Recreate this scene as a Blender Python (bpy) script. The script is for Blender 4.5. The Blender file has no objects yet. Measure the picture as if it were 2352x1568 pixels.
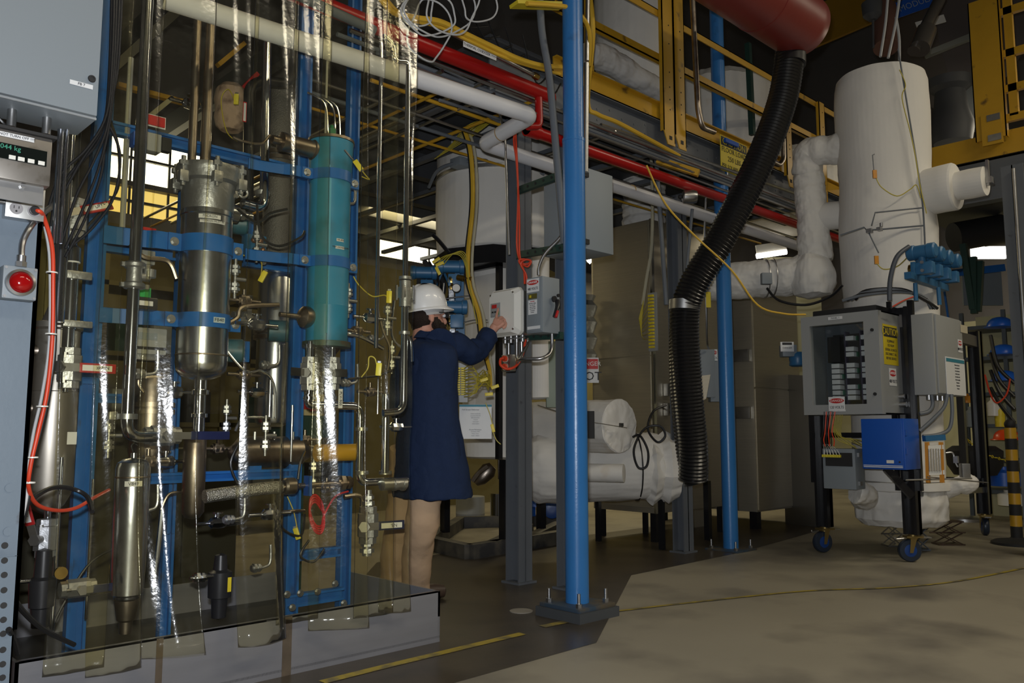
import bpy, bmesh, math, random
from mathutils import Vector, Matrix, Quaternion
random.seed(7)
SC = bpy.context.scene
COL = SC.collection
R = math.radians
# ---------------------------------------------------------------- camera
F, PITCH, H = 1907.0, R(6.17), 0.96
HEAD = R(46.26)                       # heading, counted from the +X building axis
cam_d = bpy.data.cameras.new('camera'); cam = bpy.data.objects.new('camera', cam_d); COL.objects.link(cam)
cam_d.sensor_width = 36; cam_d.lens = F / 2352 * 36; cam_d.clip_start = .05; cam_d.clip_end = 100
cam.location = (0, 0, H); cam.rotation_euler = (R(90) + PITCH, 0, HEAD - R(90))
SC.camera = cam
FW = Vector((math.cos(HEAD), math.sin(HEAD), 0)); RT = Vector((math.sin(HEAD), -math.cos(HEAD), 0)); UP = Vector((0, 0, 1))
# ---------------------------------------------------------------- world, exposure, lights
SC.view_settings.view_transform = 'Standard'; SC.view_settings.look = 'None'
SC.view_settings.gamma = 1; SC.view_settings.use_curve_mapping = False
SC.view_settings.exposure = 0.16
w = bpy.data.worlds.new('world'); SC.world = w; w.use_nodes = True
w.node_tree.nodes['Background'].inputs[0].default_value = (1, .90, .74, 1)
w.node_tree.nodes['Background'].inputs[1].default_value = .03
def light(name, kind, loc, energy, color=(1, 1, 1), rot=None, aim=None, **k):
    d = bpy.data.lights.new(name, kind); d.energy = energy; d.color = color
    for a, v in k.items(): setattr(d, a, v)
    o = bpy.data.objects.new(name, d); COL.objects.link(o); o.location = loc
    if aim is not None: o.rotation_euler = (Vector(aim) - Vector(loc)).to_track_quat('-Z', 'Y').to_euler()
    return o
flash_p = Vector((0, 0, H + .12)) - RT * .03 + FW * .02      # the flash on top of the camera, as the photograph was taken with it
light('camera_flash', 'AREA', flash_p, 70, (.93, .96, 1.0), aim=flash_p + FW + Vector((0, 0, .12)), shape='RECTANGLE', size=.06, size_y=.035)
hall = [((1.2, -1.5, 5.4), 62), ((5.5, -1.5, 5.4), 92), ((9.5, -.5, 5.4), 95), ((12.6, 2.2, 4.9), 105)]
for i, (p, e) in enumerate(hall):
    light('hall_fluorescent', 'AREA', p, e, (1, .89, .68), shape='RECTANGLE', size=2.4, size_y=.5)
for p, e in (((2.2, 6.9, 3.4), 15), ((5.6, 7.2, 3.3), 26), ((9.5, 7.4, 3.3), 50)):
    light('bay_fluorescent', 'AREA', p, e, (1, .84, .5), shape='RECTANGLE', size=1.6, size_y=.3)
# ---------------------------------------------------------------- pixel rays: a point of the place from where the photograph shows it and one known plane
def ray(px, py):
    u, v = px - 1176.0, 784.0 - py
    f = F * math.cos(PITCH) - v * math.sin(PITCH); z = F * math.sin(PITCH) + v * math.cos(PITCH)
    return FW * f + RT * u + UP * z
O = Vector((0, 0, H))
def at(px, py, Y=None, X=None, Z=None, D=None):
    d = ray(px, py)
    if Y is not None: t = Y / d.y
    elif X is not None: t = X / d.x
    elif Z is not None: t = (Z - H) / d.z
    else: t = D / d.dot(FW)
    return O + d * t
def px_m(px, py, p):                  # metres per pixel at p
    return (p - O).length / ray(px, py).length
# ---------------------------------------------------------------- materials
MATS = {}
def mat(name, col, rough=.5, metal=0, bump=0, bscale=40, var=0, vscale=6, emit=0, spec=.5, aniso=0, stretch=(1, 1, 1), dirt=None, dscale=3, dlo=.5, dhi=.7, coat=0, detail=4):
    if name in MATS: return MATS[name]
    m = bpy.data.materials.new(name); m.use_nodes = True; nt = m.node_tree; b = nt.nodes['Principled BSDF']
    c = (col[0], col[1], col[2], 1)
    b.inputs['Base Color'].default_value = c; b.inputs['Roughness'].default_value = rough; b.inputs['Metallic'].default_value = metal
    b.inputs['Specular IOR Level'].default_value = spec; b.inputs['Coat Weight'].default_value = coat
    tc = nt.nodes.new('ShaderNodeTexCoord'); mp = nt.nodes.new('ShaderNodeMapping'); nt.links.new(tc.outputs['Object'], mp.inputs[0])
    mp.inputs['Scale'].default_value = stretch
    def noise(s, d=4):
        n = nt.nodes.new('ShaderNodeTexNoise'); n.inputs['Scale'].default_value = s; n.inputs['Detail'].default_value = d
        nt.links.new(mp.outputs[0], n.inputs['Vector']); return n
    def mix(fac, a, bb):
        x = nt.nodes.new('ShaderNodeMix'); x.data_type = 'RGBA'
        nt.links.new(fac, x.inputs[0])
        for i, q in ((6, a), (7, bb)):
            if isinstance(q, tuple): x.inputs[i].default_value = q
            else: nt.links.new(q, x.inputs[i])
        return x.outputs[2]
    src = c
    if var:
        n = noise(vscale, detail); src = mix(n.outputs[0], tuple(max(0, q * (1 - var)) for q in col) + (1,), tuple(min(1, q * (1 + var)) for q in col) + (1,))
    if dirt:
        n = noise(dscale, 6); rp = nt.nodes.new('ShaderNodeMapRange'); rp.inputs[1].default_value = dlo; rp.inputs[2].default_value = dhi
        nt.links.new(n.outputs[0], rp.inputs[0]); src = mix(rp.outputs[0], src, tuple(dirt) + (1,))
    if not isinstance(src, tuple): nt.links.new(src, b.inputs['Base Color'])
    if bump:
        n = noise(bscale, 3); bp = nt.nodes.new('ShaderNodeBump'); bp.inputs['Strength'].default_value = bump; bp.inputs['Distance'].default_value = .01
        nt.links.new(n.outputs[0], bp.inputs['Height']); nt.links.new(bp.outputs[0], b.inputs['Normal'])
    if emit: b.inputs['Emission Color'].default_value = c; b.inputs['Emission Strength'].default_value = emit
    MATS[name] = m; return m
ST = mat('stainless steel', (.57, .60, .66), .25, 1, bump=.04, bscale=25, stretch=(1, 1, 1), var=.15, vscale=9)
STB = mat('polished tube steel', (.60, .63, .70), .14, 1)
STD = mat('heat stained steel', (.36, .31, .26), .38, 1, bump=.1, bscale=20, var=.35, vscale=5, dirt=(.13, .08, .05), dscale=7, dlo=.5, dhi=.75)
CAST = mat('cast steel', (.42, .43, .45), .40, .9, bump=.15, bscale=60)
SHEET = mat('brushed sheet steel', (.50, .46, .37), .46, .85, bump=.03, bscale=3, var=.12, vscale=2, stretch=(1, 1, 60))
GALV = mat('galvanised', (.5, .5, .5), .35, 1, var=.2, vscale=20)
BLUE = mat('blue strut paint', (.018, .13, .44), .35, 0, var=.25, vscale=8, dirt=(.03, .05, .09), dscale=9, dlo=.6, dhi=.78)
POLE = mat('blue column paint', (.03, .16, .42), .3, 0, bump=.06, bscale=90, var=.12, vscale=4, dirt=(.015, .04, .09), dscale=5, dlo=.62, dhi=.8)
TEAL = mat('teal exchanger paint', (.03, .235, .44), .42, 0, bump=.05, bscale=50, var=.2, vscale=4, dirt=(.02, .09, .12), dscale=4, dlo=.5, dhi=.72)
XMIT = mat('transmitter blue', (.03, .13, .27), .4, 0, var=.2, vscale=9)
WHITE = mat('white insulation cloth', (.72, .70, .66), .85, 0, bump=.35, bscale=9, var=.06, vscale=3, spec=.2)
WRAP = mat('white wrapped blanket', (.70, .68, .64), .8, 0, bump=.5, bscale=12, var=.07, vscale=4, spec=.2, dirt=(.5, .36, .2), dscale=3, dlo=.66, dhi=.9)
WPIPE = mat('white pipe jacket', (.68, .68, .70), .4, 0, bump=.05, bscale=14, var=.03)
GRAY = mat('grey enclosure paint', (.215, .245, .27), .5, 0, bump=.02, bscale=200)
GRAYL = mat('light grey enclosure', (.30, .31, .31), .45, 0, bump=.02, bscale=200)
GPOST = mat('grey steel paint', (.105, .115, .13), .5, 0, bump=.05, bscale=60, var=.12, vscale=5, dirt=(.05, .05, .055), dscale=14, dlo=.66, dhi=.75)
GBLUE = mat('blue grey post paint', (.135, .175, .22), .5, 0, bump=.04, bscale=60, var=.1, vscale=5, dirt=(.07, .07, .08), dscale=12, dlo=.66, dhi=.75)
DECK = mat('dark grey deck', (.06, .063, .068), .6, 0, var=.2, vscale=2)
BLACK = mat('black rubber', (.012, .012, .013), .38, 0)
BPAINT = mat('black frame paint', (.012, .012, .014), .25, 0, var=.3)
BFLAT = mat('black matt', (.015, .015, .016), .7, 0)
YEL = mat('yellow safety paint', (.52, .29, .018), .45, 0, bump=.04, bscale=40, var=.12, vscale=5, dirt=(.16, .09, .02), dscale=9, dlo=.64, dhi=.74)
YBRI = mat('bright yellow plastic', (.70, .55, .03), .45, 0, var=.15, vscale=20)
YCAB = mat('yellow cable', (.62, .38, .03), .5, 0, var=.1)
YWIRE = mat('thermocouple wire', (.46, .38, .04), .5)
RED = mat('red pipe paint', (.36, .007, .006), .3, 0, var=.15)
MAROON = mat('maroon duct', (.20, .028, .022), .42, 0, bump=.2, bscale=7, var=.15, vscale=3)
ORANGE = mat('orange cable', (.62, .055, .02), .4)
ORP = mat('orange plastic', (.75, .09, .01), .4)
OCH = mat('orange acrylic', (.62, .26, .03), .35)
TAGY = mat('yellow connector', (.72, .62, .05), .4)
WHT = mat('white label', (.68, .69, .70), .6)
INK = mat('black ink', (.02, .02, .025), .6)
INKW = mat('white ink', (.75, .75, .75), .6)
REDL = mat('red label', (.48, .015, .015), .5)
HANDR = mat('red handle grip', (.36, .015, .015), .4)
NAVY = mat('navy grip', (.01, .015, .06), .35)
BBOX = mat('bright blue cabinet', (.012, .085, .42), .35, 0, bump=.02, bscale=150)
WPLAS = mat('white plastic case', (.72, .71, .66), .35)
GREEN = mat('dark green strut', (.012, .045, .035), .5, 0, var=.2)
CONC = mat('cast concrete', (.27, .25, .215), .65, 0, bump=.12, bscale=14, var=.1, vscale=5, dirt=(.12, .12, .12), dscale=4, dlo=.5, dhi=.8)
TRAYM = mat('tray sheet metal', (.26, .26, .28), .42, .45, bump=.04, bscale=8, var=.15, vscale=3, stretch=(1, 1, 8))
TRAYF = mat('tray floor, oily', (.03, .032, .03), .35, .2, var=.4, vscale=6)
REDBOX = mat('red cabinet paint', (.42, .01, .012), .35)
GRIPK = mat('black plastic', (.02, .02, .022), .35)
CGRAY = mat('grey cable', (.42, .43, .44), .5)
CONDG = mat('grey conduit', (.13, .145, .165), .5)
BRASS = mat('brass', (.55, .38, .12), .3, 1)
COAT = mat('navy lab coat cloth', (.011, .022, .060), .85, 0, bump=.25, bscale=60, var=.15, vscale=30, spec=.2)
SKIN = mat('skin', (.50, .25, .18), .55, 0, bump=.05, bscale=80, var=.1, vscale=25)
HAIR = mat('dark brown hair', (.022, .013, .009), .6, 0, bump=.8, bscale=220, spec=.3)
KHAKI = mat('khaki trousers', (.52, .36, .23), .8, 0, bump=.25, bscale=30, var=.08, spec=.2)
# ---------------------------------------------------------------- mesh builder
def frame(d):
    d = Vector(d).normalized(); a = Vector((0, 0, 1)) if abs(d.z) < .95 else Vector((1, 0, 0))
    u = a.cross(d).normalized(); return u, d.cross(u).normalized(), d
class MB:
    def __init__(s): s.v = []; s.f = []
    def add(s, vs, fs):
        n = len(s.v); s.v += [Vector(q) for q in vs]; s.f += [tuple(i + n for i in f) for f in fs]; return s
    def box(s, c, z, ax=None, bev=0):
        bm = bmesh.new(); bmesh.ops.create_cube(bm, size=1); bmesh.ops.scale(bm, vec=Vector(z), verts=bm.verts)
        if bev: bmesh.ops.bevel(bm, geom=bm.edges[:], offset=bev, segments=2, affect='EDGES', profile=.6)
        M = Matrix.Identity(3)
        if ax is not None: M = Matrix([ax[0], ax[1], ax[2]]).transposed()
        c = Vector(c); bm.verts.index_update()
        s.add([c + M @ v.co for v in bm.verts], [[v.index for v in f.verts] for f in bm.faces]); bm.free(); return s
    def box2(s, a, b, bev=0):
        a = Vector(a); b = Vector(b); return s.box((a + b) / 2, [max(1e-4, abs(q)) for q in (b - a)], bev=bev)
    def bar(s, a, b, w, h=None, up=None, bev=0):     # rectangular bar from a to b
        a = Vector(a); b = Vector(b); d = (b - a); L = d.length; d.normalize()
        if up is None: u, v, _ = frame(d)
        else: u = d.cross(Vector(up)).normalized(); v = u.cross(d).normalized()
        return s.box((a + b) / 2, (w, h or w, L), (u, v, d), bev)
    def cyl(s, a, b, r, r2=None, n=20, cap=True):
        a = Vector(a); b = Vector(b); r2 = r if r2 is None else r2; u, v, d = frame(b - a)
        vs = []
        for p, q in ((a, r), (b, r2)):
            for i in range(n):
                t = 2 * math.pi * i / n; vs.append(p + (u * math.cos(t) + v * math.sin(t)) * q)
        fs = [(i, (i + 1) % n, n + (i + 1) % n, n + i) for i in range(n)]
        if cap: fs += [tuple(range(n - 1, -1, -1)), tuple(range(n, 2 * n))]
        return s.add(vs, fs)
    def lathe(s, base, prof, axis=(0, 0, 1), n=28, wob=None):     # prof: (along, radius)
        base = Vector(base); u, v, d = frame(axis); vs = []; fs = []
        for k, (z, r) in enumerate(prof):
            for i in range(n):
                t = 2 * math.pi * i / n; rr = r * (1 + (wob(t, z) if wob else 0))
                vs.append(base + d * z + (u * math.cos(t) + v * math.sin(t)) * rr)
        for k in range(len(prof) - 1):
            for i in range(n): fs.append((k * n + i, k * n + (i + 1) % n, (k + 1) * n + (i + 1) % n, (k + 1) * n + i))
        if prof[0][1] > 1e-4: fs.append(tuple(range(n - 1, -1, -1)))
        if prof[-1][1] > 1e-4: fs.append(tuple(range((len(prof) - 1) * n, len(prof) * n)))
        return s.add(vs, fs)
    def tube(s, pts, r, n=8, sub=6, smooth=True, closed=False, rf=None, cap=True):
        pts = [Vector(p) for p in pts]
        if smooth and len(pts) > 2: pts = spline(pts, sub, closed)
        N = len(pts); 
        tang = [(pts[(i + 1) % N if closed else min(i + 1, N - 1)] - pts[(i - 1) % N if closed else max(i - 1, 0)]).normalized() for i in range(N)]
        u, v, _ = frame(tang[0]); vs = []
        for i in range(N):
            t = tang[i]; u = (u - t * u.dot(t)).normalized(); v = t.cross(u); rr = rf(i / (N - 1)) * r if rf else r
            for k in range(n):
                a = 2 * math.pi * k / n; vs.append(pts[i] + (u * math.cos(a) + v * math.sin(a)) * rr)
        fs = []
        for i in range(N if closed else N - 1):
            j = (i + 1) % N
            for k in range(n): fs.append((i * n + k, i * n + (k + 1) % n, j * n + (k + 1) % n, j * n + k))
        if not closed and cap: fs += [tuple(range(n - 1, -1, -1)), tuple(range((N - 1) * n, N * n))]
        return s.add(vs, fs)
    def pipe(s, pts, r, bend=None, n=14, seg=6):     # straight runs with rounded elbows
        pts = [Vector(p) for p in pts]; bend = bend or r * 2.2; out = [pts[0]]
        for i in range(1, len(pts) - 1):
            p = pts[i]; a = (pts[i - 1] - p); b = (pts[i + 1] - p); q = min(bend, a.length * .49, b.length * .49)
            A = p + a.normalized() * q; B = p + b.normalized() * q
            for k in range(seg + 1):
                t = k / seg; out.append(A * (1 - t) ** 2 + p * 2 * t * (1 - t) + B * t * t)
        out.append(pts[-1]); return s.tube(out, r, n=n, smooth=False)
    def ball(s, c, r, n=16, sc=(1, 1, 1)):
        c = Vector(c); vs = []; m = n // 2
        for j in range(m + 1):
            t = math.pi * j / m
            for i in range(n):
                p = 2 * math.pi * i / n; vs.append(c + Vector((math.sin(t) * math.cos(p) * sc[0], math.sin(t) * math.sin(p) * sc[1], math.cos(t) * sc[2])) * r)
        fs = [(j * n + i, (j + 1) * n + i, (j + 1) * n + (i + 1) % n, j * n + (i + 1) % n) for j in range(m) for i in range(n)]
        return s.add(vs, fs)
    def prism(s, poly, ext):                          # closed 3D outline pushed along ext
        n = len(poly); poly = [Vector(p) for p in poly]; e = Vector(ext)
        return s.add(poly + [p + e for p in poly], [tuple(range(n - 1, -1, -1)), tuple(range(n, 2 * n))] + [(i, (i + 1) % n, n + (i + 1) % n, n + i) for i in range(n)])
    def hexbolt(s, c, d, r, h):
        return s.cyl(c, Vector(c) + Vector(d).normalized() * h, r, n=6)
def spline(p, sub=6, closed=False):
    out = []; N = len(p); g = (lambda i: p[i % N]) if closed else (lambda i: p[max(0, min(N - 1, i))])
    for i in range(N if closed else N - 1):
        a, b, c, d = g(i - 1), g(i), g(i + 1), g(i + 2)
        for k in range(sub):
            t = k / sub; out.append(.5 * ((2 * b) + (c - a) * t + (2 * a - 5 * b + 4 * c - d) * t * t + (3 * b - 3 * c + d - a) * t ** 3))
    if not closed: out.append(p[-1])
    return out
# ---------------------------------------------------------------- objects
def tag(o, label=None, cat=None, group=None, kind=None):
    for k, v in (('label', label), ('category', cat), ('group', group), ('kind', kind)):
        if v: o[k] = v
    return o
def wl(o):                                            # world place of an unrotated chain
    p = Vector((0, 0, 0))
    while o is not None: p = p + Vector(o.location); o = o.parent
    return p
def link(name, mb, m, parent=None, origin=None, sharp=38):
    me = bpy.data.meshes.new(name)
    org = wl(parent) if parent is not None else Vector(origin if origin is not None else (0, 0, 0))
    me.from_pydata([v - org for v in mb.v], [], mb.f)
    bm = bmesh.new(); bm.from_mesh(me)
    bmesh.ops.remove_doubles(bm, verts=bm.verts, dist=1e-6); bmesh.ops.recalc_face_normals(bm, faces=bm.faces); bm.to_mesh(me); bm.free()
    me.shade_smooth(); me.set_sharp_from_angle(angle=R(sharp))
    for q in (m if isinstance(m, (list, tuple)) else [m]): me.materials.append(q)
    o = bpy.data.objects.new(name, me); COL.objects.link(o)
    if parent is not None: o.parent = parent
    else: o.location = org
    return o
def T(name, label, cat, loc, group=None):
    o = bpy.data.objects.new(name, None); COL.objects.link(o); o.location = Vector(loc); o.empty_display_size = .03
    return tag(o, label, cat, group)
def P(name, mb, m, parent, label=None, sharp=38):
    return tag(link(name, mb, m, parent, sharp=sharp), label)
def S(name, mb, m, label, cat, group=None, sharp=38):  # a thing that is one mesh
    n = len(mb.v); c = sum(mb.v, Vector()) / n; c.z = min(v.z for v in mb.v)
    return tag(link(name, mb, m, origin=c, sharp=sharp), label, cat, group)
def ST_(name, mb, m, kind='structure'):
    return tag(link(name, mb, m), kind=kind)
def dup(o, parent=None, off=(0, 0, 0), label=None, group=None):
    c = o.copy(); COL.objects.link(c)
    if parent is None: c.location = Vector(o.location) + Vector(off)
    else: c.parent = parent
    if label: c['label'] = label
    if group: c['group'] = group
    for ch in list(o.children): dup(ch, c)
    return c
def text(parent, s, org, u, v, h, m, name='lettering', ext=.0006, wide=1, align='CENTER'):   # lettering standing on its surface: u along the line, v up
    cu = bpy.data.curves.new('t', 'FONT'); cu.body = s; cu.size = h * 1.38; cu.extrude = ext; cu.align_x = align; cu.align_y = 'CENTER'; cu.resolution_u = 2
    ob = bpy.data.objects.new('t', cu); COL.objects.link(ob); dg = bpy.context.evaluated_depsgraph_get()
    me = bpy.data.meshes.new_from_object(ob.evaluated_get(dg)); bpy.data.objects.remove(ob); bpy.data.curves.remove(cu)
    u = Vector(u).normalized(); v = Vector(v).normalized(); w_ = u.cross(v); org = Vector(org) - wl(parent)
    for q in me.vertices: q.co = org + u * q.co.x * wide + v * q.co.y + w_ * q.co.z
    me.materials.clear(); me.materials.append(m); me.name = name
    o = bpy.data.objects.new(name, me); COL.objects.link(o); o.parent = parent; return o
def panel(mb, c, u, v, w_, h, t):                    # thin plate, centre c, facing u x v
    u = Vector(u).normalized(); v = Vector(v).normalized(); return mb.box(c, (w_, h, t), (u, v, u.cross(v)))
XA = Vector((1, 0, 0)); YA = Vector((0, 1, 0)); ZA = Vector((0, 0, 1))
# ================================================================ SETTING
YW, XW, ZC = 8.5, 16.0, 9.6
fl = MB()
fl.add([(-1, -4, 0), (XW, -4, 0), (XW, YW, 0), (-1, YW, 0)], [(0, 1, 2, 3)])
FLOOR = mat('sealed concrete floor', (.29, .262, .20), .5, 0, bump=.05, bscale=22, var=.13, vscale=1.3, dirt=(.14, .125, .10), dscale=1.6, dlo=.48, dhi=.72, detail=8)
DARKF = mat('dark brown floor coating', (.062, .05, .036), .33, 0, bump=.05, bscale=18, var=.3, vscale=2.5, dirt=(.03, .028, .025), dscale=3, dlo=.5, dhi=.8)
YLINE = mat('worn yellow floor paint', (.36, .27, .03), .5, 0, dirt=(.14, .12, .06), dscale=9, dlo=.45, dhi=.6)
ST_('floor', fl, FLOOR)
g = lambda x, y, z=.0: at(x, y, Z=z)
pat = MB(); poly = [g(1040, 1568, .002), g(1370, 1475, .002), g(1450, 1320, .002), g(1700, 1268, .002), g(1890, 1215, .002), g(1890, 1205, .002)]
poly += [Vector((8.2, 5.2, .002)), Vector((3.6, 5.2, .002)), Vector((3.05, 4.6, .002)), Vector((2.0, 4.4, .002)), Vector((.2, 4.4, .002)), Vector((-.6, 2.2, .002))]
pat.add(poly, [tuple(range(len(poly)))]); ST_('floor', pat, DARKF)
def line(pts, w_, z=.004):
    mb = MB(); pts = spline([g(*p) for p in pts], 5) if len(pts) > 2 else [g(*p) for p in pts]
    vs = []
    for i, p in enumerate(pts):
        d = (pts[min(i + 1, len(pts) - 1)] - pts[max(i - 1, 0)]).normalized(); n = Vector((-d.y, d.x, 0)) * w_ / 2
        vs += [Vector((p.x, p.y, z)) + n, Vector((p.x, p.y, z)) - n]
    mb.add(vs, [(2 * i, 2 * i + 1, 2 * i + 3, 2 * i + 2) for i in range(len(pts) - 1)]); return mb
for pts, wd in (([(740, 1568), (900, 1528), (1200, 1456)], .05), ([(1245, 1440), (1400, 1408)], .05)):
    ST_('floor', line(pts, wd), YLINE)
ST_('floor', line([(1402, 1406), (1600, 1383), (1850, 1358), (2050, 1350), (2200, 1335), (2352, 1305)], .028), YLINE)
sp = MB(); c = g(1197, 1404); sp.cyl((c.x, c.y, .001), (c.x, c.y, .005), .062, n=28); ST_('floor', sp, CONC)
# walls
WALLM = mat('olive block wall', (.12, .10, .035), .8, 0, bump=.1, bscale=6, var=.1, vscale=2)
BAYM = mat('dark upper wall sheeting', (.13, .122, .12), .7, 0, var=.2, vscale=1)
LABM = mat('cream lab wall', (.50, .48, .30), .75, 0, var=.06, vscale=1)
def wallY(y, x0, x1, z0, z1, holes, m, t=.15):
    mb = MB(); xs = sorted({x0, x1} | {q for h_ in holes for q in h_[:2]}); zs = sorted({z0, z1} | {q for h_ in holes for q in h_[2:]})
    for i in range(len(xs) - 1):
        for j in range(len(zs) - 1):
            cx = (xs[i] + xs[i + 1]) / 2; cz = (zs[j] + zs[j + 1]) / 2
            if not any(h_[0] < cx < h_[1] and h_[2] < cz < h_[3] for h_ in holes): mb.box2((xs[i], y, zs[j]), (xs[i + 1], y + t, zs[j + 1]))
    return mb
a = at(238, 300, Y=YW); b = at(420, 480, Y=YW); z1 = at(330, 320, Y=YW).z; z0 = at(330, 470, Y=YW).z
c1 = at(870, 540, Y=YW); c2 = at(1000, 590, Y=YW)
wins = [(a.x - .1, b.x + .25, z0 + .22, z1 + .05), (a.x - .1, b.x + .25, z0 - .12, z0 + .17), (c1.x, c2.x + .35, z0 - .1, z1 - .05)]
d1 = at(1400, 430, Y=YW); d2 = at(1448, 430, Y=YW); wins.append((d1.x - .2, d2.x + .3, z0 + .0, z1))
ST_('wall_back', wallY(YW, -3, XW, 0, 3.0, [], WALLM) , WALLM)
ST_('wall_back', wallY(YW, -3, XW, 3.0, ZC, wins, BAYM), BAYM)
GLOWW = mat('daylit window glass', (1, .93, .70), .4, 0, emit=3.2)
GLOWY = mat('yellow daylit glass', (1, .74, .22), .4, 0, emit=.75)
for i, (x0, x1, q0, q1) in enumerate(wins):
    gl = MB().box2((x0 - .02, YW + .1, q0 - .02), (x1 + .02, YW + .12, q1 + .02)); o = ST_('window_%d' % (i + 1), gl, GLOWY if i == 1 else GLOWW)
    mbar = MB(); n = 2
    for k in range(1, n): zz = q0 + (q1 - q0) * k / n; mbar.box2((x0, YW + .03, zz - .012), (x1, YW + .07, zz + .012))
    for k in range(1, 3): xx = x0 + (x1 - x0) * k / 3; mbar.box2((xx - .01, YW + .04, q0), (xx + .01, YW + .06, q1))
    P('window_frame', mbar, DECK, o)
ST_('wall_right', MB().box2((XW, -4, 0), (XW + .15, YW, 2.9)), LABM)
ST_('wall_right', MB().box2((XW, -4, 2.9), (XW + .15, YW, ZC)), BAYM)
ce = MB()
for i in range(60): ce.box2((-1 + i * .3, -4, ZC), (-1 + i * .3 + .16, YW, ZC + .04))
ce.box2((-1, -4, ZC + .04), (XW + .2, YW, ZC + .08)); ST_('ceiling', ce, DECK)
for i in range(5):
    S('ceiling_beam', MB().box2((1.5 + i * 3, -4, ZC - .3), (1.5 + i * 3 + .12, YW - .02, ZC - .002)), DECK, 'dark steel roof beam spanning above the mezzanine', 'beam', 'roof beams')
# ================================================================ MEZZANINE, COLUMNS
YB, XD0, XD1 = 3.70, 3.35, 8.3
mz = T('mezzanine_deck', 'dark grey steel mezzanine carried on a web beam above the white tank and oven', 'mezzanine', (XD0, YB, 3.07))
P('deck_plate', MB().box2((XD0, YB, 3.42), (XD1, YW - .02, 3.45)), DECK, mz)
b = MB(); b.box2((XD0, YB, 3.08), (XD1, YB + .012, 3.32)); b.box2((XD0, YB - .05, 3.06), (XD1, YB + .07, 3.08)); b.box2((XD0, YB - .05, 3.32), (XD1, YB + .07, 3.335))
for i in range(30):
    x = 4.1 + i * .14
    for z in ((3.16, 3.24) if i % 3 else (3.13, 3.2, 3.27)): b.cyl((x, YB - .004, z), (x, YB + .001, z), .008, n=8)
P('edge_beam', b, GPOST, mz)
P('toe_plate', MB().box2((3.9, YB - .03, 3.335), (XD1, YB - .02, 3.46)).box2((3.9, YB - .06, 3.46), (XD1, YB - .02, 3.47)).box2((3.9, YB - .05, 3.325), (XD1, YB - .02, 3.335)), YEL, mz, 'yellow toe plate along the deck edge')
for i in range(6):
    y = 4.3 + i * .72
    P('joist', MB().box2((XD0, y, 3.2), (XD1, y + .02, 3.42)).box2((XD0, y - .04, 3.19), (XD1, y + .06, 3.2)), DECK, mz)
for i in range(8):
    x = 3.4 + i * .6
    P('cross_channel', MB().box2((x, YB + .06, 3.14), (x + .05, YW - .1, 3.18)), GPOST, mz)
rl = T('guard_rail', 'yellow angle iron guard rail on the mezzanine edge behind the blue columns', 'railing', (4, YB, 3.45))
P('rail', MB().box2((3.9, YB - .05, 3.80), (XD1, YB - .042, 3.86)).box2((3.9, YB - .05, 3.80), (XD1, YB - .01, 3.808)), YEL, rl)
P('rail', MB().box2((3.9, YB - .05, 4.16), (XD1, YB - .042, 4.22)).box2((3.9, YB - .05, 4.212), (XD1, YB - .01, 4.22)), YEL, rl)
def ypost(px, w_, zb, n=2, top=5.0):
    c = at(px, 300, Y=YB - .09); m = MB()
    for k in range(n):
        x0 = c.x - w_ / 2 + k * w_ / n; x1 = x0 + w_ / n * .94; y = c.y
        m.prism([(x0, y, top), (x0, y, zb + .1), (x0 + (x1 - x0) * .35, y, zb), (x1, y, zb), (x1, y, top)], (0, .008, 0))
        m.box2((x0, y, zb + .1), (x0 + .008, y + .035, top)); m.box2((x1 - .008, y, zb + .02), (x1, y + .035, top))
    o = P('post', m, YEL, rl)
    h = MB()
    for k in range(n):
        x = c.x - w_ / 2 + (k + .55) * w_ / n
        for z in (zb + .06, zb + .28, zb + .36, 3.6, 3.72, 3.95, 4.1): h.cyl((x, c.y - .002, z), (x, c.y + .001, z), .006, n=8)
        h.box2((x - .018, c.y - .002, zb + .04), (x + .018, c.y + .001, zb + .07))
    P('bolt_holes', h, BFLAT, o)
ypost(1552, .30, 3.14); ypost(1812, .11, 3.2, 1); ypost(1890, .12, 3.0, 1, 4.2); ypost(1360, .06, 3.45, 1, 4.6)
# right hand platform, its edge running along Y
X2 = 8.45
pf = T('side_platform', 'yellow framed side platform with a ladder gate beside the dark column', 'platform', (X2, 1.5, 3.2))
P('edge_beam', MB().box2((X2, -1, 3.1), (X2 + .02, 3.6, 3.5)).box2((X2 - .06, -1, 3.09), (X2 + .08, 3.6, 3.1)), GPOST, pf)
P('toe_plate', MB().box2((X2 - .03, -1, 3.5), (X2 - .02, 3.6, 3.72)), YEL, pf)
P('deck_plate', MB().box2((X2, -1, 3.48), (X2 + 4, 3.6, 3.5)), DECK, pf)
def gy(px, y, X): return at(px, y, X=X)
c = gy(2280, 335, X2 - .1); t_ = gy(2262, 10, X2 - .1)
m = MB(); m.box2((X2 - .13, c.y - .13, c.z + .06), (X2 - .12, c.y + .13, 5.0)); m.box2((X2 - .13, c.y - .13, c.z + .06), (X2 - .06, c.y - .12, 5)); m.box2((X2 - .13, c.y + .12, c.z + .06), (X2 - .06, c.y + .13, 5)); m.box2((X2 - .15, c.y - .10, c.z), (X2 - .12, c.y + .07, c.z + .3))
P('channel_post', m, YEL, pf)
for z in (c.z + .03, c.z + .22): P('splice_plate', MB().box2((X2 - .158, c.y - .09, z), (X2 - .15, c.y + .02, z + .06)), GALV, pf, 'galvanised splice plate')
for yy in (20, 118, 200, 268):
    q = gy(2330, yy, X2 - .05); P('rail', MB().box2((X2 - .08, c.y - 1.6, q.z - .04), (X2 - .03, c.y - .1, q.z + .03)), YEL, pf)
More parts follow.
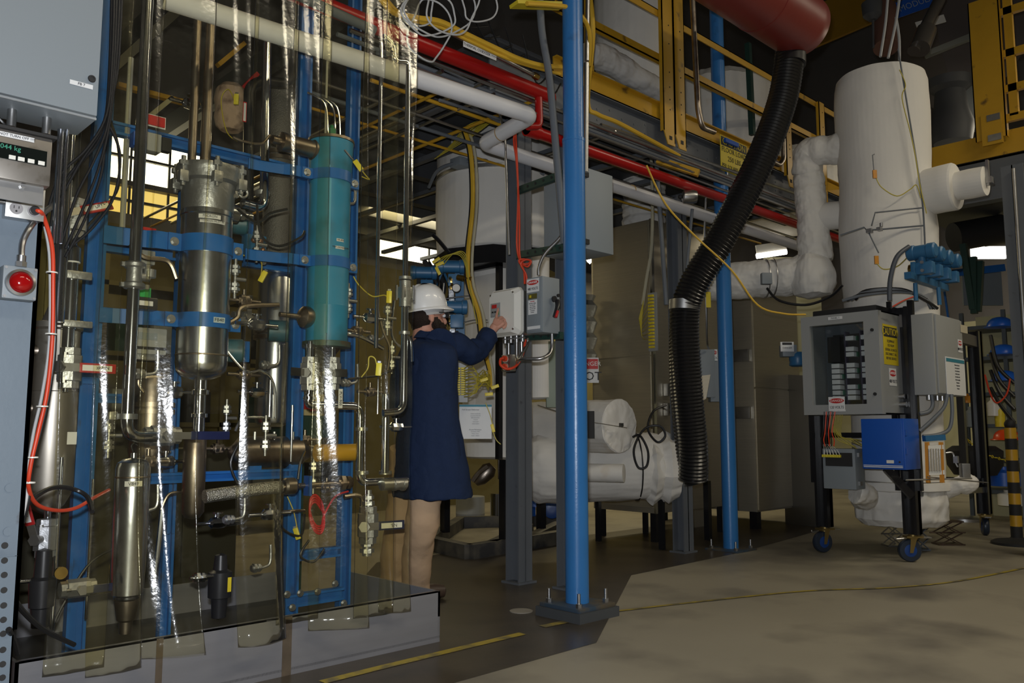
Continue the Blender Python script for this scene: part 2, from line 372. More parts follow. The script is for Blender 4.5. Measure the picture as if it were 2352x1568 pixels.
P('gate_stile', MB().box2((X2 - .08, c.y - .22, c.z + .25), (X2 - .03, c.y - .15, 5)), YEL, pf)
# bridge crane girder high at the right
cg = S('crane_girder', MB().bar(at(1840, 75, D=11.5), at(2120, -40, D=12.5), .25, .55, up=ZA), mat('ochre crane paint', (.36, .20, .015), .5, var=.1), 'ochre yellow crane girder high above the white tank', 'girder')
# H columns
def hcol(px, py, z1, label, w_=.13, dp=.13, along='Y'):
    c = at(px, py, Z=0); m = MB(); a, b_ = (w_ / 2, dp / 2)
    if along == 'Y': m.box2((c.x - a, c.y - b_, 0), (c.x + a, c.y - b_ + .01, z1)).box2((c.x - a, c.y + b_ - .01, 0), (c.x + a, c.y + b_, z1)).box2((c.x - .005, c.y - b_, 0), (c.x + .005, c.y + b_, z1))
    else: m.box2((c.x - a, c.y - b_, 0), (c.x - a + .01, c.y + b_, z1)).box2((c.x + a - .01, c.y - b_, 0), (c.x + a, c.y + b_, z1)).box2((c.x - a, c.y - .005, 0), (c.x + a, c.y + .005, z1))
    t = T('steel_column', label, 'column', (c.x, c.y, 0)); P('column_shaft', m, GPOST, t)
    P('base_plate', MB().box2((c.x - a - .02, c.y - b_ - .02, .0), (c.x + a + .02, c.y + b_ + .02, .015)), GPOST, t)
    return c
cA = hcol(1192, 1338, 3.06, 'grey steel column behind the white control box', .12, .12)
cB = hcol(1308, 1352, 3.06, 'grey steel column hidden half behind the near blue column', .11, .11)
cC = hcol(1570, 1268, 2.9, 'grey steel column behind the black flexible duct', .13, .11)
tC = MB().box2((cC.x - .16, cC.y - .1, 2.82), (cC.x + .1, cC.y - .08, 2.9))
# blue columns
def blue(px, py, z1, r, label, zj, plate=.012, psz=.15, padh=0):
    c = at(px, py, Z=padh + plate); t = T('blue_column', label, 'column', (c.x, c.y, 0))
    m = MB().cyl((c.x, c.y, padh + plate), (c.x, c.y, zj), r, n=32); P('column_shaft', m, POLE, t)
    P('upper_shaft', MB().cyl((c.x, c.y, zj), (c.x, c.y, z1), r * .93, n=32).cyl((c.x, c.y, zj - .012), (c.x, c.y, zj + .005), r * 1.03, n=32), POLE, t)
    s_ = psz; pl = MB().box2((c.x - s_, c.y - s_, padh), (c.x + s_, c.y + s_, padh + plate), bev=.002)
    P('base_plate', pl, mat('worn blue plate', (.05, .08, .12), .45, .3, dirt=(.12, .10, .07), dscale=8, dlo=.45, dhi=.6), t)
    if padh: P('grout_pad', MB().box2((c.x - s_ - .015, c.y - s_ - .015, 0), (c.x + s_ + .015, c.y + s_ + .015, padh)), mat('dark grout', (.05, .055, .06), .7), t)
    for dx in (-1, 1):
        for dy in (-1, 1):
            q = (c.x + dx * s_ * .75, c.y + dy * s_ * .75, padh + plate); b_ = P('anchor_bolt', MB().cyl(q, (q[0], q[1], q[2] + .07), .008, n=10).hexbolt(q, ZA, .017, .02), GALV, t)
    return c
p1 = blue(1326, 1382, 4.6, .062, 'near blue round column with a bolted square base', 2.57, .02, .14, .05)
p2 = blue(1679, 1258, 4.9, .062, 'far blue round column behind the black flexible duct', 3.42, .015, .15, .0)
# bracket on the far column
br = S('pipe_bracket', MB().bar(at(1562, 357, Y=p2.y), at(1640, 352, Y=p2.y), .05, .06, up=ZA), YEL, 'yellow bracket arm bolted to the far blue column', 'bracket')
# caution sign hanging on the beam
def sign(name, label, cat, c, u, v, w_, h, body, parts, th=.004):
    u = Vector(u).normalized(); v = Vector(v).normalized(); n_ = u.cross(v); c = Vector(c)
    t = T(name, label, cat, c - v * h / 2); P('plate', panel(MB(), c, u, v, w_, h, th), body, t)
    for q in parts:
        if q[0] == 'box': P('print_block', panel(MB(), c + u * q[1] + v * q[2] + n_ * (th / 2 + .0006), u, v, q[3], q[4], .0008), q[5], t)
        else: text(t, q[5], c + u * q[1] + v * q[2] + n_ * (th / 2 + .0012), u, v, q[3], q[4], wide=q[6] if len(q) > 6 else 1)
    return t
SGY = mat('sign yellow', (.60, .47, .02), .5)
c = at(1686, 362, Y=YB - .07)
sign('caution_sign', 'yellow sign reading CAUTION FLOOR LOAD 250 LBS PER SQUARE FOOT on the mezzanine beam', 'sign', c, XA, ZA, .42, .30, SGY,
     [('box', 0, .105, .40, .075, INK), ('t', 0, .105, .058, SGY, 'CAUTION'), ('t', 0, .035, .045, INK, 'FLOOR LOAD'), ('t', 0, -.035, .045, INK, '250 LBS'), ('t', 0, -.105, .036, INK, 'PER SQUARE FOOT', .9)])
for px, py in ((1679, 328), (1775, 372)):
    c = at(px, py, Y=YB - .08); S('clamp_strap', MB().box(c, (.2, .03, .035)), BBOX, 'small bright blue clamp bar on the mezzanine edge beside the caution sign' if px < 1700 else 'small bright blue clamp bar right of the black duct', 'clamp')
# ================================================================ BIG PIPES OVERHEAD
yw = 3.30
w1 = T('white_pipe', 'white jacketed pipe with two elbows running under the mezzanine past both columns', 'pipe', at(1225, 265, Y=yw))
k1 = at(370, -8, Y=yw); k2 = at(1222, 266, Y=yw); k3 = at(1110, 330, Z=k2.z - .02); k4 = at(1835, 588, Y=k3.y)
dz = Vector((k3.x, k3.y, k2.z)); r_ = .046
P('pipe_run', MB().pipe([k1, k2, k3, k3 + XA * 4.4 + ZA * (-.02)], r_, bend=.06, n=20), WPIPE, w1)
for px, py, a in ((1137, 311, k2), (1450, 447, None), (1830, 590, None)):
    if a is not None: q = k3 + (k2 - k3) * .38; d = (k2 - k3).normalized()
    else: q = at(px, py, Y=k3.y); q.z = k3.z; d = XA
    P('joint_band', MB().cyl(q - d * .004, q + d * .004, r_ * 1.02, n=20), mat('tan tape', (.42, .28, .12), .6), w1)
yr = 3.45
ra = at(640, -30, Y=yr); rb = at(1262, 222, Y=yr)
rp = T('red_pipe', 'red fire main running along under the mezzanine, stepping down near the blue column', 'pipe', rb)
zz = at(1215, 298, Y=yr).z
P('pipe_run', MB().pipe([ra - XA * .5, Vector((rb.x, yr, (ra.z + rb.z) / 2)), Vector((rb.x, yr, rb.z - .02))], .042, n=18), RED, rp)
P('pipe_run', MB().pipe([at(1237, 225, Y=yr), at(1239, 290, Y=yr), at(1212, 290, Y=yr)], .024, bend=.04, n=16), RED, rp)
rl0 = at(1210, 296, Y=yr + .1); P('pipe_run', MB().cyl(rl0, rl0 + XA * 4.7, .037, n=18), RED, rp)
P('coupling', MB().cyl(rl0, rl0 + XA * .1, .045, n=18), RED, rp)
sr = at(700, 0, Y=3.36); S('conduit_run', MB().cyl(at(620, -40, Y=3.38), at(860, 70, Y=3.38), .024, n=14), CONDG, 'grey conduit just below the red fire main at top left', 'conduit')
# small conduits and tube bundle under the red main
runs = [(3.5, 3.0, .012), (3.55, 2.96, .009), (3.6, 2.93, .009), (3.62, 3.02, .012), (3.45, 2.9, .008), (3.9, 2.98, .012), (4.05, 2.94, .01), (4.3, 2.98, .013), (4.6, 3.02, .01)]
for i, (y, z, r) in enumerate(runs):
    S('conduit_run', MB().cyl((2.2 + .2 * (i % 3), y, z), (8.2, y, z), r, n=8), [GALV, CONDG, YEL][i % 3 if i > 4 else i % 2], 'thin conduit in the bundle running lengthwise under the mezzanine', 'conduit', 'thin conduits under the mezzanine')
for i, (x, z, r) in enumerate([(2.85, 3.0, .012), (2.95, 2.95, .01), (3.15, 3.02, .014), (3.25, 2.98, .01), (3.6, 3.04, .012), (4.4, 3.04, .01)]):
    S('conduit_run', MB().cyl((x, 3.55, z), (x, 8.2, z), r, n=8), [GALV, YEL, GALV][i % 3], 'thin conduit running crosswise under the mezzanine towards the back wall', 'conduit', 'crosswise conduits under the mezzanine')
for px0, py0, px1, py1 in ((940, 160, 1180, 300), (960, 130, 1210, 250), (1010, 230, 1200, 290)):
    S('conduit_run', MB().cyl(at(px0, py0, Y=3.62), at(px1, py1, Y=3.95), .01, n=8), CONDG, 'grey conduit slanting under the mezzanine beside the white pipe', 'conduit', 'slanting grey conduits')
# yellow conduit under the edge beam
q0 = at(1352, 240, Y=3.6); q1 = at(1420, 292, Y=3.6)
S('yellow_conduit', MB().tube([at(1355, -10, Y=3.3), at(1362, 80, Y=3.32), at(1350, 235, Y=3.6), at(1372, 262, Y=3.6), at(1420, 282, Y=3.6), at(1500, 325, Y=3.6), at(1560, 358, Y=3.6)], .016, n=8), YCAB, 'yellow cable bundle dropping behind the near blue column then following the beam', 'cable')
S('conduit_run', MB().cyl(at(1380, 287, Y=3.62), at(1900, 470, Y=3.62), .014, n=8), GALV, 'galvanised conduit under the mezzanine edge beam', 'conduit')
S('cable_bundle', MB().tube([at(870, -10, Y=3.15), at(905, 28, Y=3.15), at(960, 42, Y=3.18), at(1010, 50, Y=3.2), at(1068, 78, Y=3.25), at(1140, 112, Y=3.3), at(1190, 135, Y=3.3), at(1240, 150, Y=3.3), at(1288, 154, Y=3.35)], .016, n=8), YCAB, 'thick yellow cable bundle swinging above the red fire main', 'cable')
S('cable_bundle', MB().tube([at(880, -10, Y=3.2), at(930, 40, Y=3.2), at(1010, 62, Y=3.22), at(1080, 95, Y=3.27), at(1180, 140, Y=3.32), at(1286, 170, Y=3.37)], .010, n=8), YCAB, 'thin yellow cable just under the thick yellow bundle', 'cable')
S('yellow_cable', MB().tube([at(1210, 8, Y=3.0), at(1270, 12, Y=3.0), at(1312, 20, Y=3.0), at(1345, 50, Y=3.05), at(1355, 90, Y=3.1), at(1352, 150, Y=3.2)], .013, n=8), YCAB, 'yellow cable curving round the top of the near blue column', 'cable')
S('yellow_plate', MB().bar(at(1180, 10, Y=3.25), at(1292, 14, Y=3.2), .08, .02, up=ZA), YBRI, 'bright yellow plate beside the top of the near blue column', 'plate')
th = T('thermal_oxidizer_line', 'small steel tube with a white THERMAL OXIDIZER flow label', 'pipe', at(1100, 112, Y=3.42))
ta, tb = at(1010, 62, Y=3.42), at(1225, 172, Y=3.42); P('tube', MB().cyl(ta, tb, .014, n=12), GALV, th); P('end_fitting', MB().cyl(tb, tb + (tb - ta).normalized() * .04, .02, n=6), BRASS, th, 'brass end fitting')
la, lb = at(1064, 100, Y=3.4), at(1140, 133, Y=3.4); u = (lb - la).normalized(); v = (-YA).cross(u) * -1; v = v if v.z > 0 else -v
lab = P('flow_label', panel(MB(), (la + lb) / 2, u, v, (lb - la).length, .034, .001), WHT, th, 'white flow label'); text(lab, 'THERMAL OXIDIZER >>>', (la + lb) / 2 - YA * .001, u, v, .016, INK)
# data cable coils
for i, (cx, cy, rx, ry, yy) in enumerate([(985, 30, 58, 52, 3.0), (1010, 20, 75, 65, 3.02), (985, 70, 45, 72, 3.04), (1040, 0, 60, 80, 3.0), (960, 0, 40, 60, 3.05), (1100, -10, 45, 60, 3.03)]):
    pts = [at(cx + rx * math.cos(t / 12 * 2 * math.pi) + 8 * math.sin(t * 1.7 + i), cy + ry * math.sin(t / 12 * 2 * math.pi), Y=yy + .02 * math.sin(t)) for t in range(12)]
    S('coiled_data_cable', MB().tube(pts, .0045, n=6, sub=5, closed=True), CGRAY, 'loop of grey data cable hanging above the red fire main', 'cable', 'grey data cable loops at the top')
for i in range(7):
    a = at(1000 + i * 40, -10 + 18 * i, Y=3.5); b = at(1120 + i * 28, 60 + i * 22, Y=3.6)
    S('black_cable', MB().tube([a, (a + b) / 2 - ZA * (.08 + .02 * i), b], .005, n=6), BLACK, 'thin black cable sagging under the mezzanine', 'cable', 'black cables sagging overhead')
# grey conduits by the near blue column
S('grey_conduit', MB().pipe([at(1240, -10, D=4.7), at(1243, 70, D=4.7), at(1262, 170, D=4.72), at(1296, 560, D=4.75)], .022, bend=.15, n=16), CONDG, 'thick grey conduit slanting down left of the near blue column', 'conduit')
S('galvanised_conduit', MB().cyl(at(1347, 145, D=4.75), at(1345, 395, D=4.75), .016, n=14).cyl(at(1348, 140, D=4.75), at(1350, -10, D=4.75), .013, n=14), GALV, 'galvanised conduit on the right of the near blue column', 'conduit')
# maroon duct and black flexible hose
mc = at(1842, 62, D=6.0); md = T('maroon_duct', 'large maroon exhaust duct ending above the white tank', 'duct', mc)
P('duct_shell', MB().lathe(mc - XA * 3.5, [(0, .235), (3.4, .235), (3.5, .225), (3.53, .20), (3.54, 0)], axis=XA, n=40), MAROON, md)
P('outlet_collar', MB().cyl(at(1817, 118, D=6.0) + ZA * .02, at(1817, 150, D=5.98), .108, n=32), BLACK, md, 'black outlet collar')
P('seam', MB().cyl(mc - XA * .62, mc - XA * .6, .238, n=40), MAROON, md)
def corrug(pts, r, pitch=.026, n=22):
    P_ = spline([Vector(p) for p in pts], 24); out = [P_[0]]; acc = 0; L = [0]
    for i in range(1, len(P_)): L.append(L[-1] + (P_[i] - P_[i - 1]).length)
    N = int(L[-1] / pitch) * 4; q = []
    j = 0
    for k in range(N + 1):
        s_ = L[-1] * k / N
        while j < len(L) - 2 and L[j + 1] < s_: j += 1
        t = (s_ - L[j]) / max(1e-6, L[j + 1] - L[j]); q.append(P_[j].lerp(P_[j + 1], t))
    return MB().tube(q, r, n=n, smooth=False, rf=lambda t: 1 + .05 * math.cos(2 * math.pi * t * N / 4))
HOSE = mat('glossy black hose', (.012, .012, .013), .28)
fh = T('flexible_hose', 'black corrugated exhaust hose hanging from the maroon duct in front of the far blue column', 'hose', at(1590, 1100, D=6.15))
P('hose', corrug([at(1815, 120, D=6.0), at(1797, 230, D=5.98), at(1745, 370, D=5.95), at(1660, 540, D=5.95), at(1590, 660, D=6.0), at(1572, 740, D=6.05), at(1580, 900, D=6.1), at(1592, 1030, D=6.15), at(1592, 1100, D=6.2)], .105), HOSE, fh)
P('hose_tail', corrug([at(1562, 700, D=6.2), at(1560, 850, D=6.22), at(1570, 980, D=6.25), at(1580, 1060, D=6.28), at(1594, 1108, D=6.3)], .075), HOSE, fh)
P('hose_clamp', MB().cyl(at(1572, 690, D=6.03), at(1571, 712, D=6.03), .112, n=24), GALV, fh, 'metal hose clamp at the bend')
# ================================================================ WHITE VESSELS AND OVEN (middle)
def soft(amp, n1, n2, seed=0):
    return lambda t, z: amp * (math.sin(n1 * t + seed + z * 5) * .5 + math.sin(n2 * t - z * 9 + seed * 2) * .3 + math.sin(z * 23 + t * 2) * .3)
tc = Vector((4.62, 5.02, 0))
rv = T('reformer_tank', 'tall white insulated tank on a black stand behind the worker', 'tank', tc)
P('upper_shell', MB().lathe(tc, [(2.38, .44), (2.42, .49), (2.6, .505), (3.0, .50), (3.3, .49), (3.38, .44), (3.39, 0)], n=48, wob=soft(.012, 9, 23)), WHITE, rv)
P('lower_shell', MB().lathe(tc, [(.74, .2), (.76, .27), (1.2, .275), (2.3, .27), (2.38, .22)], n=40, wob=soft(.01, 5, 13)), WHITE, rv)
P('support_ring', MB().lathe(tc, [(2.26, .3), (2.26, .52), (2.40, .52), (2.40, .3)], n=8), BPAINT, rv, 'black support ring')
for p, z1 in ((at(1022, 1222, Z=.1), .42), (at(1243, 1215, Z=.1), .42), (at(1158, 1240, Z=.1), 2.3), (tc + Vector((.45, .3, 0)), 2.3)):
    P('leg', MB().bar((p.x, p.y, .1), (p.x, p.y, z1), .06), BPAINT, rv)
P('band', MB().cyl(tc + ZA * 3.02, tc + ZA * 3.05, .512, n=48), GALV, rv, 'steel band')
fb = MB(); c = tc
outer = [at(980, 1250, Z=.12), at(1078, 1262, Z=.12), at(1215, 1240, Z=.12), at(1290, 1232, Z=.12)]
for a, b_ in ((at(985, 1262, Z=0), at(1078, 1284, Z=0)), (at(1078, 1284, Z=0), at(1300, 1245, Z=0)), (at(985, 1262, Z=0), at(1060, 1210, Z=0)), (at(1060, 1212, Z=0), at(1320, 1205, Z=0)), (at(1130, 1275, Z=0), at(1215, 1230, Z=0)), (at(1215, 1260, Z=0), at(1320, 1205, Z=0))):
    fb.bar(a + ZA * .055, b_ + ZA * .055, .09, .11, up=ZA, bev=.004)
P('skid_base', fb, mat('dusty black steel', (.03, .03, .032), .6, dirt=(.10, .09, .07), dscale=5, dlo=.45, dhi=.65), rv, 'dusty black skid base')
P('access_panel', MB().box(tc + Vector((-.26, -.16, 1.55)), (.02, .30, 1.3), bev=.005), WHITE, rv)
P('panel_frame', MB().box2((tc.x - .30, tc.y - .36, .75), (tc.x - .26, tc.y - .32, 2.28)).box2((tc.x - .30, tc.y - .36, 2.24), (tc.x - .26, tc.y + .1, 2.28)), BPAINT, rv)
P('junction_box', MB().box(at(1058, 375, D=6.35), (.12, .12, .07), bev=.005), GRAY, rv, 'small grey junction box on the tank shell')
P('flexible_conduit', MB().tube([at(985, 430, D=6.55), at(1005, 392, D=6.4), at(1045, 375, D=6.33), at(1110, 368, D=6.33), at(1160, 378, D=6.4), at(1250, 400, D=6.5)], .014, n=8), CONDG, rv, 'grey flexible conduit round the tank')
P('gauge_handle', MB().tube([at(995, 540, D=6.4), at(1010, 555, D=6.38), at(1032, 582, D=6.35)], .016, n=8), BPAINT, rv)
# legs and drums below the tank
def drum(px, py, D, r, h, m, label):
    c = at(px, py, Z=0); S('steel_drum', MB().lathe((c.x, c.y, 0), [(0, r * .98), (.01, r), (h * .33, r), (h * .35, r * 1.02), (h * .37, r), (h, r), (h + .01, r * .97), (h + .012, 0)], n=32), m, label, 'drum')
drum(1150, 1208, 7, .105, .32, STB, 'polished steel drum standing behind the grey column')
drum(1080, 1198, 7, .155, .26, GRAYL, 'light grey round wheeled drum behind the skid base')
# oven
ox, oy = 5.96, 4.42
ov = T('stainless_oven', 'tall brushed stainless oven behind the horizontal white vessel', 'oven', (ox + .4, oy + .4, 0))
P('cabinet_body', MB().box2((ox, oy, .25), (ox + 1.2, 5.13, 2.86), bev=.004), SHEET, ov)
P('door_panel', MB().box2((ox - .012, oy + .03, .3), (ox, 5.1, 1.62)), SHEET, ov)
P('door_panel', MB().box2((ox - .012, oy + .03, 1.635), (ox, 5.1, 2.85)), SHEET, ov)
P('corner_trim', MB().box2((ox - .016, oy - .012, .25), (ox + .02, oy + .01, 2.86)), STB, ov)
for x, y in ((ox + .05, oy + .05), (ox + 1.1, oy + .05), (ox + .05, 5.08)): P('leg', MB().box2((x - .03, y - .03, 0), (x + .03, y + .03, .26)), BPAINT, ov)
ts = T('thermocouple_strip', 'grey connector strip of yellow thermocouple jacks on the oven side', 'panel', at(1500, 740, X=ox - .03))
c0 = at(1497, 672, X=ox - .03); c1 = at(1500, 806, X=ox - .03)
P('backing_plate', MB().box2((ox - .03, c1.y - .045, c1.z), (ox - .016, c0.y + .045, c0.z)), GRAYL, ts)
for i in range(16):
    z = c0.z - .03 - (c0.z - c1.z - .05) * i / 15.5; P('yellow_jack', MB().box2((ox - .055, c1.y - .022, z - .010), (ox - .03, c1.y + .03, z + .010), bev=.002), YBRI, ts)
P('cable_sheath', MB().tube([at(1493, 300, D=7.0), at(1498, 430, D=7.0), at(1497, 560, D=7.0), at(1485, 640, D=7.0), at(1476, 700, D=7.0)], .014, n=8), mat('beige cable', (.45, .42, .30), .6), ts)
for i in range(7):
    e = Vector((ox - .06, c1.y, c0.z - .05 - i * .06)); P('thin_wire', MB().tube([at(1478, 690, D=6.95), at(1468 + i, 735 + i * 6, D=6.9), e], .0028, n=5), YWIRE, ts)
# second cabinet group
cx, cy = 7.47, 4.32
ov2 = T('stainless_cabinet', 'low-footed brushed stainless cabinet behind the far blue column', 'cabinet', (cx + .4, cy + .4, 0))
P('cabinet_body', MB().box2((cx, cy, .17), (cx + .95, 5.6, 2.66), bev=.004), SHEET, ov2)
P('side_panel', MB().box2((cx + .02, cy - .01, .19), (cx + .93, cy, 1.38)), SHEET, ov2); P('side_panel', MB().box2((cx + .02, cy - .01, 1.4), (cx + .93, cy, 2.62)), SHEET, ov2)
for zz in (at(1690, 818, X=cx).z, at(1690, 948, X=cx).z): P('hinge_block', MB().box2((cx - .05, cy + .02, zz - .06), (cx, 5.0, zz + .06), bev=.006), GALV, ov2, 'galvanised cross bar')
for x, y in ((cx + .06, cy + .06), (cx + .89, cy + .06), (cx + .06, 5.5)): P('leg', MB().box2((x - .04, y - .04, 0), (x + .04, y + .04, .18)), BPAINT, ov2)
a = at(1812, 1203, Z=0); bq = at(1890, 1212, Z=0)
S('sheet_metal_screen', MB().prism([a, bq, Vector((bq.x, bq.y, 1.52)), Vector((a.x, a.y, 1.56))], (.02, .05, 0)), mat('dull grey sheet', (.22, .215, .21), .38, .9, var=.12, vscale=3), 'upright dull grey sheet metal screen left of the control panel', 'screen')
# panels between the two cabinets
S('wall_panel', MB().box2((7.17, 4.85, .0), (7.46, 4.9, 2.55)), SHEET, 'brownish metal panel in the gap between the oven and the cabinet', 'panel')
# horizontal vessel
va, vb = Vector((4.78, 4.78, .66)), Vector((5.58, 4.12, .68)); d = (vb - va).normalized(); Lh = (vb - va).length
hv = T('horizontal_vessel', 'fat white insulated vessel lying on black legs behind the near blue column', 'vessel', va.lerp(vb, .5) - ZA * .66)
P('shell', MB().lathe(va, [(-.09, 0), (-.08, .12), (-.02, .23), (.06, .275), (.3, .28), (Lh * .8, .272), (Lh, .26), (Lh + .03, .2), (Lh + .04, 0)], axis=d, n=40, wob=soft(.014, 6, 15)), WRAP, hv)
P('loose_blanket', MB().lathe(vb - d * .12 - ZA * .02, [(0, .24), (.05, .29), (.12, .25), (.18, .28), (.26, .24), (.3, .1)], axis=d, n=30, wob=soft(.09, 7, 11, 2)), WRAP, hv, 'crumpled loose blanket end')
P('strap', MB().cyl(va + d * (Lh * .82), va + d * (Lh * .83), .278, n=40), BLACK, hv)
for px, py in ((1375, 1243), (1483, 1226), (1521, 1262), (1238, 1215)):
    c = at(px, py, Z=0); P('leg', MB().box2((c.x - .02, c.y - .02, 0), (c.x + .02, c.y + .02, .5)), BPAINT, hv)
c = at(1627, 1240, Z=0); S('stand_leg', MB().box2((c.x - .025, c.y - .025, 0), (c.x + .025, c.y + .025, .52)), BPAINT, 'short black square stand post left of the far blue column', 'post')
e = at(1425, 978, D=6.35); uv = T('insulated_nozzle', 'white insulated cylinder with a flat end cap resting above the horizontal vessel', 'vessel', e)
P('shell', MB().lathe(e, [(0, .0), (.001, .19), (.012, .205), (.5, .205), (.92, .2), (.95, 0)], axis=YA, n=36, wob=soft(.01, 5, 9, 3)), WRAP, uv)
P('end_cap', MB().lathe(e - YA * .012, [(0, 0), (.002, .15), (.014, .2)], axis=YA, n=36, wob=soft(.02, 7, 11)), WRAP, uv)
P('clamp_rod', MB().cyl(at(1365, 970, D=6.2), at(1440, 982, D=6.2), .004, n=6).box(at(1427, 976, D=6.2), (.03, .02, .03)).cyl(at(1235, 930, D=6.3), at(1290, 948, D=6.2), .004, n=6), GALV, uv)
P('small_stub', MB().lathe(at(1330, 1085, D=6.5), [(0, .07), (.35, .07), (.36, 0)], axis=(RT * .9 - FW * .3), n=24), WRAP, uv)
S('black_strap_clamp', MB().box(at(1357, 975, D=6.15), (.05, .05, .2), (RT, FW, ZA)), BFLAT, 'black clamp block between the near blue column and the insulated cylinder', 'clamp')
pc = [at(1530, 930, D=6.5), at(1500, 945, D=6.45), at(1488, 985, D=6.4), at(1510, 1015, D=6.4), at(1528, 1000, D=6.4), at(1515, 978, D=6.4), at(1480, 985, D=6.4), at(1456, 1030, D=6.35), at(1465, 1072, D=6.35), at(1485, 1070, D=6.35), at(1488, 1035, D=6.35), at(1470, 1000, D=6.35), at(1454, 1003, D=6.3)]
S('power_cord', MB().tube(pc, .009, n=8), BLACK, 'black power cord looped on the oven side', 'cord')
for py, h_ in ((890, 'upper'), (935, 'lower')):
    c = at(1535, py + 5, Y=oy - .03); t = T('outlet_box', '%s small galvanised outlet box on the oven corner' % h_, 'outlet', c - ZA * .05)
    P('box', MB().box(c, (.08, .05, .11), bev=.004), GALV, t); P('plug_face', MB().cyl(c - YA * .026 + ZA * .02, c - YA * .03 + ZA * .02, .018).cyl(c - YA * .026 - ZA * .025, c - YA * .03 - ZA * .025, .018), BFLAT, t)
# insulated duct to the right tank
D0 = 7.15
dk = T('insulated_duct', 'white wrapped duct running from the cabinets and turning up beside the tall tank', 'duct', at(1860, 690, D=D0))
path = [at(1625, 650, D=7.5), at(1750, 640, D=7.3), at(1872, 622, D=7.1), at(1868, 560, D=7.1), at(1858, 365, D=7.1), at(1945, 343, D=6.9)]
P('lower_run', MB().tube([path[0], path[1], at(1845, 628, D=7.15), at(1880, 600, D=7.1)], .165, n=28, sub=14, rf=lambda t: 1 + .03 * math.sin(t * 40)), WRAP, dk)
P('elbow', MB().lathe(at(1866, 640, D=7.08), [(-.17, .05), (-.14, .15), (-.05, .19), (.05, .185), (.14, .16), (.2, .12)], n=30, wob=soft(.06, 4, 7)), WRAP, dk)
P('riser', MB().tube([at(1874, 600, D=7.1), at(1864, 480, D=7.1), at(1854, 375, D=7.1)], .118, n=28, sub=30, rf=lambda t: 1 + .06 * abs(math.sin(t * 22)) + .18 * (1 - t)), WRAP, dk)
P('top_elbow', MB().tube([at(1853, 400, D=7.1), at(1858, 352, D=7.05), at(1900, 345, D=6.95), at(1955, 338, D=6.85)], .125, n=24, sub=10, rf=lambda t: 1 + .05 * math.sin(t * 25)), WRAP, dk)
P('riser_branch', MB().cyl(at(1868, 500, D=7.1), at(1965, 490, D=6.9), .12, n=24), WRAP, dk)
P('junction_box', MB().box(at(1760, 640, D=7.05), (.09, .06, .1), (RT, FW, ZA), bev=.01), GRAY, dk, 'small dark grey junction box clamped to the duct')
P('clamp_band', MB().cyl(at(1755, 640, D=7.28), at(1757, 640, D=7.28), .178, n=28).cyl(at(1771, 638, D=7.26), at(1773, 638, D=7.26), .178, n=28), GALV, dk)
S('black_cable', MB().tube([at(1762, 662, D=7), at(1790, 690, D=6.9), at(1850, 700, D=6.8), at(1905, 682, D=6.7), at(1935, 655, D=6.6)], .011, n=8), BLACK, 'black cable drooping from the duct junction box to the tall tank', 'cable')
S('yellow_wire', MB().tube([at(1485, 380, D=5.6), at(1530, 470, D=5.6), at(1600, 545, D=5.7), at(1680, 620, D=5.75), at(1740, 700, D=5.8), at(1800, 720, D=5.9), at(1850, 722, D=6.0)], .007, n=6), YCAB, 'long yellow cable sagging in front of the blue column to the control panel', 'cable')
# tanks on the mezzanine
def mtank(px0, px1, Y, z0, z1, label):
    a, b_ = at(px0, 100, Y=Y), at(px1, 100, Y=Y); r = (b_ - a).length * .42
    S('mezzanine_tank', MB().lathe((a.x / 2 + b_.x / 2, Y + r * .2, z0), [(0, r * .8), (.05, r), (z1 - z0 - .1, r), (z1 - z0, r * .8), (z1 - z0, 0)], n=32, wob=soft(.02, 5, 9, px0)), WRAP, label, 'tank')
mtank(1405, 1528, 4.5, 3.46, 5.3, 'white blanketed tank on the mezzanine left of the yellow double post')
mtank(1590, 1735, 4.6, 3.46, 4.7, 'white blanketed tank on the mezzanine behind the far blue column')
mtank(1745, 1870, 4.8, 3.46, 4.35, 'rounded white tank on the mezzanine behind the black hose')
S('mezzanine_pipe', MB().tube([at(1350, 125, Y=4.0), at(1400, 140, Y=4.0), at(1470, 185, Y=4.0), at(1530, 215, Y=4.0)], .10, n=18), WRAP, 'white insulated pipe lying on the mezzanine deck behind the toe plate', 'pipe')
S('rusty_drop_pipe', MB().pipe([at(1590, -10, Y=3.5), at(1603, 250, Y=3.5), at(1612, 292, Y=3.5), at(1640, 303, Y=3.55)], .022, bend=.05, n=16), STD, 'stained steel drop pipe with an elbow left of the far blue column', 'pipe')
S('rusty_drop_pipe', MB().pipe([at(1797, 260, Y=3.6), at(1800, 365, Y=3.6), at(1790, 380, Y=3.6), at(1775, 372, Y=3.6)], .022, bend=.04, n=16), STD, 'stained steel drop pipe with flange right of the black hose', 'pipe')
S('green_post', MB().bar(at(1718, 100, Y=4.1), at(1728, 310, Y=4.1), .05), GREEN, 'dark green strut post on the mezzanine behind the rails', 'post')
# wrapped column left of the oven
c = at(1478, 450, D=8.0); S('wrapped_column', MB().lathe((c.x, c.y, 2.87), [(k * .03, .2 + .018 * abs(math.sin(k * 1.05))) for k in range(20)], n=28), WRAP, 'ribbed white wrapped riser above the stainless oven', 'duct')
